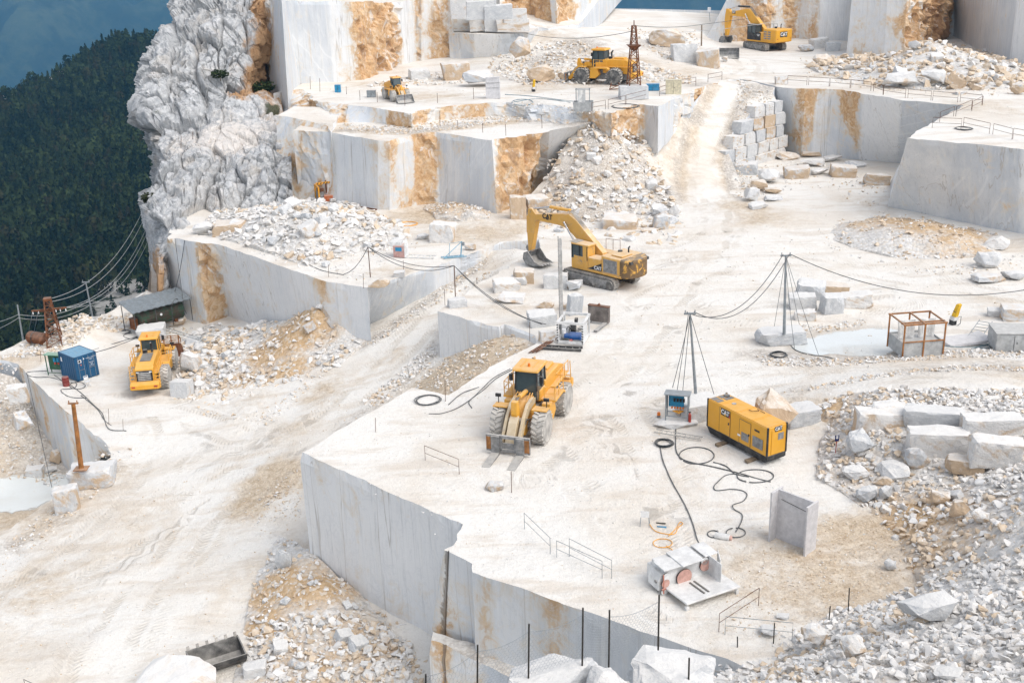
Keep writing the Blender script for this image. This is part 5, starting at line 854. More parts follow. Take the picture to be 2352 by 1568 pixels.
# ------------------------------------------------------------------ machines
def arc(cx, cz, r, a0, a1, n): return [(cx+r*math.cos(R(a0+(a1-a0)*k/n)), cz+r*math.sin(R(a0+(a1-a0)*k/n))) for k in range(n+1)]
def logo(parent, loc, rot, size, mat, plate=True, red=False):
    M = Matrix.Translation(loc) @ Matrix.Rotation(rot[2], 4, 'Z') @ Matrix.Rotation(rot[1], 4, 'Y') @ Matrix.Rotation(rot[0], 4, 'X')
    if plate:
        MB().box((0, 0, -.012), (size*2.1, size*1.2, .02)).xf(M).build('badge', BLK, parent)
        if red: MB().add([(size*.75, -.6*size, .004), (size*1.2, -.6*size, .004), (size*1.2, .1*size, .004), (size*.75, -.6*size, -.01), (size*1.2, -.6*size, -.01), (size*1.2, .1*size, -.01)], [(0, 1, 2), (3, 5, 4), (0, 3, 4, 1), (1, 4, 5, 2), (2, 5, 3, 0)]).xf(M).build('badge_corner', RED, parent)
    t = text('lettering', 'CAT', size*1.05, mat, parent, (0, 0, 0), (0, 0, 0), size*.035, .004, sx=.95); t.matrix_local = M @ Matrix.Scale(.95, 4, (1, 0, 0)) @ Matrix.Translation((0, .02*size, .006))
    MB().add([(-size*.22, -size*.42, .016), (size*.22, -size*.42, .016), (0, -size*.08, .016), (-size*.22, -size*.42, 0), (size*.22, -size*.42, 0), (0, -size*.08, 0)], [(0, 1, 2), (5, 4, 3), (0, 3, 4, 1), (1, 4, 5, 2), (2, 5, 3, 0)]).xf(M).build('logo_triangle', YTOOL if plate else mat, parent)
ROTL = (R(90), 0, R(180)); ROTR = (R(90), 0, 0); ROTB = (R(90), 0, R(-90)); ROTF = (R(90), 0, R(90))
def wheel(parent, x, y, Rr, w, tmat, rmat):
    t = MB().lathe([(-w/2, Rr*.56), (-w/2, Rr*.86), (-w*.42, Rr*.95), (-w*.2, Rr*.975), (w*.2, Rr*.975), (w*.42, Rr*.95), (w/2, Rr*.86), (w/2, Rr*.56)], (0, 0, 0), 'y', 36)
    for k in range(20):
        for s in (-1, 1):
            a = 2*math.pi*(k+(.5 if s > 0 else 0))/20; c = Vector((math.cos(a)*Rr*.985, s*w*.22, math.sin(a)*Rr*.985))
            b = MB().box((0, 0, 0), (.11*Rr/1.0, w*.46, .16)); b.xf(Matrix.Translation(c) @ Matrix.Rotation(-a, 4, 'Y') @ Matrix.Rotation(R(90), 4, 'Y') @ Matrix.Rotation(s*.45, 4, 'Z')); t.add(b.v, b.f)
    o = t.build('wheel', tmat, parent); o.location = (x, y, Rr)
    sg = 1 if y > 0 else -1
    r = MB().lathe([(sg*w*.30, .02), (sg*w*.34, Rr*.2), (sg*w*.22, Rr*.24), (sg*w*.2, Rr*.44), (sg*w*.46, Rr*.5), (sg*w*.5, Rr*.57), (sg*w*.44, Rr*.58)], (0, 0, 0), 'y', 24)
    r.build('rim', rmat, o); return o
def rail(parent, pts_list, r=.028, mat=None, name='handrail'):
    m = MB()
    for p in pts_list: m.tube(p, r, 5)
    return m.build(name, mat or YEL, parent)
def wheel_loader(label, loc, rz, sc_=1., tool='forks', tyre=TYREW, rim=YELD, driver=False, body=YEL, grp=None, hoodtop=None, artic=0.):
    t = thing('wheel_loader', label, 'wheel loader', loc, rz, grp, sc_)
    for x, y in ((2.2, 1.32), (2.2, -1.32), (-2.2, 1.32), (-2.2, -1.32)): wheel(t, x, y, 1.02, .86, tyre, rim)
    MB().prism([(-4.1, .85), (-3.7, .55), (.6, .55), (.9, 1.0), (.9, 1.7), (-4.1, 1.7)], -.62, .62).build('rear_frame', DSTEEL, t, .03)
    MB().prism([(.75, .7), (2.9, .62), (3.1, .9), (2.9, 1.5), (1.9, 2.45), (.95, 2.5), (.75, 1.6)], -.5, .5).build('front_frame', body, t, .03)
    MB().cyl((2.2, -1.0, 1.02), (2.2, 1.0, 1.02), .28, n=10).cyl((-2.2, -1.0, 1.02), (-2.2, 1.0, 1.02), .28, n=10).build('axle', DSTEEL, t)
    MB().prism([(-4.3, 1.25), (-.35, 1.35), (-.35, 2.98), (-1.4, 3.04), (-3.4, 2.96), (-4.25, 2.6)], -.78, .78).build('hood', body, t, .05)
    m = MB(); m.prism([(-3.25, 2.97), (-3.25, 3.01), (-1.45, 3.08), (-1.45, 3.04)], -.46, .46); m.build('hood_panel', DGREY if hoodtop else body, t)
    MB().box((-4.31, 0, 1.9), (.1, 1.4, 1.15)).build('grille_frame', BLK, t, .03)
    m = MB(); 
    for k in range(6): m.box((-4.37, 0, 1.48+k*.16), (.05, 1.1, .1), ry=.35)
    m.build('radiator_grille', DSTEEL, t)
    for s in (-1, 1): MB().box((-4.37, s*.55, 2.36), (.05, .22, .09)).build('headlight', LAMP, t)
    MB().prism([(-4.95, .95), (-4.2, .72), (-4.0, .9), (-4.0, 1.5), (-4.6, 1.55), (-4.95, 1.4)], -1.25, 1.25).build('counterweight', body, t, .06)
    for s in (-1, 1): MB().box((-4.96, s*.95, 1.22), (.04, .3, .14)).build('tail_lamp', RED, t)
    for s in (-1, 1):
        MB().prism([(-1.0, 1.95), (.55, 1.95), (.55, 2.1), (-1.3, 2.1), (-1.55, 1.9), (-1.55, 1.75), (-1.2, 1.95)], s*.75, s*1.72).build('fender', body, t, .02)
        MB().box((-2.75, s*.95, 2.14), (2.9, .4, .06)).build('walkway', body, t, .01)
        MB().prism([(.35, .75), (1.15, .75), (1.0, 2.0), (.1, 2.0), (-.2, 1.2)], s*.95, s*1.5).build('fuel_tank', body if tool != 'fork_side' else DSTEEL, t, .03)
        MB().box((2.1, s*1.25, 2.12), (.75, .95, .07), ry=-.05).build('front_fender', body, t, .01)
        a = s*1.66
        rail(t, [[(.5, a, 2.1), (.5, a, 3.0), (-.3, a, 3.0), (-1.25, a, 3.0), (-1.4, s*1.15, 3.0), (-4.1, s*1.13, 2.95), (-4.1, s*1.13, 2.15)], [(.5, a, 2.55), (-1.25, a, 2.55)], [(-.3, a, 2.1), (-.3, a, 3.0)], [(-1.25, a, 2.1), (-1.25, a, 3.0)], [(-2.4, s*1.13, 2.1), (-2.4, s*1.13, 3.0)], [(-3.3, s*1.13, 2.1), (-3.3, s*1.13, 3.0)], [(.5, a, 3.0), (.75, s*1.05, 3.0), (.75, s*1.05, 2.1)], [(.5, a, 2.55), (.75, s*1.05, 2.55)]], .03, body)
        m = MB(); 
        for k in range(4): m.box((-4.15-.06*k, s*1.05, 1.85-.25*k), (.16, .4, .04))
        m.tube([(-4.1, s*1.26, 2.9), (-4.2, s*1.26, 2.0), (-4.45, s*1.26, .9)], .03, 5).tube([(-4.1, s*.86, 2.7), (-4.2, s*.86, 2.0), (-4.45, s*.86, .9)], .03, 5); m.build('ladder', body, t)
        MB().tube([(1.85, s*1.55, 2.15), (1.85, s*1.55, 2.55)], .03, 5).box((1.88, s*1.55, 2.66), (.12, .34, .2)).build('work_lamp', BLK, t)
    # cab
    cab = MB().box((.0, 0, 1.98), (1.3, 1.5, .7)).build('cab', body, t, .04, loc=(0, 0, .32))
    m = MB()
    for x, y, x1 in ((1.14, .7, .95), (1.14, -.7, .95), (-.55, .72, -.5), (-.55, -.72, -.5), (.25, .74, .25), (.25, -.74, .25)): m.tube([(x, y, 2.5), (x1, y*.97, 3.72)], .055, 4)
    m.build('cab_pillar', body if tool == 'basket' else BLK, cab)
    MB().prism([(-.5, 2.3), (.5, 2.3), (.8, 1.75), (1.1, 1.9), (1.12, 2.5), (.93, 3.7), (-.46, 3.7)], -.69, .69).build('cab_glass', GLASS, cab)
    MB().prism([(-.72, 3.7), (1.2, 3.7), (1.24, 3.78), (1.1, 3.92), (-.6, 3.92), (-.75, 3.8)], -.84, .84).build('cab_roof', body, cab, .05)
    m = MB(); m.box((.25, -.4, 3.93), (1.2, .05, .05)).box((.25, .4, 3.93), (1.2, .05, .05)).build('roof_rib', body, cab)
    MB().cyl((.7 if tool != 'basket' else -.4, .1, 3.92), (.7 if tool != 'basket' else -.4, .1, 4.12), .085, .07).build('beacon', ORANGE, cab)
    for s in (-1, 1): MB().box((1.05, s*.98, 3.25), (.12, .22, .42)).tube([(1., s*.72, 3.5), (1.05, s*.98, 3.5)], .025, 4).build('mirror', BLK, cab)
    MB().tube([(-1.1, -.3, 2.9), (-1.1, -.3, 3.75), (-1.3, -.3, 3.98)], [.11, .11, .09], 8).build('exhaust', BLK, t)
    MB().cyl((-1.2, .3, 3.0), (-1.2, .3, 3.32), .22, .22, 12).build('air_filter', BLK, t)
    m = MB().box((-2.4, 0, 3.1), (1.3, .95, .2)) if not hoodtop else None
    if m: m.build('hood_cover', body, t, .03)
    # boom, bellcrank and cylinders
    prof = [(1.15, 2.1), (1.1, 2.4), (1.6, 2.62), (2.5, 2.5), (3.3, 1.95), (4.0, 1.15), (4.5, .6), (4.35, .38), (4.1, .42), (3.4, 1.2), (2.7, 1.75), (1.9, 2.05)]
    for s in (-1, 1): MB().prism(prof, s*.42, s*.62).build('boom', WORN if tool == 'forks' and tyre is TYREW else body, t, .02)
    MB().cyl((3.1, -.62, 1.65), (3.1, .62, 1.65), .2).build('boom_tube', DSTEEL, t)
    MB().prism([(2.75, 1.5), (3.2, 1.35), (3.45, 2.2), (3.35, 2.95), (3.1, 3.0), (2.85, 2.2)], -.2, .2).build('bellcrank', body, t, .03)
    c = MB().cyl((1.15, 0, 2.75), (2.45, 0, 2.9), .15).build('tilt_cylinder', body, t); MB().cyl((2.4, 0, 2.89), (3.25, 0, 2.9), .075).build('rod', CHROME, c)
    MB().prism([(3.15, 1.5), (3.0, 1.3), (4.25, .5), (4.5, .75), (3.75, 1.75), (3.3, 2.1)], -.28, .28).build('link', WORN, t, .03)
    for s in (-1, 1): c = MB().cyl((1.3, s*.75, 1.1), (2.3, s*.68, 1.5), .12).build('lift_cylinder', body, t); MB().cyl((2.25, s*.68, 1.48), (3.1, s*.62, 1.75), .06).build('rod', CHROME, c)
    m = MB()
    for s in (-.3, -.2, .2, .3): m.tube([(1.0, s, 2.2), (1.3, s*1.6, 2.75), (1.8, s*1.7, 2.6), (2.2, s*1.4, 2.3)], .03, 5)
    m.build('hydraulic_hose', body, t)
    if tool == 'forks':
        m = MB(); m.box((4.62, 0, 1.22), (.16, 2.75, .2)).box((4.62, 0, .35), (.16, 2.75, .2))
        for y in (-1.3, -.45, .45, 1.3): m.box((4.62, y, .78), (.16, .14, .9))
        m.box((4.58, 0, .62), (.06, .8, .4)); fr = m.build('fork_carriage', DSTEEL, t, .01); [MB().box((4.63, y_, .78), (.19, .3, .8)).build('carriage_end', RUSTL, fr) for y_ in (-1.2, 1.2)]
        for s in (-1, 1):
            m = MB(); m.box((4.74, s*.78, .72), (.1, .52, 1.1)).prism([(4.7, .16), (4.78, .04), (6.45, .04), (6.45, .07), (5.6, .14), (4.78, .2)], s*.78-.25, s*.78+.25); m.build('fork_tine', DSTEEL, fr, .01)
    elif tool == 'basket':
        m = MB(); m.prism([(4.4, .35), (4.5, 1.7), (4.62, 1.7), (4.55, .42), (6.2, .3), (6.2, .2), (4.6, .22)], -1.75, 1.75)
        for s in (-1, 1): m.prism([(4.5, .3), (4.5, 1.7), (5.4, 1.35), (6.2, .3)], s*1.75, s*1.68)
        b = m.build('bucket', RUSTM, t, .01); m = MB()
        for k in range(4): m.box((4.52, 0, 1.85+k*.2), (.06, 3.5, .06))
        for k in range(6): m.box((4.5, -1.72+k*.69, 2.1), (.08, .1, .85))
        m.tube([(4.5, 1.72, 2.5), (5.4, 1.72, 1.9), (5.5, 1.72, 1.35)], .05, 4).tube([(4.5, -1.72, 2.5), (5.4, -1.72, 1.9), (5.5, -1.72, 1.35)], .05, 4); m.build('spill_guard', RUSTL, b)
    else:
        m = MB(); m.prism([(4.4, .3), (4.35, 1.0), (4.5, 1.45), (4.62, 1.42), (4.5, 1.0), (4.55, .42), (4.8, .14), (5.75, .1), (5.75, .03), (4.75, .04)], -1.6, 1.6)
        for s in (-1, 1): m.prism([(4.4, .3), (4.5, 1.45), (5.2, .75), (5.75, .03), (4.75, .04)], s*1.6, s*1.54)
        m.build('bucket', DSTEEL, t, .01)
    if driver: person(cab, (-.05, 0, 2.75))
    return t
def person(parent, loc):
    """seated driver: one skinned body"""
    vs = [(0, 0, .0), (0, 0, .3), (.02, 0, .52), (.04, 0, .64), (.07, 0, .78), (.05, .2, .5), (.2, .3, .28), (.42, .22, .32), (.05, -.2, .5), (.2, -.3, .28), (.42, -.22, .32), (.25, .12, 0), (.5, .13, .0), (.5, .13, -.35), (.25, -.12, 0), (.5, -.13, .0), (.5, -.13, -.35)]
    es = [(0, 1), (1, 2), (2, 3), (3, 4), (2, 5), (5, 6), (6, 7), (2, 8), (8, 9), (9, 10), (0, 11), (11, 12), (12, 13), (0, 14), (14, 15), (15, 16)]
    rad = [.16, .16, .15, .06, .1, .08, .055, .04, .08, .055, .04, .1, .08, .05, .1, .08, .05]
    me = bpy.data.meshes.new('person'); me.from_pydata(vs, es, []); me.materials.append(VEST); o = bpy.data.objects.new('person', me); COL.objects.link(o)
    md = o.modifiers.new('skin', 'SKIN'); o.modifiers.new('sub', 'SUBSURF').render_levels = 1
    for v, r_ in zip(me.skin_vertices[0].data, rad): v.radius = (r_, r_)
    me.skin_vertices[0].data[0].use_root = True
    root = parent.parent; o.location = root.matrix_basis @ Vector((loc[0], loc[1], loc[2])); o.rotation_euler = root.rotation_euler
    tag(o, 'person in a green vest driving the loader seen from behind', 'person'); h = MB().lathe([(-.11, .02), (-.08, .08), (0, .105), (.08, .1), (.12, .03)], (.07, 0, .8), 'z', 12).build('hair', BLK, o, smooth=True)
    return o
wheel_loader('yellow wheel loader with fork tines facing the camera on the front floor', (1.14, 65.2, float(main.zf(A3([[1.14, 65.2]]))[0])), R(-110), 1., 'forks', TYREW, YELD)
wheel_loader('yellow wheel loader seen from the side beside the lattice pylon on the upper terrace', (12.95, 149.35, 9.5), R(151), 1.04, 'forks', TYRE, YELC, body=YELC)
wheel_loader('yellow wheel loader seen from behind with a rusty caged bucket on the left shelf', (-32.84, 96.6, float(low.zf(A3([[-32.84, 96.6]]))[0])), R(97), 1., 'basket', TYREW, YEL, True, YELC, None, True)
wheel_loader('small yellow loader with a dusty bucket on the upper terrace edge', (-13.2, 141.2, 9.5), R(-66), .66, 'bucket', TYREW, YELD)
# lettering on the front and rear-view loaders
def excavator(label, loc, rz, trk, sc_, body, style):
    t = thing('excavator', label, 'excavator', loc, rz, None, sc_); dr = trk-rz
    Lh, rr, gw, tw = 2.95, .5, 1.42, .66
    def rot(o): o.rotation_euler = (0, 0, dr)
    for s in (-1, 1):
        m = MB(); path = [(-Lh+rr, 0.0), (Lh-rr, 0.0)]+arc(Lh-rr, rr, rr, -90, 90, 8)[1:]+[(-Lh+rr, 2*rr)]+arc(-Lh+rr, rr, rr, 90, 270, 8)[1:-1]
        q = [(p[0], p[1]+.02) for p in path]; L = 0; ring = []
        inner = [((x*(1-.07/ max(abs(x), 1e-3)) if abs(x) > Lh-rr-.01 else x), z) for x, z in q]
        m.prism(q, s*gw-tw/2, s*gw+tw/2)
        # shoes along the belt
        cum = [0]; 
        for i in range(len(q)): a, b = q[i], q[(i+1) % len(q)]; cum.append(cum[-1]+math.hypot(b[0]-a[0], b[1]-a[1]))
        n = 46
        for k in range(n):
            d = cum[-1]*k/n; i = max(j for j in range(len(q)) if cum[j] <= d); a, b = q[i], q[(i+1) % len(q)]; f = (d-cum[i])/max(1e-6, cum[i+1]-cum[i])
            x, z = a[0]+(b[0]-a[0])*f, a[1]+(b[1]-a[1])*f; an = math.atan2(b[1]-a[1], b[0]-a[0]); m.box((x, s*gw, z), (.20, tw+.02, .07), ry=-an); m.box((x+.05*math.sin(an), s*gw, z-.05*math.cos(an)), (.05, tw, .06), ry=-an)
        tr = m.build('track', TREAD, t); rot(tr)
        m = MB(); m.prism([(-Lh+.7, .3), (Lh-.7, .3), (Lh-.7, .8), (-Lh+.7, .8)], s*(gw+tw/2-.02), s*(gw+tw/2+.07))
        for k in range(7): m.cyl((-1.9+k*.63, s*(gw+tw/2), .25), (-1.9+k*.63, s*(gw+tw/2+.05), .25), .13, n=8)
        m.build('track_frame', DSTEEL, tr)
        for x in (-Lh+rr, Lh-rr): MB().cyl((x, s*(gw+tw/2-.02), rr), (x, s*(gw+tw/2+.09), rr), .36, n=14).build('idler', TREAD, tr)
    o = MB().box((0, 0, .75), (2.6, 2.2, .5)).build('undercarriage', DSTEEL, t, .05); rot(o)
    MB().cyl((0, 0, .95), (0, 0, 1.2), .95, n=20).build('slew_ring', DGREY, t)
    MB().box((-.7, 0, 1.3), (5.6, 3.0, .26)).build('deck', body, t, .04)
    z2 = 2.85 if style == 'old' else 3.05
    MB().prism([(-3.4, 1.4), (-1.3, 1.4), (-1.3, z2), (-3.4, z2-.03)], -1.5, 1.5).build('engine_hood', body, t, .06)
    if style == 'old':
        n = 10; pr = [(-3.3-.0, -1.5)]+[(-3.5-1.05*math.cos(R(a))*1.0, 1.5*math.sin(R(a))) for a in range(-80, 81, 16)]+[(-3.3, 1.5)]
        V = [(x, y, 1.25) for x, y in pr]+[(x, y, 2.65) for x, y in pr]+[(x*.97-.1, y*.95, z2-.05) for x, y in pr]; k = len(pr)
        F = [(i, i+1, k+i+1, k+i) for i in range(k-1)]+[(k+i, k+i+1, 2*k+i+1, 2*k+i) for i in range(k-1)]+[tuple(range(k-1, -1, -1)), tuple(range(2*k, 3*k)), (0, k, 2*k-1, k-1), (k, 2*k, 3*k-1, 2*k-1)]
        MB().add(V, F).build('counterweight', m_paint('rusted_counterweight', (.66, .34, .04), .3, .7, .95, (.07, .04, .02)), t)
        MB().prism([(-4.35, 2.5), (-3.2, 2.5), (-3.2, 2.75), (-4.3, 2.72)], -1.2, 1.2).build('vent_strip', BLK, t)
    else:
        MB().box((-3.65, 0, 2.15), (.7, 3.0, 1.75)).build('counterweight', body, t, .1)
        for s in (-1, 1): MB().box((-4.01, s*1.2, 1.75), (.03, .2, .08)).build('tail_lamp', RED, t)
    MB().box((-.55, .95, 1.95), (1.5, 1.1, 1.0)).build('side_box', body, t, .05)
    MB().box((.5, -1.05, 1.95), (3.0, .85, 1.05)).build('fuel_tank', body, t, .05)
    MB().box((-.9, -.1, 1.95), (.9, 1.0, 1.1)).build('pump_cover', body, t, .04)
    cab = MB().box((1.15, 1.0, 1.75), (1.9, 1.05, .75)).build('cab', body if style == 'old' else BLK, t, .04); cm = body if style == 'old' else BLK
    m = MB()
    for x, y in ((2.02, .52), (2.02, 1.48), (.28, .52), (.28, 1.48)): m.box((x, y, 2.72), (.1, .1, 1.25))
    m.box((1.15, 1.5, 2.55), (.09, .07, 1.5)).build('cab_pillar', BLK, cab)
    if style == 'old': MB().box((.5, 1.0, 2.7), (.55, 1.06, 1.3)).build('cab_rear', body, cab, .03)
    MB().box((1.15, 1.0, 2.72), (1.74, .96, 1.2)).build('cab_glass', GLASS, cab)
    MB().box((1.1, 1.0, 3.4), (2.05, 1.12, .16)).build('cab_roof', body if style == 'old' else BLK, cab, .05)
    m = MB().box((1.2, 1.54, 1.9), (1.1, .03, .95)).build('door', cm, cab)
    MB().box((1.9, 1.0, 3.5), (.8, 1.0, .03)).build('sun_visor', DSTEEL, cab)
    # boom
    MB().prism([(-.45, 2.0), (-.5, 2.6), (2.5, 5.0), (3.4, 5.48), (4.4, 5.36), (7.5, 4.86), (7.72, 4.58), (7.5, 4.32), (4.5, 4.3), (3.7, 4.15), (3.0, 3.7), (.4, 1.9)], -.31, .31).build('boom', body, t, .03)
    a = MB().cyl((3.5, 0, 5.75), (5.9, 0, 5.72), .15).build('arm_cylinder', YEL if style == 'old' else BLK, t); MB().cyl((5.85, 0, 5.72), (8.2, 0, 5.2), .08).build('rod', CHROME, a)
    for s in (-1, 1): a = MB().cyl((1.5, s*.52, 1.75), (2.7, s*.5, 3.3), .16).build('boom_cylinder', body, t); MB().cyl((2.65, s*.5, 3.25), (3.9, s*.45, 4.75), .085).build('rod', CHROME, a)
    MB().prism([(8.0, 5.3), (8.45, 5.25), (8.72, 3.6), (8.55, 1.25), (8.2, 1.2), (7.85, 2.6), (7.45, 4.2), (7.55, 4.85)], -.26, .26).build('stick', YELD if style == 'old' else body, t, .03)
    a = MB().cyl((8.75, 0, 4.5), (8.8, 0, 2.9), .12).build('bucket_cylinder', body, t); MB().cyl((8.8, 0, 2.95), (8.75, 0, 1.6), .07).build('rod', CHROME, a)
    MB().prism([(8.15, 1.55), (8.8, 1.75), (8.95, 1.45), (8.6, 1.1), (8.2, 1.2)], -.2, .2).build('bucket_link', DSTEEL, t)
    m = MB(); out = [(8.1, 1.4), (8.6, 1.2), (8.72, .6), (8.35, .12), (7.5, .02), (6.45, .28)] if style == 'old' else [(8.1, 1.4), (8.75, 1.3), (9.15, .8), (9.1, .3), (8.8, -.25), (8.7, -.3)]
    inn = [(8.1, 1.3), (8.5, 1.12), (8.62, .62), (8.3, .22), (7.5, .12), (6.45, .32)] if style == 'old' else [(8.1, 1.3), (8.68, 1.2), (9.04, .78), (9., .32), (8.72, -.2), (8.66, -.28)]
    m.prism(out+inn[::-1], -.85, .85)
    side = out+([(7.3, .55), (7.8, 1.1)] if style == 'old' else [(8.3, .3), (7.9, .9)])
    for s in (-1, 1): m.prism(side, s*.85, s*.79)
    b = m.build('bucket', DSTEEL, t); 
    for k in range(5):
        y = -.7+k*.35
        (MB().prism([(6.55, .24), (6.2, .33), (6.5, .36)], y-.1, y+.1) if style == 'old' else MB().prism([(8.72, -.2), (8.62, -.5), (8.82, -.25)], y-.1, y+.1)).build('tooth', DSTEEL, b)
    m = MB()
    for k in range(4): m.tube([(.2, -.2+k*.13, 2.9), (2.4, -.2+k*.13, 5.0), (3.3, -.2+k*.13, 5.75), (3.6, -.2+k*.13, 5.7)], .035, 5)
    m.build('hydraulic_hose', DGREY if style != 'old' else DSTEEL, t)
    MB().tube([(-2.6, -.6, z2), (-2.6, -.6, z2+.45), (-2.72, -.6, z2+.6)], .07, 7).build('exhaust', BLK, t)
    MB().cyl((-2.0, -.2, z2), (-2.0, -.2, z2+.22), .2).build('air_filter', BLK, t)
    rail(t, [[(-1.0, -1.4, 2.5), (-1.0, -1.4, 3.5), (.6, -1.4, 3.4), (.6, -1.4, 2.45)], [(-.2, -1.4, 2.5), (-.2, -1.4, 3.45)]], .025, RUSTM if style == 'old' else BLK)
    if style == 'old':
        logo(t, (6.0, .325, 4.84), ROTL, .62, BLK, False)
        MB().box((-2.3, 1.5, 2.05), (1.5, .05, 1.15)).build('side_grille', DSTEEL, t)
        MB().add([(-1.35, 1.53, 1.45), (.2, 1.53, 1.45), (-1.35, 1.53, 2.15), (-1.35, 1.5, 1.45), (.2, 1.5, 1.45), (-1.35, 1.5, 2.15)], [(0, 2, 1), (3, 4, 5), (0, 1, 4, 3), (1, 2, 5, 4), (2, 0, 3, 5)]).build('black_panel', BLK, t)
        tt = text('lettering', 'CAT', .42, LWHITE, t, (-.95, 1.545, 1.66), ROTL, .012, .004)
        MB().cyl((-2.6, .5, z2), (-2.6, .5, z2+.1), .3).build('radiator_cap', DSTEEL, t); MB().box((-2.6, .3, z2+.06), (1.2, 1.4, .12)).build('hood_cover', body, t, .03)
    else:
        logo(t, (-4.02, .1, 2.35), ROTB, .62, LWHITE, True); logo(t, (6.6, .33, 4.85), ROTL, .36, LWHITE, True)
        MB().box((-.35, 1.51, 1.95), (.95, .03, 1.1)).build('black_panel', BLK, t); logo(t, (-.35, 1.54, 2.1), ROTL, .3, LWHITE, False)
        m = MB()
        for i in range(2):
            for k in range(4): m.box((-1.75-i*.8, 1.51, 1.75+k*.3), (.6, .03, .2))
        m.build('side_grille', DSTEEL, t)
    return t
excavator('large worn yellow excavator with its boom reaching left on the main floor', (7.98, 94.6, .02), R(134.5), R(134.5), 1., YELD, 'old')
excavator('clean yellow excavator with a black cab by the high wall at upper right', (42.4, 187.4, 8.75), R(119), R(110), 1.12, YELC, 'new')
# ------------------------------------------------------------------ site equipment
def gz(land, p): return float(land.zf(A3(p)[None, :2])[0])
def gp(land, px, py, z): return ground_pt(land, px, py, z)
def lattice(m, w0, w1, z0, z1, n, r, cx=0., cy=0.):
    q = []
    for k in range(n+1):
        f = k/n; w = w0+(w1-w0)*f; z = z0+(z1-z0)*f; q.append([(cx+sx*w/2, cy+sy*w/2, z) for sx, sy in ((-1, -1), (1, -1), (1, 1), (-1, 1))])
    for c in range(4): m.tube([q[k][c] for k in range(n+1)], r*1.3, 4)
    for k in range(n):
        for c in range(4):
            d = (c+1) % 4; a, b = (q[k][c], q[k+1][d]) if (k+c) % 2 else (q[k][d], q[k+1][c]); m.tube([a, b], r*.8, 4); m.tube([q[k+1][c], q[k+1][d]], r*.7, 4)
def sag(a, b, s, n=18): a, b = A3(a), A3(b); return [a+(b-a)*k/n-A3([0, 0, 4*s*(k/n)*(1-k/n)]) for k in range(n+1)]
def cable(label, lines, r=.03, mat=None, name='power_cable', grp=None, cat='cable'):
    m = MB()
    for l in lines: m.tube(l, r, 5)
    return tag(m.build(name, mat or HOSE), label, cat, grp)
def ghose(land, z, px, off=.04, n=7): return [g+A3([0, 0, off]) for g in (gp(land, p[0], p[1], z) for p in [tuple(c[:2]) for c in catmull([A3([x, y, 0]) for x, y in px], n)])]
def ell(cx, cy, rx, ry, a0=0, a1=360, n=20): return [(cx+rx*math.cos(R(a0+(a1-a0)*k/n)), cy+ry*math.sin(R(a0+(a1-a0)*k/n))) for k in range(n+1)]
# --- generator
GA = R(-60); t = thing('generator', 'yellow box shaped generator with black base and corner posts on the front floor', 'generator', (13.62, 60.64, gz(main, (13.62, 60.64))+.12), GA)
Lg, Wg = 2.62, .745
MB().prism([(-Lg, .32), (-Lg+.25, 0), (Lg-.12, 0), (Lg, .14), (Lg, .40), (-Lg, .40)], -Wg+.02, Wg-.02).build('skid_base', BLK, t, .01)
MB().box((0, 0, 1.28), (Lg*2-.03, Wg*2-.02, 1.76)).build('enclosure', YELC, t, .03)
m = MB()
for s in (-1, 1): m.box((Lg-.02, s*(Wg-.03), 1.3), (.1, .1, 1.84)).box((-Lg+.02, s*(Wg-.03), 1.3), (.1, .1, 1.84))
m.build('corner_post', BLK, t, .01)
m = MB(); m.box((0, 0, 2.18), (Lg*2-.16, Wg*2-.1, .04))
for x in (-1.55, -.1, 1.25): m.box((x, 0, 2.205), (.05, Wg*2-.12, .03)).box((x+.13, 0, 2.205), (.05, Wg*2-.12, .03))
m.build('roof_panel', YELC, t)
m = MB()
for x, y, w, d in ((-2.3, -.42, .38, .45), (-1.9, -.42, .3, .45), (-2.3, .1, .38, .35), (-1.9, .3, .3, .62)): m.box((x, y, 2.205), (w, d, .02))
m.build('roof_vent', DGREY, t); MB().cyl((-2.25, .42, 2.2), (-2.25, .42, 2.26), .2).build('exhaust', BLK, t); MB().cyl((-1.1, 0, 2.2), (-1.1, 0, 2.23), .14).build('roof_cap', DSTEEL, t)
for x, w, z, h in ((-1.02, .95, 1.25, 1.6), (.75, .95, 1.2, 1.5)):
    d = MB().box((x, -Wg-.005, z), (w, .02, h)).build('door', YELC, t); m = MB()
    for sx in (-1, 1): m.box((x+sx*w/2, -Wg-.012, z), (.018, .015, h))
    m.box((x, -Wg-.012, z+h/2), (w, .015, .018)).box((x, -Wg-.012, z-h/2), (w, .015, .018)); m.build('door_seam', DGREY, d); MB().box((x+w*.38, -Wg-.03, z), (.08, .04, .14)).build('handle', BLK, d)
for x, z, w, h in ((.78, .95, .62, .5), (1.85, 1.0, .85, .65)): MB().box((x, -Wg-.018, z), (w, .02, h)).build('grille', DSTEEL, t)
MB().box((Lg+.005, .05, 1.2), (.02, .95, 1.5)).build('end_door', YELC, t); MB().box((Lg+.02, .25, 1.5), (.02, .42, .42)).build('window', DSTEEL, t)
logo(t, (-.98, -Wg-.03, 1.84), ROTR, .36, LWHITE, True, True); logo(t, (Lg+.02, .05, 2.0), ROTF, .26, LWHITE, True); MB().box((1.75, -Wg-.015, 1.72), (.4, .02, .1)).build('nameplate', BLK, t); MB().box((.25, -Wg-.015, .9), (.24, .02, .12)).build('sticker', LWHITE, t)
MB().tube([(.1, .1, 2.23), (.5, .0, 2.3), (.75, .25, 2.35), (.4, .45, 2.3), (1.0, .5, 2.24)], .02, 5).build('lifting_strap', RUSTM, t)
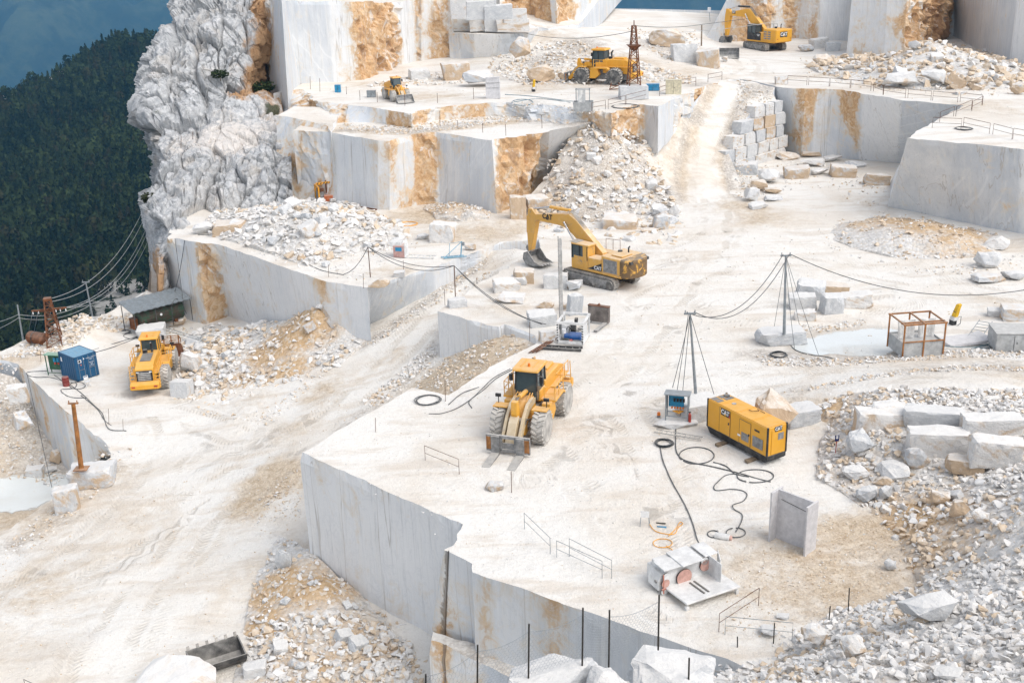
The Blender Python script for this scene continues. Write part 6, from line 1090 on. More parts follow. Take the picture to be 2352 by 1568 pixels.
for px, py, l in ((1660, 1021, 'timber sleeper under the back end of the yellow generator'), (1728, 1058, 'timber sleeper under the front end of the yellow generator')):
    g = gp(main, px, py, 0); o = MB().box((0, 0, .08), (2.0, .26, .16)).build('timber', WOOD); o.location = g+A3([.45, .3, 0]); o.rotation_euler = (0, 0, R(30)); tag(o, l, 'timber')
# --- container
t = thing('shipping_container', 'short dark blue shipping container with white markings beside the rusty pylon', 'container', (-40.15, 97.9, gz(low, (-40.15, 97.9))), R(-41))
cl, cw, ch = 1.4, 1.09, 2.3; m = MB()
def corr(n, a, b, amp=.035): return [(a+(b-a)*k/n, (amp if (k//2) % 2 else 0)) for k in range(n+1)]
q = corr(28, -cl+.08, cl-.08)
for s in (-1, 1): m.add([(x, s*(cw-.05+d), .15) for x, d in q]+[(x, s*(cw-.05+d), ch-.1) for x, d in q], [((i, i+1, 29+i+1, 29+i) if s < 0 else (i, 29+i, 29+i+1, i+1)) for i in range(28)])
m.box((0, 0, ch/2+.03), (2*cl-.14, 2*cw-.14, ch-.16)); m.build('side_wall', BLUEC, t)
m = MB(); 
for sx in (-1, 1):
    for sy in (-1, 1): m.box((sx*(cl-.05), sy*(cw-.05), ch/2), (.12, .12, ch))
for sy in (-1, 1): m.box((0, sy*(cw-.04), .1), (2*cl, .1, .16)).box((0, sy*(cw-.04), ch-.06), (2*cl, .1, .12))
for sx in (-1, 1): m.box((sx*(cl-.04), 0, .1), (.1, 2*cw, .16)).box((sx*(cl-.04), 0, ch-.06), (.1, 2*cw, .12))
m.build('frame', BLUEC, t); q = corr(30, -cl+.05, cl-.05, .03); m = MB(); m.add([(x, -cw+.06, ch-.02+d) for x, d in q]+[(x, cw-.06, ch-.02+d) for x, d in q], [(i, i+1, 31+i+1, 31+i) for i in range(30)]); m.build('roof', m_plain('container_roof_blue', (.03, .24, .42), .55, dust=.25), t)
for s in (-1, 1):
    d = MB().box((cl+.0, s*.52, ch/2+.02), (.05, 1.0, ch-.3)).build('door', BLUEC, t); m = MB()
    for y in (.25, .78): m.cyl((cl+.05, s*y, .12), (cl+.05, s*y, ch-.1), .018, n=6)
    m.box((cl+.06, s*.5, 1.0), (.03, .5, .03)); m.build('lock_bar', STEEL, d)
text('lettering', 'TRHU 118077 0\n22G1', .15, LWHITE, t, (cl+.03, .52, 1.85), ROTF, 0, .003); text('lettering', 'MAX GR\nTARE\nNET\nCU CAP', .12, LWHITE, t, (cl+.03, .52, 1.3), ROTF, 0, .003); MB().box((cl+.03, -.62, 1.82), (.01, .36, .3)).cyl((cl+.03, -.2, 1.98), (cl+.045, -.2, 1.98), .07).build('badge', LWHITE, t); MB().cyl((cl+.035, -.62, 1.82), (cl+.042, -.62, 1.82), .12, n=10).build('emblem', BLK, t)
MB().add([(cl+.03, -.6, 1.5), (cl+.03, -.44, 1.5), (cl+.03, -.52, 1.37)], [(0, 2, 1)]).build('warning_triangle', ORANGE, t); MB().box((-.9, -cw-.04, 1.7), (.22, .01, .4)).build('side_emblem', LWHITE, t)
g = gp(low, 128, 862, -8.4); t = thing('switchboard', 'green electric switchboard stand left of the blue container', 'switchboard', g, R(-12))
m = MB(); 
for x in (-.75, .75):
    for y in (0, .6): m.box((x, y, 1.0), (.07, .07, 2.0))
m.box((0, 0, .25), (1.5, .05, .06)).build('frame', GREEN, t); MB().box((0, .3, 2.03), (1.75, .85, .07), rx=-.06).build('roof', m_plain('pale_green_paint', (.16, .36, .25), .6, dust=.3), t); MB().box((0, .4, 1.15), (1.45, .12, 1.4)).build('panel', GREEN, t)
for x in (-.05, .3): MB().box((x, .3, 1.45), (.24, .1, .4)).build('breaker_box', LBLUE, t); MB().box((x+.05, .26, 1.12), (.14, .1, .2)).build('socket', RED, t)
# --- masts
def pylon(label, loc, rz, w0, w1, h, arms, platform=None, block=None):
    t = thing('lattice_pylon', label, 'pylon', loc, R(rz)); m = MB(); lattice(m, w0, w1, 0, h, 9, .055); m.build('tower', RUSTM, t)
    if arms:
        m = MB(); m.box((0, 0, h*.8), (3.2, .14, .14)).box((0, .25, h*.76), (2.4, .1, .1)); a = m.build('cross_arm', RUSTM, t)
        for x in (-1.5, -1.0, .6, 1.0, 1.5): MB().cyl((x, 0, h*.8-.35), (x, 0, h*.8-.05), .05, n=6).build('insulator', LWHITE, a)
        MB().box((0, 0, h), (w1+.15, w1+.15, .22)).build('cap', RUSTM, t)
    if platform: m = MB(); m.add([(sx*platform, sy*platform, h*.68) for sx, sy in ((-1, -1), (1, -1), (1, 1), (-1, 1))]+[(0, 0, h*.56)], [(0, 1, 2, 3), (1, 0, 4), (2, 1, 4), (3, 2, 4), (0, 3, 4)]).build('platform', RUSTM, t); MB().tube([(0, 0, h), (0, 0, h+.6)], .06, 5).build('spike', RUSTM, t)
    return t
pl = gp(low, 130, 803, -8.4); hP = ZT(119, 685, pl)-pl[2]; pylon('rusty lattice pylon with a cross arm behind the blue container', pl, 14, 1.5, .55, hP, True)
bR = gp(upper, 1458, 230, 9.4); o = place_rock('marble_block', PC[2], (bR[0], bR[1]+1.1, bR[2]+.78), (3.6, 2.3, 1.75), .05, (0, 0), False, 'pale squared block carrying the brown lattice pylon', 'block')
tR = bR+A3([0, 1.2, 1.6]); hR = ZT(1456, 47, tR)-tR[2]-.6; pylon('slim brown lattice pylon standing on a pale block on the upper terrace', tR, 8, 1.35, .42, hR, False, .75)
def pole(label, base, top, r0, r1, mat, head=True, name='steel_pole', cat='pole', plate=0):
    b, tp = A3(base), A3(top); t = thing(name, label, cat, b); d = tp-b; MB().cyl((0, 0, 0), tuple(d), r0, r1, 10).build('shaft', mat, t)
    if head: m = MB(); m.box(tuple(d), (.75, .12, .1)).box(tuple(d+A3([-.3, 0, .12])), (.06, .06, .22)).box(tuple(d+A3([.3, 0, .12])), (.06, .06, .22)); m.build('crosshead', mat, t)
    if plate: MB().box((0, 0, .03), (plate, plate*.8, .06)).build('base_plate', mat, t)
    return d+b
bb = gp(main, 1600, 970, 0); place_rock('marble_block', PC[1], (bb[0]+.25, bb[1]+.9, .62), (2.5, 2.2, 1.5), .25, (0, 0), False, 'big pale block behind the electric cabinet with the leaning steel pole on it', 'block')
p1b = P(1598, 905, 1.25); p1t = P(1585, 720, ZT(1585, 720, p1b)); p1 = pole('leaning grey steel pole on the block behind the electric cabinet', p1b, p1t, .11, .06, STEEL)
bb = gp(main, 1800, 795, 0); place_rock('marble_block', PB[3], (bb[0], bb[1]+.9, .5), (3.6, 2.4, 1.5), .1, (0, 0), False, 'long grey block by the pond carrying the tall steel pole', 'block')
p2b = P(1801, 768, .95); p2 = pole('tall grey steel pole on the long block by the pond', p2b, P(1805, 587, ZT(1805, 587, p2b)), .12, .07, STEEL)
a = gp(low, 53, 782, -7.5); pa = pole('thin grey pole at the left end of the rubble ridge', a, P(40, 700, ZT(40, 700, a)), .1, .07, STEEL, False)
a = gp(low, 212, 727, -7); pb_ = pole('thin grey pole behind the rubble ridge right of the rusty pylon', a, P(197, 648, ZT(197, 648, a)), .1, .07, STEEL)
a = gp(upper, 1611, 106, 9); pc = pole('grey wooden pole beside the boulders at the edge of the back road', a, P(1612, 58, ZT(1612, 58, a)), .13, .1, WOOD, False, 'wooden_pole')
a = P(187, 1076, -7.4); pd_ = pole('rusty orange post standing on the long cream block', a, P(168, 926, ZT(168, 926, a)), .19, .15, RUSTL, True, 'rusty_post', 'post', 1.)
# --- electric cabinet beside the generator
bb = gp(main, 1555, 985, 0); place_rock('marble_slab', PS[1], (bb[0]+.1, bb[1]+.55, .28), (2.9, 1.7, 1.5), .1, (0, 0), False, 'flat white block under the electric cabinet', 'slab')
t = thing('electric_cabinet', 'open grey cabinet stand with a blue switch panel beside the generator', 'cabinet', (bb[0]+.1, bb[1]+.65, .48), R(-16)); m = MB()
for x in (-.68, .68):
    for y in (-.3, .4): m.box((x, y, .85), (.07, .07, 1.7))
m.box((0, -.3, .3), (1.36, .05, .05)).box((0, .4, .3), (1.36, .05, .05)).build('frame', STEEL, t); MB().box((0, .05, 1.73), (1.6, .95, .06), rx=-.07).build('roof', STEEL, t)
for x in (-.71, .71): MB().box((x, .05, 1.15), (.03, .7, 1.1)).build('side_panel', STEEL, t)
MB().box((-.1, .25, 1.2), (.95, .15, .9)).build('switch_panel', LBLUE, t)
for k in range(4): MB().box((-.2+k*.19, .14, 1.22), (.13, .1, .22)).build('breaker', BLK, t)
for k in range(5): MB().cyl((-.35+k*.17, .2, .72), (-.35+k*.17, .1, .68), .06, n=8).build('plug', ORANGE, t)
MB().tube([(x, y, z) for k in range(3) for x, y, z in ((-.3+.1*k, .1, .5), (.1, -.05+.05*k, .42), (.35-.1*k, .15, .5), (0, .25, .45))], .04, 5).build('cable_bundle', ORHOSE, t)
g = gp(main, 1581, 978, .5); t = thing('fire_extinguisher', 'red fire extinguisher beside the electric cabinet', 'extinguisher', (g[0]+.05, g[1]-.1, .45)); MB().lathe([(0, .09), (.02, .1), (.5, .1), (.58, .05), (.62, .04)], (0, 0, 0), 'z', 12).build('body', RED, t); MB().box((0, 0, .66), (.14, .05, .08)).build('valve', BLK, t)
g = gp(main, 1513, 958, 0); t = thing('warning_lantern', 'small orange lantern on the ground left of the electric cabinet', 'lantern', (g[0], g[1], .0)); MB().box((0, 0, .12), (.2, .2, .24)).build('base', DSTEEL, t); MB().cyl((0, 0, .24), (0, 0, .42), .12, .1, 10).build('lens', ORANGE, t)
def coil(label, land, z, px, py, r, n, mat=HOSE, wr=.03):
    g = gp(land, px, py, z); rs = random.Random(int(px)); pts = []
    for k in range(n*16): a = 2*math.pi*k/16; rr = r*(1+.16*math.sin(k*.37)+rs.uniform(-.02, .02)); pts.append((g[0]+rr*math.cos(a)+.05*math.sin(k*.11), g[1]+rr*math.sin(a), g[2]+.03+.025*(k//16)+.02*math.sin(k)))
    return tag(MB().tube(pts, wr, 5).build('hose_coil', mat), label, 'hose')
coil('thick coil of grey black hose on the ground in front of the electric cabinet', main, 0, 1528, 1020, .5, 7)
coil('black cable coil lying on the flat block under the electric cabinet', main, .5, 1536, 973, .32, 5)
coil('coiled hose on the ground beside the long block at the pond', main, 0, 1790, 817, .55, 6)
coil('loose ring of black hose at the back corner of the front floor', main, 0, 985, 921, .82, 3)
coil('small coil of hose on the left shelf below the tank', low, -8.5, 287, 764, .55, 4)
coil('round coil of hose on the top of the right cut block', upper, 8.5, 2216, 297, .8, 4)
coil('yellow coil of hose on the brown floor below the step walls', main, 0, 940, 516, .9, 3, ORHOSE)
coil('tangle of blue grey hose below the brown lattice pylon', upper, 9.4, 1440, 246, 1.5, 4)
# --- chain saw machine with white frame and standing blade
t = thing('chain_saw_machine', 'white framed stone saw with blue motor and tall upright blade', 'saw machine', (4.65, 79.95, gz(main, (4.65, 79.95))), R(-17)); m = MB()
W2, D2, H2 = .95, 1.1, 1.62
for sx in (-1, 1):
    for sy in (-1, 1): m.box((sx*W2, sy*D2, H2/2+.1), (.12, .12, H2))
for sy in (-1, 1): m.box((0, sy*D2, H2+.1), (2*W2+.2, .13, .17)).box((0, sy*D2, .2), (2*W2+.1, .12, .2))
for sx in (-1, 1): m.box((sx*W2, 0, H2+.1), (.12, 2*D2, .16)).box((sx*W2, 0, .2), (.12, 2*D2, .18))
m.build('frame', WPAINT, t); m = MB()
for sx in (-1, 1):
    for k in range(7): m.box((sx*W2, -D2-.063, .35+k*.2), (.125, .01, .09), ry=.5*sx)
m.build('hazard_stripe', BLK, t)
MB().cyl((-.15, -.55, .55), (.75, -.55, .55), .3, n=16).build('motor', BLUE, t, .02); MB().cyl((-.55, -.6, .55), (-.15, -.6, .55), .2, n=12).build('gearbox', BLUE, t); MB().box((.05, -.2, 1.05), (.36, .4, .6)).build('control_box', DGREY, t)
MB().box((-.55, .2, .75), (.6, 1.0, 1.1)).build('housing', WPAINT, t, .03); MB().box((.85, .2, .8), (.08, 1.2, 1.0)).build('side_door', WPAINT, t); MB().cyl((-.55, -.75, .8), (-.55, -.75, 1.1), .16).build('filter', LWHITE, t); MB().cyl((-.1, -.85, .25), (.1, -.85, .25), .13).build('pump', RED, t); MB().cyl((.05, .3, 1.5), (.25, .3, 1.5), .2).build('fan', BLK, t)
m = MB()
for k in range(4): m.tube([(-.5+k*.25, -.3, .9), (-.3+k*.22, -.5, 1.25-.1*k), (.1+k*.15, -.45, .9)], .03, 5)
m.build('hydraulic_hose', BLK, t)
bx = t.matrix_basis @ Vector((-1.05, .55, 0)); hB = ZT(1279, 546, bx)-t.location.z
bl = MB().prism([(-.13, .2), (.13, .2), (.13, hB-.15), (0, hB), (-.13, hB-.15)], -.03, .03).build('saw_blade', m_plain('worn_white_blade', (.6, .58, .55), .6, .1, .35, scale=1.2, bump=.2), t); bl.location = (-1.05, .55, 0); m = MB()
for k in range(int(hB/.11)): m.box((-.15, 0, .25+k*.11), (.05, .08, .06))
m.build('chain', DGREY, bl); MB().box((-1.05, .55, .9), (.4, .3, .5)).build('blade_mount', DSTEEL, t)
g = P(1300, 802, 0); t = thing('saw_track', 'steel sledge rails lying in front of the white framed saw', 'rails', (g[0]-.3, g[1], g[2]+.03), R(-14)); m = MB(); m.box((0, .3, .1), (3.0, .12, .16)).box((0, -.3, .1), (3., .12, .16)); m.build('rail', DGREY, t); m = MB()
for k in range(6): m.box((-1.3+k*.52, 0, .06), (.1, .6, .1))
m.build('cross_tie', DGREY, t)
g = P(1245, 800, 0); m = MB()
for k in range(9): m.cyl((g[0]-1.0+.09*k, g[1]-1.0+.02*k, .08+.05*(k % 3)), (g[0]+.5+.09*k, g[1]+1.2+.05*k, .1+.05*(k % 3)), .045, n=6)
tag(m.build('rod_bundle', RUSTM), 'bundle of rusty steel rods beside the sledge rails', 'rods')
g = P(1376, 742, 0); t = thing('fork_attachment', 'rusty fork carriage with two arms standing on the floor right of the saw', 'fork carriage', g, R(-28)); m = MB().box((0, 0, .78), (1.75, .34, 1.3)); m.build('back_plate', m_plain('rusted_plate', (.22, .19, .17), .8, .1, .5, scale=1.6, dust=.3), t, .03); MB().box((0, 0, 1.45), (1.78, .38, .06)).prism([(-.15, 1.48), (.15, 1.48), (0, 1.66)], -.08, .08).build('top_rail', RUSTM, t)
for x in (-.75, .6): MB().box((x, -1.1, .12), (.3, 2.0, .14)).build('arm', DSTEEL, t)
# --- orange saw on rails by the step wall
t = thing('rail_saw', 'orange framed wire saw on rails at the foot of the step wall', 'saw machine', (-20.75, 128.1, .05), R(22)); m = MB()
for sx in (-1, 1):
    for sy in (-1, 1): m.box((sx*1.05, sy*.9, 1.0), (.16, .16, 1.9))
for sx in (-1, 1): m.box((sx*1.05, 0, 1.95), (.16, 1.95, .18))
m.box((0, 0, 2.25), (2.2, .18, .2)).box((0, .9, 1.95), (2.1, .16, .16)).build('frame', m_plain('saw_orange', (.80, .36, .02), .5, dust=.15), t); m = MB()
for k in range(6): m.box((-.9+k*.36, -.1, 2.25), (.1, .03, .21), ry=.5).box((1.135, -.8+k*.32, 1.95), (.03, .1, .19), rx=.5)
m.build('hazard_stripe', BLK, t); MB().box((.25, -.1, .5), (1.3, 1.1, .7)).build('engine', m_plain('faded_orange', (.55, .15, .05), .6, dust=.4), t, .04); MB().box((-.7, .1, .8), (.7, 1.0, 1.1)).build('housing', DSTEEL, t, .03); MB().box((-.7, -.2, 1.55), (.7, .6, .35)).build('panel', RUSTM, t); MB().box((0, 0, .12), (2.3, 1.9, .12)).build('base', DSTEEL, t); MB().cyl((.1, .2, 1.0), (.1, .2, 2.45), .09).build('mast', RUSTM, t)
g0, g1 = P(752, 470, .05), P(842, 484, .05); d = g1-g0; t = thing('rail_track', 'rusty rail track running along the foot of the step wall', 'rails', g0, math.atan2(d[1], d[0])); LT = float(np.linalg.norm(d))+1
for y in (-.6, .6): MB().box((LT/2, y, .12), (LT, .1, .14)).build('rail', RUSTM, t)
m = MB()
for k in range(int(LT/.8)): m.box((.4+k*.8, 0, .06), (.14, 1.5, .08))
m.build('sleeper', RUSTM, t)
# --- white wire saw at the front edge
WSA = R(25.8); wsp = P(1512, 1365, 0); t = thing('wire_saw_machine', 'dusty white wire saw with faded red pulleys near the front cut edge', 'saw machine', wsp, WSA)
MB().prism([(0, .18), (1.0, .18), (1.05, 1.0), (.15, 1.02), (0, .7)], .0, .9).build('end_housing', WPAINT, t, .03); MB().box((1.55, .55, .78), (2.4, 1.2, .95)).build('housing', WPAINT, t, .03); MB().box((.75, .3, 1.28), (1.1, .95, .05), ry=.03).build('lid', WPAINT, t, .01); MB().box((1.75, .4, 1.34), (1.2, 1.45, .06), ry=-.02).build('lid', WPAINT, t, .01); MB().box((2.9, .45, 1.36), (.75, 1.2, .05)).build('lid', WPAINT, t, .01); MB().box((1.1, 1.05, .55), (1.7, .7, .8)).build('motor_box', WPAINT, t, .04)
for x, z, r_, mt in ((1.35, .62, .42, PINK), (.35, .95, .2, WPAINT), (.3, .6, .22, PINK), (.25, .1, .2, WPAINT), (2.55, .9, .3, PINK), (2.5, 1.15, .2, WPAINT)):
    o = MB().lathe([(-.05, r_*.9), (-.05, r_), (.0, r_*.93), (.05, r_), (.05, r_*.85), (.02, r_*.2)], (0, 0, 0), 'y', 22).build('pulley', mt, t); o.location = (x, -.12, max(z, r_)); MB().lathe([(-.03, r_*1.02), (.03, r_*1.02)], (0, 0, 0), 'y', 22).build('belt', BLK, o)
MB().prism([(.3, .1), (3.3, .1), (3.3, .2), (.3, .2)], -1.9, .0).xf(Matrix.Translation((0, 0, .16)) @ Matrix.Rotation(R(-4), 4, 'X')).build('base_plate', WPAINT, t, .02); m = MB().box((1.5, -1.0, .34), (.09, 1.2, .015)).box((1.75, -1.0, .34), (.09, 1.2, .015)); m.xf(Matrix.Translation((0, 0, .05)) @ Matrix.Rotation(R(-4), 4, 'X')).build('slot', BLK, t); MB().box((.4, -1.75, .1), (.15, .15, .3)).box((3.2, -1.75, .1), (.15, .15, .3)).build('foot', WPAINT, t)
MB().box((2.75, -.55, .85), (.05, 1.15, 1.1)).build('door', WPAINT, t, .01); MB().box((3.25, -.25, .8), (.05, .9, 1.05), rz=-.5).build('door', WPAINT, t, .01); MB().tube([(.18, -.15, 1.1), (.18, -.18, .1)], .035, 6).box((.18, -.2, .35), (.22, .06, .06)).build('tension_arm', m_plain('faded_red', (.55, .22, .16), .7, dust=.3), t); MB().cyl((.1, .2, .62), (-.05, .2, .62), .09).build('knob', DSTEEL, t)
g = gp(main, 1660, 1237, 0); t = thing('motor_drum', 'dusty white motor drum lying on the floor behind the wire saw', 'motor', (g[0], g[1], .17), R(-25)); MB().lathe([(-.42, .1), (-.4, .16), (.32, .17), (.36, .14)], (0, 0, 0), 'x', 14).build('body', WPAINT, t); MB().lathe([(.36, .12), (.46, .12), (.48, .05)], (0, 0, 0), 'x', 14).build('end_cap', PINK, t)
# --- upright concrete panel
A, B = P(1783, 1238, 0), P(1862, 1270, 0); d = B-A; t = thing('concrete_wall_section', 'tall pale grey panel with flanges standing upright on the front floor', 'panel', (A+B)/2, math.atan2(d[1], d[0])); Lp = float(np.linalg.norm(d)); hp = ZT(1784, 1122, A)
MB().box((0, 0, hp/2), (Lp, .09, hp)).build('web', CONC, t); 
for s in (-1, 1): MB().box((s*(Lp/2+.05), -.22*1 if s > 0 else -.1, hp/2), (.1, 1.0, hp)).build('flange', CONC, t, .01)
MB().box((0, -.05, hp*.8), (Lp*.8, .02, .03), ry=.12).build('scratch', DGREY, t)
# --- filter frame, basin, concrete box
def bags(t, xs, y, z0, z1, w):
    for x in xs:
        V = []; n = 9
        for k in range(n): a = -1+2*k/(n-1); V += [(x+a*w/2, y+.07*math.sin(a*5), z1-.12*(1-a*a)*0.6), (x+a*w/2*.95, y+.09*math.sin(a*4+1), z0)]
        V2 = [(p[0], p[1]+.05, p[2]) for p in V]; N = len(V); F = [(2*k, 2*k+1, 2*k+3, 2*k+2) for k in range(n-1)]; F2 = [tuple(i+N for i in reversed(f)) for f in F]
        MB().add(V+V2, F+F2+[(2*k, 2*k+2, N+2*k+2, N+2*k) for k in range(n-1)]+[(2*k+1, N+2*k+1, N+2*k+3, 2*k+3) for k in range(n-1)]).build('filter_bag', CLOTH, t)
g = gp(main, 2065, 822, .5); t = thing('filter_frame', 'rusty frame with white filter bags hanging over a grey basin by the pond', 'frame', (g[0]+1.5, g[1]+1.25, g[2]), R(6)); m = MB()
for x in (-1.45, 0, 1.45):
    for y in (-1.2, 1.2): m.box((x, y, 1.2), (.09, .09, 2.4))
for y in (-1.2, -.8, 1.2): m.box((0, y, 2.4), (3.1, .1, .1))
for x in (-1.45, 0, 1.45): m.box((x, 0, 2.4), (.09, 2.4, .09))
m.box((0, -1.2, 1.15), (2.95, .08, .08)).build('frame', RUSTL, t); m = MB()
for y in (-1.15, 1.15): m.box((0, y, .55), (2.85, .05, 1.05))
for x in (-1.4, 1.4): m.box((x, 0, .55), (.05, 2.3, 1.05))
m.box((0, 0, .5), (2.8, 2.2, .9)).build('basin', GCOAT, t); bags(t, (-.75, .7), 0, 1.0, 2.35, 1.15)
g = gp(upper, 1341, 257, 9.4); t = thing('settling_basin', 'grey steel basin with a filter bag frame on the edge of the upper terrace', 'basin', (g[0], g[1]+.7, g[2]), R(-6)); m = MB(); o1 = [(-1.15, -.7), (1.15, -.7), (1.15, .7), (-1.15, .7)]
m.add([(x*.93, y*.9, 0) for x, y in o1]+[(x, y, 1.05) for x, y in o1]+[(x*.94, y*.94, 1.05) for x, y in o1]+[(x*.9, y*.9, .6) for x, y in o1], [(3, 2, 1, 0)]+[(i, (i+1) % 4, 4+(i+1) % 4, 4+i) for i in range(4)]+[(4+i, 4+(i+1) % 4, 8+(i+1) % 4, 8+i) for i in range(4)]+[(8+i, 8+(i+1) % 4, 12+(i+1) % 4, 12+i) for i in range(4)]+[(12, 13, 14, 15)]); m.build('tub', GCOAT, t); m = MB()
for x in (-.8, .7):
    for y in (-.4, .5): m.box((x, y, 1.5), (.06, .06, 1.9))
m.box((-.05, -.4, 2.4), (1.7, .06, .06)).box((-.05, .5, 2.4), (1.7, .06, .06)).build('frame', STEEL, t); bags(t, (-.2,), .05, .9, 2.35, .9)
g = gp(upper, 1131, 229, 9.5); t = thing('concrete_box', 'pale concrete box section standing upright on the upper terrace', 'concrete box', (g[0], g[1]+.6, g[2]), R(-4)); MB().box((.1, 0, 1.25), (1.65, .12, 2.5)).build('front_panel', CONC, t); MB().box((-.68, .5, 1.1), (.14, 1.2, 2.2)).box((.85, .5, 1.1), (.14, 1.2, 2.2)).build('side_panel', CONC, t); MB().box((.1, -.08, 1.9), (1.7, .04, .06)).box((.1, -.08, 1.3), (1.7, .04, .04)).build('groove', DSTEEL, t); MB().box((.1, .2, 2.52), (1.7, .6, .1)).build('lid', CONC, t)
# --- old tank with shelter roof
ta, tb = A3([-38.3, 109.6, -7.2]), A3([-34.6, 113.0, -7.2]); d = tb-ta; L = float(np.linalg.norm(d)); t = thing('storage_tank', 'dark green and rusty cylindrical tank lying under a sheet roof beside the cut block', 'tank', (ta[0], ta[1], -8.3), math.atan2(d[1], d[0])); TM = m_paint('rusty_tank_green', (.02, .06, .03), .12, .7, .8, (.05, .03, .02))
MB().lathe([(0, .05), (.02, .8), (.15, 1.05), (L-.15, 1.05), (L, .8), (L+.02, .05)], (0, 0, 1.15), 'x', 22).build('cylinder', TM, t, smooth=False); MB().box((L*.2, 0, .2), (.3, 1.4, .4)).box((L*.8, 0, .2), (.3, 1.4, .4)).build('cradle', RUSTM, t); MB().box((-.3, 0, .8), (.5, .9, 1.1)).build('valve_box', RUSTM, t); MB().cyl((L*.45, -1.04, 1.35), (L*.45, -1.08, 1.35), .13).build('label_disc', LWHITE, t)
t2 = thing('shelter_roof', 'corrugated grey sheet roof on thin posts over the old tank', 'roof', (ta[0], ta[1], -8.3), math.atan2(d[1], d[0])); q = corr(40, -1., L+.6, .05); MB().add([(x, -1.6, 2.35+dz) for x, dz in q]+[(x, 1.4, 2.95+dz) for x, dz in q]+[(x, -1.6, 2.3+dz) for x, dz in q]+[(x, 1.4, 2.9+dz) for x, dz in q], [(i, i+1, 42+i, 41+i) for i in range(40)]+[(82+i, 123+i, 124+i, 83+i) for i in range(40)]).build('roof_sheet', m_plain('old_roof_sheet', (.16, .20, .23), .7, .2, .3, dust=.15), t2); m = MB()
for x in (-.8, L*.3, L*.65, L+.4):
    for y, h in ((-1.45, 2.32), (1.3, 2.9)): m.cyl((x, y, 0), (x, y, h), .045, n=6)
m.build('post', DGREY, t2)
# --- spare buckets
def bucket(label, loc, rz, w, s, mat):
    t = thing('loader_bucket', label, 'bucket', loc, rz, None, s); out = [(0, 0), (-.9, .05), (-1.25, .4), (-1.3, .9), (-1.0, 1.35), (-.75, 1.5)]; inn = [(x+.09, z+.05) for x, z in out[1:-1]]; MB().prism(out+[(-.72, 1.46)]+inn[::-1]+[(0, .06)], -w/2, w/2).build('shell', mat, t)
    for sg in (-1, 1): MB().prism(out+[(-.3, .7)], sg*w/2, sg*(w/2-.07)).build('side_plate', mat, t)
    for k in range(6): MB().prism([(-.05, 0), (.22, .02), (-.02, .09)], -w/2+.15+k*(w-.3)/5-.08, -w/2+.15+k*(w-.3)/5+.08).build('tooth', mat, t)
    return t
g = gp(low, 505, 1528, -8.6); b = bucket('empty steel loader bucket tipped up on the low ground at the bottom left', (g[0]-.45, g[1]+.6, g[2]+1.12), R(-38), 2.9, 1.02, m_plain('scoured_bucket_steel', (.13, .125, .12), .5, .4, .7, scale=1.1, dust=.4)); b.rotation_euler = (0, R(-72), R(118))
g = gp(upper, 1674, 137, 8.9); bucket('empty excavator bucket resting on the road near the far excavator', (g[0]+.2, g[1]+.9, g[2]), R(-100), 3.0, 1.0, DSTEEL)
# --- yellow jib tools, compressor, blue stand, boxes
def jib(label, land, z, px, py, s):
    g = gp(land, px, py, z); t = thing('rock_drill', label, 'drill', g, R(-70), None, s); MB().box((0, 0, .25), (.5, .45, .5)).build('base', BLK, t, .03); MB().prism([(-.2, .45), (.35, .45), (.42, .8), (-.12, .8)], -.24, .24).build('shroud', WPAINT, t); MB().prism([(-.12, .8), (.4, .8), (.62, 1.7), (.72, 2.05), (.5, 2.1), (.3, 1.95), (.1, 1.4)], -.17, .17).build('mast', YTOOL, t, .03); MB().box((.25, -.18, 1.3), (.3, .02, .05), ry=.2).build('groove', BLK, t); MB().tube([(.2, .2, .7), (.6, .3, .9), (.7, .2, .3), (.5, .1, .05)], .03, 5).build('hose', HOSE, t); return t
jib('yellow upright drill tool beside the rusty filter frame', main, .3, 2188, 745, .86); jib('small yellow drill tool on a tripod on the upper terrace', upper, 9.5, 1225, 211, .75)
g = gp(main, 917, 592, 0); t = thing('compressor', 'faded red and white saw unit on rails on the middle cut block', 'compressor', g, R(-14)); MB().box((0, .4, .62), (1.1, .9, 1.15)).build('cabinet', m_plain('faded_pink_paint', (.50, .30, .27), .7, dust=.45), t, .03); MB().box((0, -.07, .85), (.62, .03, .36)).build('control_panel', LBLUE, t); MB().box((-.35, .5, 1.3), (1.1, .9, .5)).build('hood', WPAINT, t, .03); MB().box((.6, .45, .7), (.1, .95, 1.3)).build('side_panel', WPAINT, t); m = MB(); m.box((1.6, .1, .05), (3.6, .08, .08)).box((1.6, .9, .05), (3.6, .08, .08))
for k in range(5): m.box((.5+k*.6, .5, .04), (.08, .8, .06))
m.build('rail', WPAINT, t)
g = gp(main, 1040, 592, 0); t = thing('drill_stand', 'light blue drilling stand lying on the edge of the middle cut block', 'drill stand', g, R(10)); BL2 = m_plain('pale_blue_paint', (.22, .42, .55), .6, dust=.3); m = MB(); m.box((0, .2, .1), (2.2, .1, .1)).box((.2, -.2, .1), (2.2, .1, .1)); 
for k in range(5): m.box((-.8+k*.45, 0, .1), (.06, .5, .06))
m.build('bed', BL2, t); MB().tube([(.8, .1, .1), (.95, .1, 1.5)], .06, 6).tube([(.95, .1, 1.5), (-.9, -.3, .1)], .04, 6).tube([(-.3, .3, .1), (-.2, .3, 1.35), (.9, .15, 1.45)], .03, 5).build('mast', BL2, t); MB().cyl((1.05, .1, 1.1), (1.05, .1, 1.4), .16).build('motor', STEEL, t)
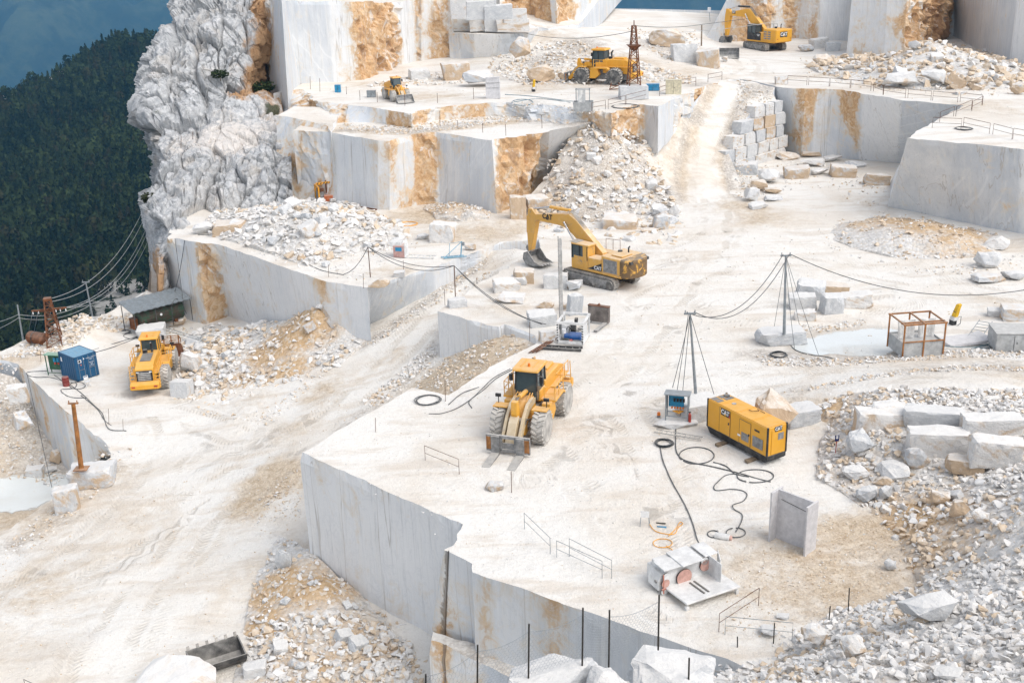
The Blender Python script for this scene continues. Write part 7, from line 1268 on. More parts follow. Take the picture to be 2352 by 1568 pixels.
for (px, py, z, land, dims, mat, nm, lab, cat) in ((1548, 218, 9.3, upper, (1.9, .9, 1.7), m_plain('beige_cabinet', (.62, .56, .40), .6, dust=.3), 'steel_cabinet', 'beige steel cabinet by the rebar railing right of the brown pylon', 'cabinet'), (1500, 209, 9.3, upper, (1.6, .8, .75), m_plain('bright_blue_box', (.02, .22, .42), .5, dust=.2), 'toolbox', 'bright blue toolbox right of the brown pylon block', 'box'), (853, 224, 9.5, upper, (1.1, .7, .75), STEEL, 'steel_box', 'small grey steel box left of the small loader', 'box'), (776, 213, 9.5, upper, (.75, .6, .9), LBLUE, 'pump_unit', 'small blue pump unit near the foot of the white back wall', 'pump'), (2332, 808, .6, main, (2.4, 2.2, 1.3), GCOAT, 'water_tank', 'pale grey box tank at the right edge by the pond', 'tank')):
    g = gp(land, px, py, z); t = thing(nm, lab, cat, (g[0], g[1]+dims[1]/2, g[2]), R(random.Random(px).uniform(-12, 12))); MB().box((0, 0, dims[2]/2), dims).build('body', mat, t, .04); MB().box((0, 0, dims[2]+.03), (dims[0]*1.04, dims[1]*1.04, .06)).build('lid', mat, t, .01); MB().box((0, -dims[1]/2-.01, dims[2]*.5), (.025, .02, dims[2]*.8)).box((dims[0]*.08, -dims[1]/2-.02, dims[2]*.5), (.05, .03, .12)).build('door_seam', DGREY, t)
g = gp(upper, 1413, 207, 9.4); t = thing('iron_trestle', 'rusty iron trestle lying on the upper terrace left of the pylon block', 'trestle', g); MB().tube([(-.7, 0, .06), (-.45, .1, .9)], .06, 5).tube([(.7, 0, .06), (.45, .1, .9)], .06, 5).tube([(-.75, 0, .1), (.75, 0, .15)], .06, 5).tube([(-.6, .05, .5), (.55, .05, .5)], .05, 5).build('frame', RUSTM, t); MB().tube([(-.7, 0, .1), (.5, 0, .6)], .05, 5).build('brace', RUSTM, t)
# stool lamp, tools, sign, chair, drum, tilt slab with ladder
g = gp(main, 1481, 1206, 0); t = thing('work_light', 'small pale work light on a folding stand on the front floor', 'work light', g, R(-10)); MB().box((0, 0, .66), (.44, .16, .3), rx=-.3).build('lamp_head', WPAINT, t); m = MB()
for x in (-.2, .2): m.tube([(x, 0, .55), (x*1.2, -.2, 0)], .018, 5).tube([(x, 0, .55), (x*1.2, .25, 0)], .018, 5)
m.build('stand', STEEL, t)
for px, py, mt, l in ((1518, 1202, REBAR, 'black hand tool lying beside the pale work light'), (1520, 1210, LBLUE, 'blue handled tool lying beside the pale work light')):
    g = gp(main, px, py, 0); m = MB(); m.box((0, .02, .03), (.5, .04, .04), rz=-.2).box((0, -.03, .03), (.48, .04, .04), rz=-.3); o = m.build('hand_tool', mt); o.location = g; tag(o, l, 'tool')
g = gp(heapF, 1919, 1040, 1); t = thing('warning_sign', 'small dark blue sign on a red striped stake in the near rubble', 'sign', g); MB().cyl((0, 0, 0), (.02, 0, .85), .022, n=6).build('stake', RED, t); MB().box((.02, -.03, .95), (.24, .02, .38)).build('sign_board', m_plain('sign_blue', (.02, .03, .12), .5), t); MB().cyl((.02, -.04, .98), (.02, -.045, .98), .07, n=10).box((.02, -.042, 1.1), (.12, .006, .05)).build('sign_mark', LWHITE, t)
g = gp(low, 205, 886, -8.4); t = thing('step_chair', 'white metal step chair against the doors of the blue container', 'chair', (g[0]-.1, g[1]-.1, g[2]), R(-41)); m = MB()
for y in (-.2, .2): m.tube([(.25, y, 0), (.0, y, .5), (-.12, y, 1.0)], .022, 5).tube([(-.2, y, 0), (.05, y, .5)], .022, 5)
m.tube([(-.12, -.2, 1.0), (-.12, .2, 1.0)], .022, 5).build('frame', LWHITE, t); MB().box((.05, 0, .5), (.34, .42, .03)).build('seat', LWHITE, t); MB().box((-.08, 0, .8), (.03, .42, .22)).build('backrest', LWHITE, t)
g = gp(low, 152, 884, -8.4); t = thing('oil_drum', 'red rusty drum at the left corner of the blue container', 'drum', (g[0]+.1, g[1]-.2, g[2])); MB().lathe([(0, .28), (.02, .3), (.28, .3), (.3, .315), (.32, .3), (.58, .3), (.6, .315), (.62, .3), (.86, .3), (.88, .28)], (0, 0, 0), 'z', 18).build('body', m_plain('drum_red', (.22, .03, .025), .6, dust=.2), t); MB().cyl((0, 0, .86), (0, 0, .875), .27).build('lid', RUSTM, t)
g = gp(low, 84, 790, -7.5); t = thing('rusty_tank', 'dark rusty cylinder lying among the rubble on the left ridge', 'tank', (g[0], g[1]+.4, g[2]+.5), R(-25)); MB().lathe([(-1.2, .1), (-1.1, .45), (-.9, .6), (.9, .6), (1.1, .45), (1.2, .1)], (0, 0, 0), 'x', 16).build('shell', RUSTM, t); MB().lathe([(-.3, .62), (-.2, .62)], (0, 0, 0), 'x', 16).build('band', BLK, t)
g = gp(main, 2178, 795, .5); t = thing('tilted_slab', 'flat stone slab with loose tools beside the rusty filter frame', 'slab', (g[0]+1.5, g[1]+.8, g[2]), R(12)); MB().prism([(-1.7, 0), (1.2, 0), (1.7, .25), (1.6, .4), (1.1, .22), (-1.7, .2)], -.8, .9).build('slab', CONC, t, .02)
def ladder(label, a, b, w, mat=STEEL, n=9):
    a, b = A3(a), A3(b); d = b-a; L = np.linalg.norm(d); u = d/L; s = np.cross(u, [0, 0, 1.]); s = s/max(np.linalg.norm(s), 1e-6)*w/2; t = thing('ladder', label, 'ladder', a); m = MB()
    for q in (-1, 1): m.tube([q*s, d+q*s], .03, 5)
    m.build('side_rail', mat, t); m = MB()
    for k in range(n): c = d*(k+.5)/n; m.tube([c-s, c+s], .022, 5)
    m.build('rung', mat, t)
ladder('thin dark ladder lying on the floor below the electric cabinet', gp(main, 1505, 997, 0)+A3([0, 0, .25]), gp(main, 1612, 1010, 0)+A3([0, 0, .1]), .42, DSTEEL, 10)
ladder('grey ladder lying over the rubble under the left cut block', gp(low, 368, 762, -8.6)+A3([0, 0, .5]), gp(heapD, 470, 792, -8.2)+A3([0, 0, .5]), .5, STEEL, 16)
ladder('short metal rack leaning on the flat stone slab by the filter frame', gp(main, 2232, 790, .5)+A3([0, 0, .3]), gp(main, 2262, 758, .5)+A3([0, 0, .75]), .9, STEEL, 7)
ladder('rusty ladder fixed to the back rock beside the blue valley view', gp(upper, 1301, 62, 13.5), gp(upper, 1301, 62, 13.5)+A3([0, .3, 5.2]), .5, RUSTM, 12)
g = gp(upper, 1631, 50, 11); t = thing('notice_board', 'small white notice on a pole at the far edge of the upper terrace', 'sign', g); MB().cyl((0, 0, 0), (-.2, 0, 1.7), .05, n=6).build('post', STEEL, t); MB().box((-.22, -.05, 2.1), (.6, .04, .9)).build('sign_board', LWHITE, t)
g = gp(upper, 1197+8, 55, 14); t = thing('cable_reel', 'pale round reel standing by the back road', 'reel', (g[0]+.6, g[1], g[2]+.75), R(10)); MB().lathe([(-.5, .72), (-.42, .72), (-.42, .4), (.42, .4), (.42, .72), (.5, .72)], (0, 0, 0), 'y', 20).build('drum', CONC, t); MB().lathe([(-.52, .25), (.52, .25)], (0, 0, 0), 'y', 12).build('hub', WPAINT, t)
# ------------------------------------------------------------------ railings, stakes and wires
def railing(land, z, a, b, label, grp, h=1.05, mat=None, lean=0.):
    g0, g1 = gp(land, a[0], a[1], z), gp(land, b[0], b[1], z); L = A3([lean, lean*.5, 0]); m = MB(); u0, u1 = g0+A3([0, 0, h])+L, g1+A3([0, 0, h])+L; dd = (g0-A3([0, 0, CH])) @ _fw; r = max(.017, min(.032, dd*.00022))
    m.tube([g0, u0, u1, g1], r, 5).tube([g0+(u0-g0)*.5, g1+(u1-g1)*.5], r*.85, 5); tag(m.build('railing', mat or REBARR), label, 'railing', grp)
for a, b in (((1809, 193), (1853, 196)), ((1857, 196), (1904, 199)), ((1906, 199), (1952, 203)), ((1954, 203), (2000, 209)), ((2006, 210), (2028, 218)), ((2029, 218), (2079, 226)), ((2085, 226), (2138, 231)), ((2142, 231), (2199, 236)), ((2205, 235), (2255, 241))): railing(upper, 8.7, a, b, 'thin bent rebar railing along the rim above the stained recess wall', 'railings above the recess')
for a, b in (((2256, 243), (2232, 256)), ((2231, 252), (2195, 268)), ((2190, 268), (2158, 281)), ((2141, 294), (2207, 297)), ((2212, 294), (2272, 308)), ((2280, 309), (2324, 321)), ((2326, 320), (2375, 330))): railing(upper, 8.6, a, b, 'thin bent rebar railing around the top of the right cut block', 'railings on the right cut block')
for a, b in (((1563, 203), (1598, 197)), ((1626, 190), (1658, 184)), ((1515, 221), (1561, 206)), ((1438, 240), (1488, 227)), ((1397, 251), (1436, 241)), ((1359, 258), (1391, 252))): railing(upper, 9.4, a, b, 'thin rebar railing along the terrace rim by the brown pylon', 'railings by the pylon')
railing(main, 0, (977, 1057), (1055, 1089), 'rusty rebar railing alone on the left part of the front floor', None, .98)
railing(low, -8.6, (62, 1594), (130, 1626), 'dark railing corner poking into the bottom left of the view', None, 1.0, REBAR)
railing(main, 0, (1205, 1214), (1264, 1272), 'thin pale railing at the back of the group near the front cut edge', None, .95, STEEL); railing(main, 0, (1279, 1279), (1383, 1327), 'long pale railing nearest the front cut edge', None, .95, STEEL); railing(main, 0, (1308, 1277), (1405, 1328), 'long pale railing just behind the nearest one at the front cut edge', None, 1.02, STEEL)
railing(main, 0, (1651, 1450), (1742, 1390), 'rusty railing right of the white wire saw', None, .95); railing(main, 0, (1665, 1457), (1819, 1472), 'wide thin railing in front of the dusty white rock near the edge', None, .95, STEEL)
def stake(base, top, r, mat, label, grp, name='rebar_stake'): tag(MB().cyl(tuple(base), tuple(top), r, n=6).build(name, mat), label, 'stake', grp)
net = []
for px, py, ty, dep in ((978, 1590, 1547, 26.5), (1097, 1585, 1480, 26.5), (1215, 1552, 1432, 26.3), (1339, 1510, 1395, 26.4), (1400, 1511, 1400, 27.2), (1514, 1472, 1365, 27.6), (1583, 1585, 1510, 27.5)):
    b = PD(px-2, py, dep); tp = P(px, ty, ZT(px, ty, b)); net.append((b, tp)); stake(b-A3([0, 0, .25]), tp, .022, REBAR, 'black rebar stake holding the wire net on the rim at the bottom', 'stakes of the front net')
for px, py, ty in ((1693, 1521, 1461), (1776, 1487, 1430), (1948, 1406, 1349), (1904, 1424, 1391)): b = gp(near, px, py, 0); stake(b, P(px+(3 if px > 1700 else 1), ty, ZT(px, ty, b)), .026, REBAR, 'black rebar stake along the crest of the near slope', 'stakes on the near slope')
for land, z, L, lab, grp, mat in ((upper, 9.5, ((713, 206, 176), (735, 211, 180), (796, 217, 199), (827, 231, 208), (867, 236, 212), (930, 243, 215), (1005, 237, 214), (1088, 228, 202)), 'thin rusty stake along the left rim of the upper terrace', 'stakes on the terrace rim', REBARR), (led, 7.9, ((1011, 292, 255), (1052, 297, 277), (1109, 305, 283), (1162, 312, 286), (1245, 295, 265)), 'thin dark stake on the step below the upper terrace', 'stakes on the step', REBARR), (main, 0, ((927, 622, 598), (755, 636, 608), (835, 662, 628)), 'short rusty stake on the top of the middle cut block', 'stakes on the middle block', REBARR), (low, -1.5, ((1096, 667, 638), (1022, 701, 664)), 'thin stake at the side of the ramp', 'stakes by the ramp', REBARR), (main, 0, ((1023, 922, 873), (863, 992, 959), (1175, 1131, 1082), (1217, 784, 740)), 'rusty stake standing near the left edge of the front floor', 'stakes on the front floor', REBARR), (low, -8.5, ((201, 792, 771), (94, 831, 806), (269, 762, 742), (283, 989, 962), (250, 972, 938)), 'thin rusty stake on the left shelf', 'stakes on the left shelf', REBARR)):
    for px, py, ty in L: b = gp(land, px, py, z); dd = (b-A3([0, 0, CH])) @ _fw; stake(b, P(px-1, ty, ZT(px-1, ty, b)), max(.02, dd*.00022), mat, lab, grp)
for px, py, ty in ((416, 340, 312), (443, 330, 302), (469, 329, 302), (502, 334, 308), (538, 323, 296), (568, 318, 296)): b = PD(px, py, 137.5); stake(b-A3([0, .5, .8]), P(px, ty, ZT(px, ty, b)), .035, REBARR, 'thin stake on the sloping shelf of the crag', 'stakes on the crag shelf')
b = gp(main, 851, 637, 0); r1 = P(845, 567, ZT(845, 567, b)); stake(b, r1, .045, REBARR, 'tall rusty rod carrying cables on the middle cut block', None, 'cable_rod'); b = gp(main, 1046, 683, 0); r2 = P(1043, 610, ZT(1043, 610, b)); stake(b, r2, .045, REBARR, 'tall rusty rod carrying cables at the ramp corner', None, 'cable_rod')
# wire netting between the front stakes: hexagonal mesh of thin wire
m = MB(); hx = .1
for (b0, t0), (b1, t1) in zip(net[:-2], net[1:-1]):
    L = np.linalg.norm(b1-b0); nx, nz = int(L/(hx*.87)), int(np.linalg.norm(t0-b0)*.85/(hx*.75))
    def pt(u, v): lo = b0+(b1-b0)*u; hi = t0+(t1-t0)*u; return lo+(hi-lo)*v*.86-A3([0, 0, .12*math.sin(math.pi*u)*v])
    for j in range(nz):
        for i in range(nx):
            u = (i+(.5 if j % 2 else 0))/nx; v = j/nz; du, dv = .5/nx, .25/nz
            if u+du > 1: continue
            c = pt(u, v); m.tube([c, pt(u, v+dv*2.2)], .0028, 3)
            m.tube([pt(u, v+dv*2.2), pt(min(1, u+du), v+dv*4)], .0028, 3); m.tube([pt(u, v+dv*2.2), pt(max(0, u-du), v+dv*4)], .0028, 3)
    m.tube([pt(k/12, 1) for k in range(13)], .005, 4)
tag(m.build('wire_netting', m_netting()), 'fine hexagonal wire netting strung between the black stakes at the bottom', 'netting')
W_ = WIRE
cable('pair of black cables sagging between the two tall steel poles', [sag(p1+A3([-.2, 0, .1]), p2+A3([-.2, 0, .1]), 1.9), sag(p1+A3([.25, 0, .1]), p2+A3([.25, 0, .1]), 2.05)], .028)
cable('black cable running from the tall pole by the pond off to the right', [sag(p2+A3([.3, 0, .1]), P(2560, 610, 6.), 2.6, 24)], .03)
cable('cables hung between the rusty rods on the middle block and the ramp corner', [sag(r1, r2, .75), sag(r1, r2, 1.15), sag(r1, gp(main, 790, 632, 0)+A3([0, 0, .1]), .5)], .03)
e = gp(main, 1255, 770, 0)+A3([0, 0, .9]); cable('cables hanging from the rod at the ramp corner to the white block by the saw', [sag(r2, e, .9), sag(r2, e+A3([-.3, 0, 0]), .65)], .03)
pT = pl+A3([0, 0, hP]); aP = pl+A3([0, 0, hP*.8]); rz = R(14); ax = A3([math.cos(rz), math.sin(rz), 0])
cable('bundle of pale overhead wires climbing from the rusty pylon to the crag', [sag(pT+A3([.2, 0, 0]), PD(352, 425, 150), 3., 24), sag(pT+A3([.1, 0, -.3]), PD(356, 440, 150), 3.3, 24), sag(aP+ax*.6, PD(358, 465, 150), 3.4, 24), sag(aP+ax*1.1, PD(362, 470, 150), 3.4, 24), sag(aP+ax*1.5, PD(366, 480, 150), 3.6, 24)], .03, W_)
cable('pale wires running down from the rusty pylon to the lower left', [sag(aP-ax*1.5, PD(40, 850, 150), .5), sag(aP-ax*1.0, PD(50, 860, 150), .5), sag(aP+ax*.2, PD(75, 850, 150), .5)], .028, W_)
cable('two long wires strung across the left between the thin grey poles', [sag(PD(-60, 745, 115), P(42, 722, -4.4), .3), sag(PD(-60, 770, 115), P(42, 730, -4.7), .3), sag(P(42, 722, -4.4), pb_+A3([0, 0, -2]), .7), sag(P(42, 730, -4.7), pb_+A3([0, 0, -2.5]), .7), sag(pb_+A3([0, 0, -2]), PD(352, 668, 128), .6), sag(pb_+A3([0, 0, -2.5]), PD(352, 690, 128), .6)], .026, W_)
tT = tR+A3([0, 0, hR]); cable('black overhead cable from the brown pylon past the wooden pole to the high wall', [sag(tT, pc+A3([0, 0, .1]), .3), sag(pc+A3([0, 0, .1]), PD(1990, -12, 205), .5)], .035)
cable('pale thin cable slung in front of the far excavator', [sag(PD(1560, 75, 160), PD(1960, 5, 200), .9)], .03, W_)
cable('black overhead cable from the brown pylon to the stacked blocks on the left', [sag(tT+A3([0, 0, -.6]), PD(1090, 30, 192), 2.2)], .035)
cable('guy wires and cables hanging from the leaning pole to the electric cabinet', [sag(p1, gp(main, 1545, 965, 0)+A3([0, .3, 2.1]), .15), sag(p1+A3([-.1, 0, 0]), gp(main, 1555, 962, 0)+A3([0, .3, 1.7]), .1), sag(p1, gp(main, 1640, 905, 0), .05), sag(p1, gp(main, 1562, 975, 0)+A3([0, 0, .6]), .1)], .02)
cable('guy wires and cables hanging from the tall pole by the pond', [sag(p2, gp(main, 1775, 770, 0), .02), sag(p2, gp(main, 1880, 815, 0), .1), sag(p2, gp(main, 1840, 765, 0), .05), sag(p2+A3([0, 0, -.4]), gp(main, 1825, 800, 0), .25)], .016)
cable('long black hose curling over the floor in front of the generator', [ghose(main, 0, [(1553, 965), (1552, 1000), (1553, 1035), (1565, 1053), (1590, 1063), (1640, 1073), (1700, 1088), (1740, 1100), (1770, 1107)]), ghose(main, 0, ell(1600, 1047, 40, 19, 150, 500)), ghose(main, 0, ell(1735, 1094, 42, 15, 120, 470)), ghose(main, 0, [(1638, 1062), (1665, 1070), (1680, 1082), (1690, 1090), (1720, 1096)])], .035, None, 'hose', None, 'hose')
cable('black hose running from the coil to the white wire saw', [ghose(main, 0, [(1516, 1028), (1524, 1062), (1545, 1110), (1572, 1158), (1590, 1200), (1600, 1235), (1607, 1252)])], .033, None, 'hose', None, 'hose')
cable('snaking black hose ending in a loop behind the wire saw', [ghose(main, 0, [(1700, 1088), (1668, 1092), (1650, 1106), (1640, 1118), (1646, 1127), (1680, 1124), (1706, 1128), (1716, 1138), (1706, 1152), (1684, 1160), (1686, 1170), (1704, 1182), (1702, 1200), (1690, 1222)]), ghose(main, 0, ell(1690, 1224, 22, 11, -90, 250)), ghose(main, 0, ell(1638, 1227, 13, 8, 0, 330))], .03, None, 'hose', None, 'hose')
cable('thin orange hose looped on the floor beside the work light', [ghose(main, 0, [(1492, 1205), (1505, 1220), (1530, 1227), (1550, 1226), (1558, 1212), (1568, 1204), (1562, 1200), (1552, 1215), (1535, 1232)]), ghose(main, 0, ell(1522, 1248, 22, 10, 0, 380)), ghose(main, 0, [(1530, 1254), (1545, 1264), (1558, 1276)])], .022, ORHOSE, 'hose', None, 'hose')
cable('pair of black hoses laid along the back of the front floor', [ghose(main, 0, [(1172, 848), (1135, 868), (1108, 893), (1085, 915), (1050, 938), (1015, 950), (985, 951)]), ghose(main, 0, [(1176, 850), (1140, 870), (1110, 897), (1078, 922), (1084, 938)]), ghose(main, 0, [(1100, 890), (1060, 905), (1030, 930)])], .03, None, 'hose', None, 'hose')
cable('hose running from the pond edge past the long block', [ghose(main, 0, [(1808, 776), (1815, 792), (1830, 806), (1860, 815), (1895, 820), (1920, 826)]), ghose(main, 0, ell(1805, 776, 16, 6))], .03, None, 'hose', None, 'hose')
cable('light blue hoses spread on the floor right of the filter frame', [ghose(main, .3, [(2168, 796), (2210, 798), (2260, 795), (2300, 778), (2340, 776)]), ghose(main, .3, [(2195, 812), (2240, 800), (2280, 786), (2330, 768)]), ghose(main, .3, ell(2262, 797, 12, 4))], .028, m_plain('blue_grey_hose', (.12, .22, .26), .6, dust=.2), 'hose', None, 'hose')
cable('tangle of black cables along the rim of the left shelf', [ghose(low, -8.5, [(108, 852), (62, 856), (75, 866), (120, 868), (160, 884), (190, 906), (215, 930), (235, 950), (250, 985), (290, 990)]), ghose(low, -8.5, [(125, 862), (150, 878), (175, 880), (170, 892), (140, 896), (160, 912), (200, 915)]), ghose(low, -8.5, ell(178, 886, 18, 8)), ghose(low, -8.5, [(186, 908), (222, 938), (240, 965), (256, 978)])], .035, None, 'power_cable', None, 'cable')
cable('long black cable hanging over the left cut face into the pit', [sag(P(62, 858, -8.4), P(119, 1118, -14.6), .8, 20)], .03)
cable('cables lying from the container to the rubble under the middle block', [ghose(low, -8.5, [(212, 805), (260, 790), (310, 775), (350, 762)]), ghose(low, -8.5, [(212, 812), (265, 796), (330, 770)]), ghose(low, -8.5, ell(300, 772, 16, 6, 0, 280))], .035)
cable('thin cables hanging down the left end of the middle cut block', [sag(gp(main, 402, 548, 0), P(425, 725, -7.5), -.6), sag(gp(main, 424, 552, 0), P(395, 690, -6.5), .5), sag(P(395, 700, -5.8), P(428, 720, -8), -1.1)], .03)
cable('black cable lying along the front rim of the middle cut block', [ghose(main, 0, [(455, 540), (520, 542), (560, 552), (620, 572), (690, 600), (740, 622), (790, 632)])], .03)
cable('blue grey hoses trailing over the upper terrace floor', [ghose(upper, 9.5, [(1160, 218), (1220, 222), (1300, 232), (1350, 236)]), ghose(upper, 9.5, [(1180, 235), (1240, 228), (1310, 236)]), ghose(upper, 9.5, ell(1200, 236, 24, 7))], .04, m_plain('blue_hose', (.10, .20, .26), .6, dust=.2), 'hose', None, 'hose')
# ------------------------------------------------------------------ distant land, woods, air and light
hill_pts = [(0, 217, 1000), (60, 200, 1010), (150, 150, 1030), (215, 110, 1050), (290, 83, 1080), (370, 92, 1090), (480, 100, 1100), (-300, 330, 950), (-150, 262, 970), (0, 400, 820), (0, 600, 640), (0, 800, 500), (-200, 800, 480), (200, 300, 860), (200, 500, 700), (200, 700, 520), (340, 400, 760), (340, 600, 580), (340, 720, 500), (480, 600, 600), (480, 300, 860), (-200, 500, 720), (100, 900, 440), (400, 900, 440), (-200, 950, 420)]
hw = A3([PD(*p) for p in hill_pts]); hz = rbf(hw, hw[:, 2])
ridge_w = A3([PD(*p) for p in hill_pts[:7]])
def hill_z(xy):
    z = hz(xy); p = np.c_[xy, np.zeros(len(xy))]
    yr = np.interp(xy[:, 0], ridge_w[:, 0], ridge_w[:, 1]); back = np.clip(xy[:, 1]-yr, 0, None)
    return z+5*fbm(p, .012, 5, 81)+1.5*fbm(p, .05, 3, 83)-back*.6
xs, ys = np.arange(-560, -60, 6.), np.arange(330, 1300, 6.); gx, gy = np.meshgrid(xs, ys); xy = np.c_[gx.ravel(), gy.ravel()]
idx = np.arange(len(xy)).reshape(gx.shape); F = np.stack([idx[:-1, :-1], idx[:-1, 1:], idx[1:, 1:], idx[1:, :-1]], -1).reshape(-1, 4)
HILL = m_hill(); me = npmesh('hill', np.c_[xy, hill_z(xy)], F, [HILL], None, True)
rk = [(300, 640, 520), (250, 672, 505), (330, 690, 500), (280, 610, 545), (130, 160, 1020), (35, 205, 1000), (60, 500, 690)]
rkw = A3([PD(*p) for p in rk]); rkr = A3([24, 18, 20, 18, 14, 18, 7])
def rocky(xy): return np.max(np.exp(-((xy[:, None, :]-rkw[None, :, :2])**2).sum(-1)/rkr**2), axis=1)*.95
setattr_f(me, 'rocky', rocky(xy)); tag(link('hill', me), kind='structure')
# woodland: thousands of crowns, each a cluster of leaf-sized faces
def crown(conifer, nf):
    V, Fc, sh = [], [], []
    for k in range(nf):
        if conifer: h = random.random()**1.3; r = (1-h)*.42*math.sqrt(random.random()*.7+.3); z = .08+h*.95
        else: z = .15+.8*random.random(); r = .45*math.sqrt(max(0, 1-((z-.55)/.5)**2))*math.sqrt(random.random()*.7+.3)
        a = random.random()*6.283; c = Vector((r*math.cos(a), r*math.sin(a), z)); s = random.uniform(.07, .15)
        n = Vector((math.cos(a), math.sin(a), random.uniform(-.2, 1.4))).normalized(); u = n.orthogonal().normalized(); w = n.cross(u); t = random.random()*6.28
        b = len(V)
        for q in range(3): an = t+q*2.09; V.append(c+(u*math.cos(an)+w*math.sin(an))*s)
        Fc.append((b, b+1, b+2))
    return A3([list(v) for v in V]), np.array(Fc)
protos = [crown(i % 3 > 0, 84) for i in range(6)]
def scatter_trees():
    VV, FF, TT, HH = [], [], [], []; base = 0
    for (y0, y1, nn) in ((400, 620, 5600), (620, 800, 5400), (800, 1110, 6800)):
        q = np.c_[RNG.uniform(-520, -70, nn), RNG.uniform(y0, y1, nn)]
        yr = np.interp(q[:, 0], ridge_w[:, 0], ridge_w[:, 1]); q = q[(q[:, 1] < yr+25)]
        q = q[RNG.random(len(q)) > rocky(q)*1.15]; z = hill_z(q)
        # only what the wide view can see
        d = q[:, 0]/q[:, 1]; keep = (d > -.56) & (d < -.16); q, z = q[keep], z[keep]
        dens = fbm(np.c_[q, z*0], .02, 3, 91)
        for i in range(len(q)):
            V, Fc = protos[RNG.integers(6)]; s = (5+7.5*RNG.random()**1.6)*(1+.3*dens[i]); a = RNG.uniform(0, 6.28)
            c, sn = math.cos(a), math.sin(a); X = np.stack([V[:, 0]*c-V[:, 1]*sn, V[:, 0]*sn+V[:, 1]*c, V[:, 2]], 1)*A3([s*.95, s*.95, s*1.15])
            VV.append(X+A3([q[i, 0], q[i, 1], z[i]-s*.12])); FF.append(Fc+base); base += len(V); TT.append(np.clip(.38+.45*dens[i]+RNG.normal(0, .2)+RNG.normal(0, .13, len(V)//3).repeat(3), 0, 1)); HH.append(np.full(len(V), RNG.random()))
    return np.concatenate(VV), np.concatenate(FF), np.concatenate(TT), np.concatenate(HH)
V, Fc, T, H_ = scatter_trees()
me = npmesh('forest', V, Fc, [FOR], None, False); setattr_f(me, 'tone', T); setattr_f(me, 'hue', H_)
tag(link('forest', me), 'dense dark green forest covering the hillside below the crag', 'forest', None, 'stuff')
# blue mountains beyond the valley
xs, ys = np.arange(-5200, 4000, 46.), np.arange(2300, 9600, 46.); gx, gy = np.meshgrid(xs, ys); xy = np.c_[gx.ravel(), gy.ravel()]
p = np.c_[xy/1.85, np.zeros(len(xy))]; w = p+np.c_[fbm(p, .0012, 3, 101), fbm(p, .0012, 3, 102), p[:, 0]*0]*260
RD = fbm(w, .0011, 6, 105, True); z = -1150+np.clip((xy[:, 1]-2900)/5200, 0, 1.3)*1010+RD*560*np.clip((xy[:, 1]-2300)/1600, .2, 1)
z = np.minimum(z, 20+fbm(p, .002, 3, 107)*18)
idx = np.arange(len(xy)).reshape(gx.shape); F = np.stack([idx[:-1, :-1], idx[:-1, 1:], idx[1:, 1:], idx[1:, :-1]], -1).reshape(-1, 4)
me = npmesh('mountain', np.c_[xy, z], F, [HILL], None, True); setattr_f(me, 'ridge', np.clip((RD-.15)*1.6, 0, 1)); tag(link('mountain', me), kind='structure')  # crest mask for thin growth and the slope shading put into the colour
# valley floor so nothing is hollow between the near and far land
me = npmesh('terrain', [(-5200, 150, -420), (4000, 150, -420), (4000, 2350, -1250), (-5200, 2350, -1250)], [(0, 1, 2, 3)], [HILL]); tag(link('terrain', me), kind='structure')
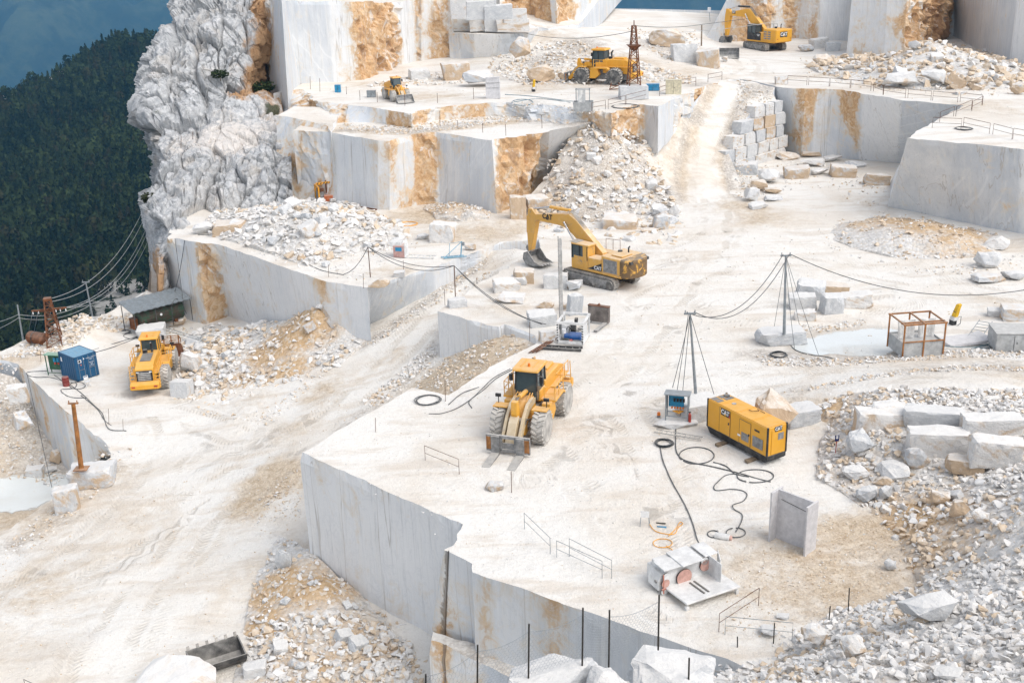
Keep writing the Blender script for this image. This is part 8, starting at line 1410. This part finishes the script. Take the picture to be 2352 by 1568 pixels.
# air
mb = MB().box((-600, 4750, -780), (9600, 9900, 1660)); hm = bpy.data.materials.new('valley_air'); hm.use_nodes = True; nt = hm.node_tree; nt.nodes.clear()
ou = nt.nodes.new('ShaderNodeOutputMaterial'); vo = nt.nodes.new('ShaderNodeVolumePrincipled'); vo.inputs['Color'].default_value = (.17, .45, .74, 1); vo.inputs['Density'].default_value = .000105; vo.inputs['Anisotropy'].default_value = .1
nt.links.new(vo.outputs[0], ou.inputs['Volume']); tag(mb.build('haze', hm), kind='stuff')
# light
sc.world = bpy.data.worlds.new('World'); sc.world.use_nodes = True; wn = sc.world.node_tree; bg = wn.nodes['Background']
sky = wn.nodes.new('ShaderNodeTexSky'); sky.sky_type = 'NISHITA'; sky.sun_disc = False
SUN_EL, SUN_AZ = R(52), R(128)   # azimuth from +Y clockwise
sky.sun_elevation = SUN_EL; sky.sun_rotation = SUN_AZ; sky.altitude = 900; sky.air_density = 1.; sky.dust_density = 3.; sky.ozone_density = 1.
bg.inputs[1].default_value = .15; hs = wn.nodes.new('ShaderNodeHueSaturation'); hs.inputs['Saturation'].default_value = .38; hs.inputs['Value'].default_value = 1.15   # thin overcast: the blue washed out of the sky
wn.links.new(sky.outputs[0], hs.inputs['Color']); wn.links.new(hs.outputs[0], bg.inputs[0])
sl = bpy.data.lights.new('sun', 'SUN'); sl.energy = 1.2; sl.angle = R(50); sl.color = (1, .955, .89)
so = bpy.data.objects.new('sun', sl); COL.objects.link(so)
sd = Vector((math.sin(SUN_AZ)*math.cos(SUN_EL), math.cos(SUN_AZ)*math.cos(SUN_EL), math.sin(SUN_EL))); so.rotation_euler = sd.to_track_quat('Z', 'Y').to_euler()
# camera
cd = bpy.data.cameras.new('camera'); co = bpy.data.objects.new('camera', cd); COL.objects.link(co); sc.camera = co
cd.sensor_width = 36; cd.lens = FPX/2352*36; cd.clip_start = .5; cd.clip_end = 18000
M = Matrix(((_rt[0], _up[0], -_fw[0], 0), (_rt[1], _up[1], -_fw[1], 0), (_rt[2], _up[2], -_fw[2], CH), (0, 0, 0, 1))); co.matrix_world = M
sc.view_settings.view_transform = 'Standard'; sc.view_settings.look = 'None'; sc.view_settings.exposure = .6; sc.view_settings.gamma = 1
cy = sc.cycles; cy.max_bounces = 6; cy.diffuse_bounces = 3; cy.glossy_bounces = 2; cy.transmission_bounces = 2; cy.volume_bounces = 1; cy.use_denoising = True
try: cy.denoiser = 'OPENIMAGEDENOISE'
except Exception: pass
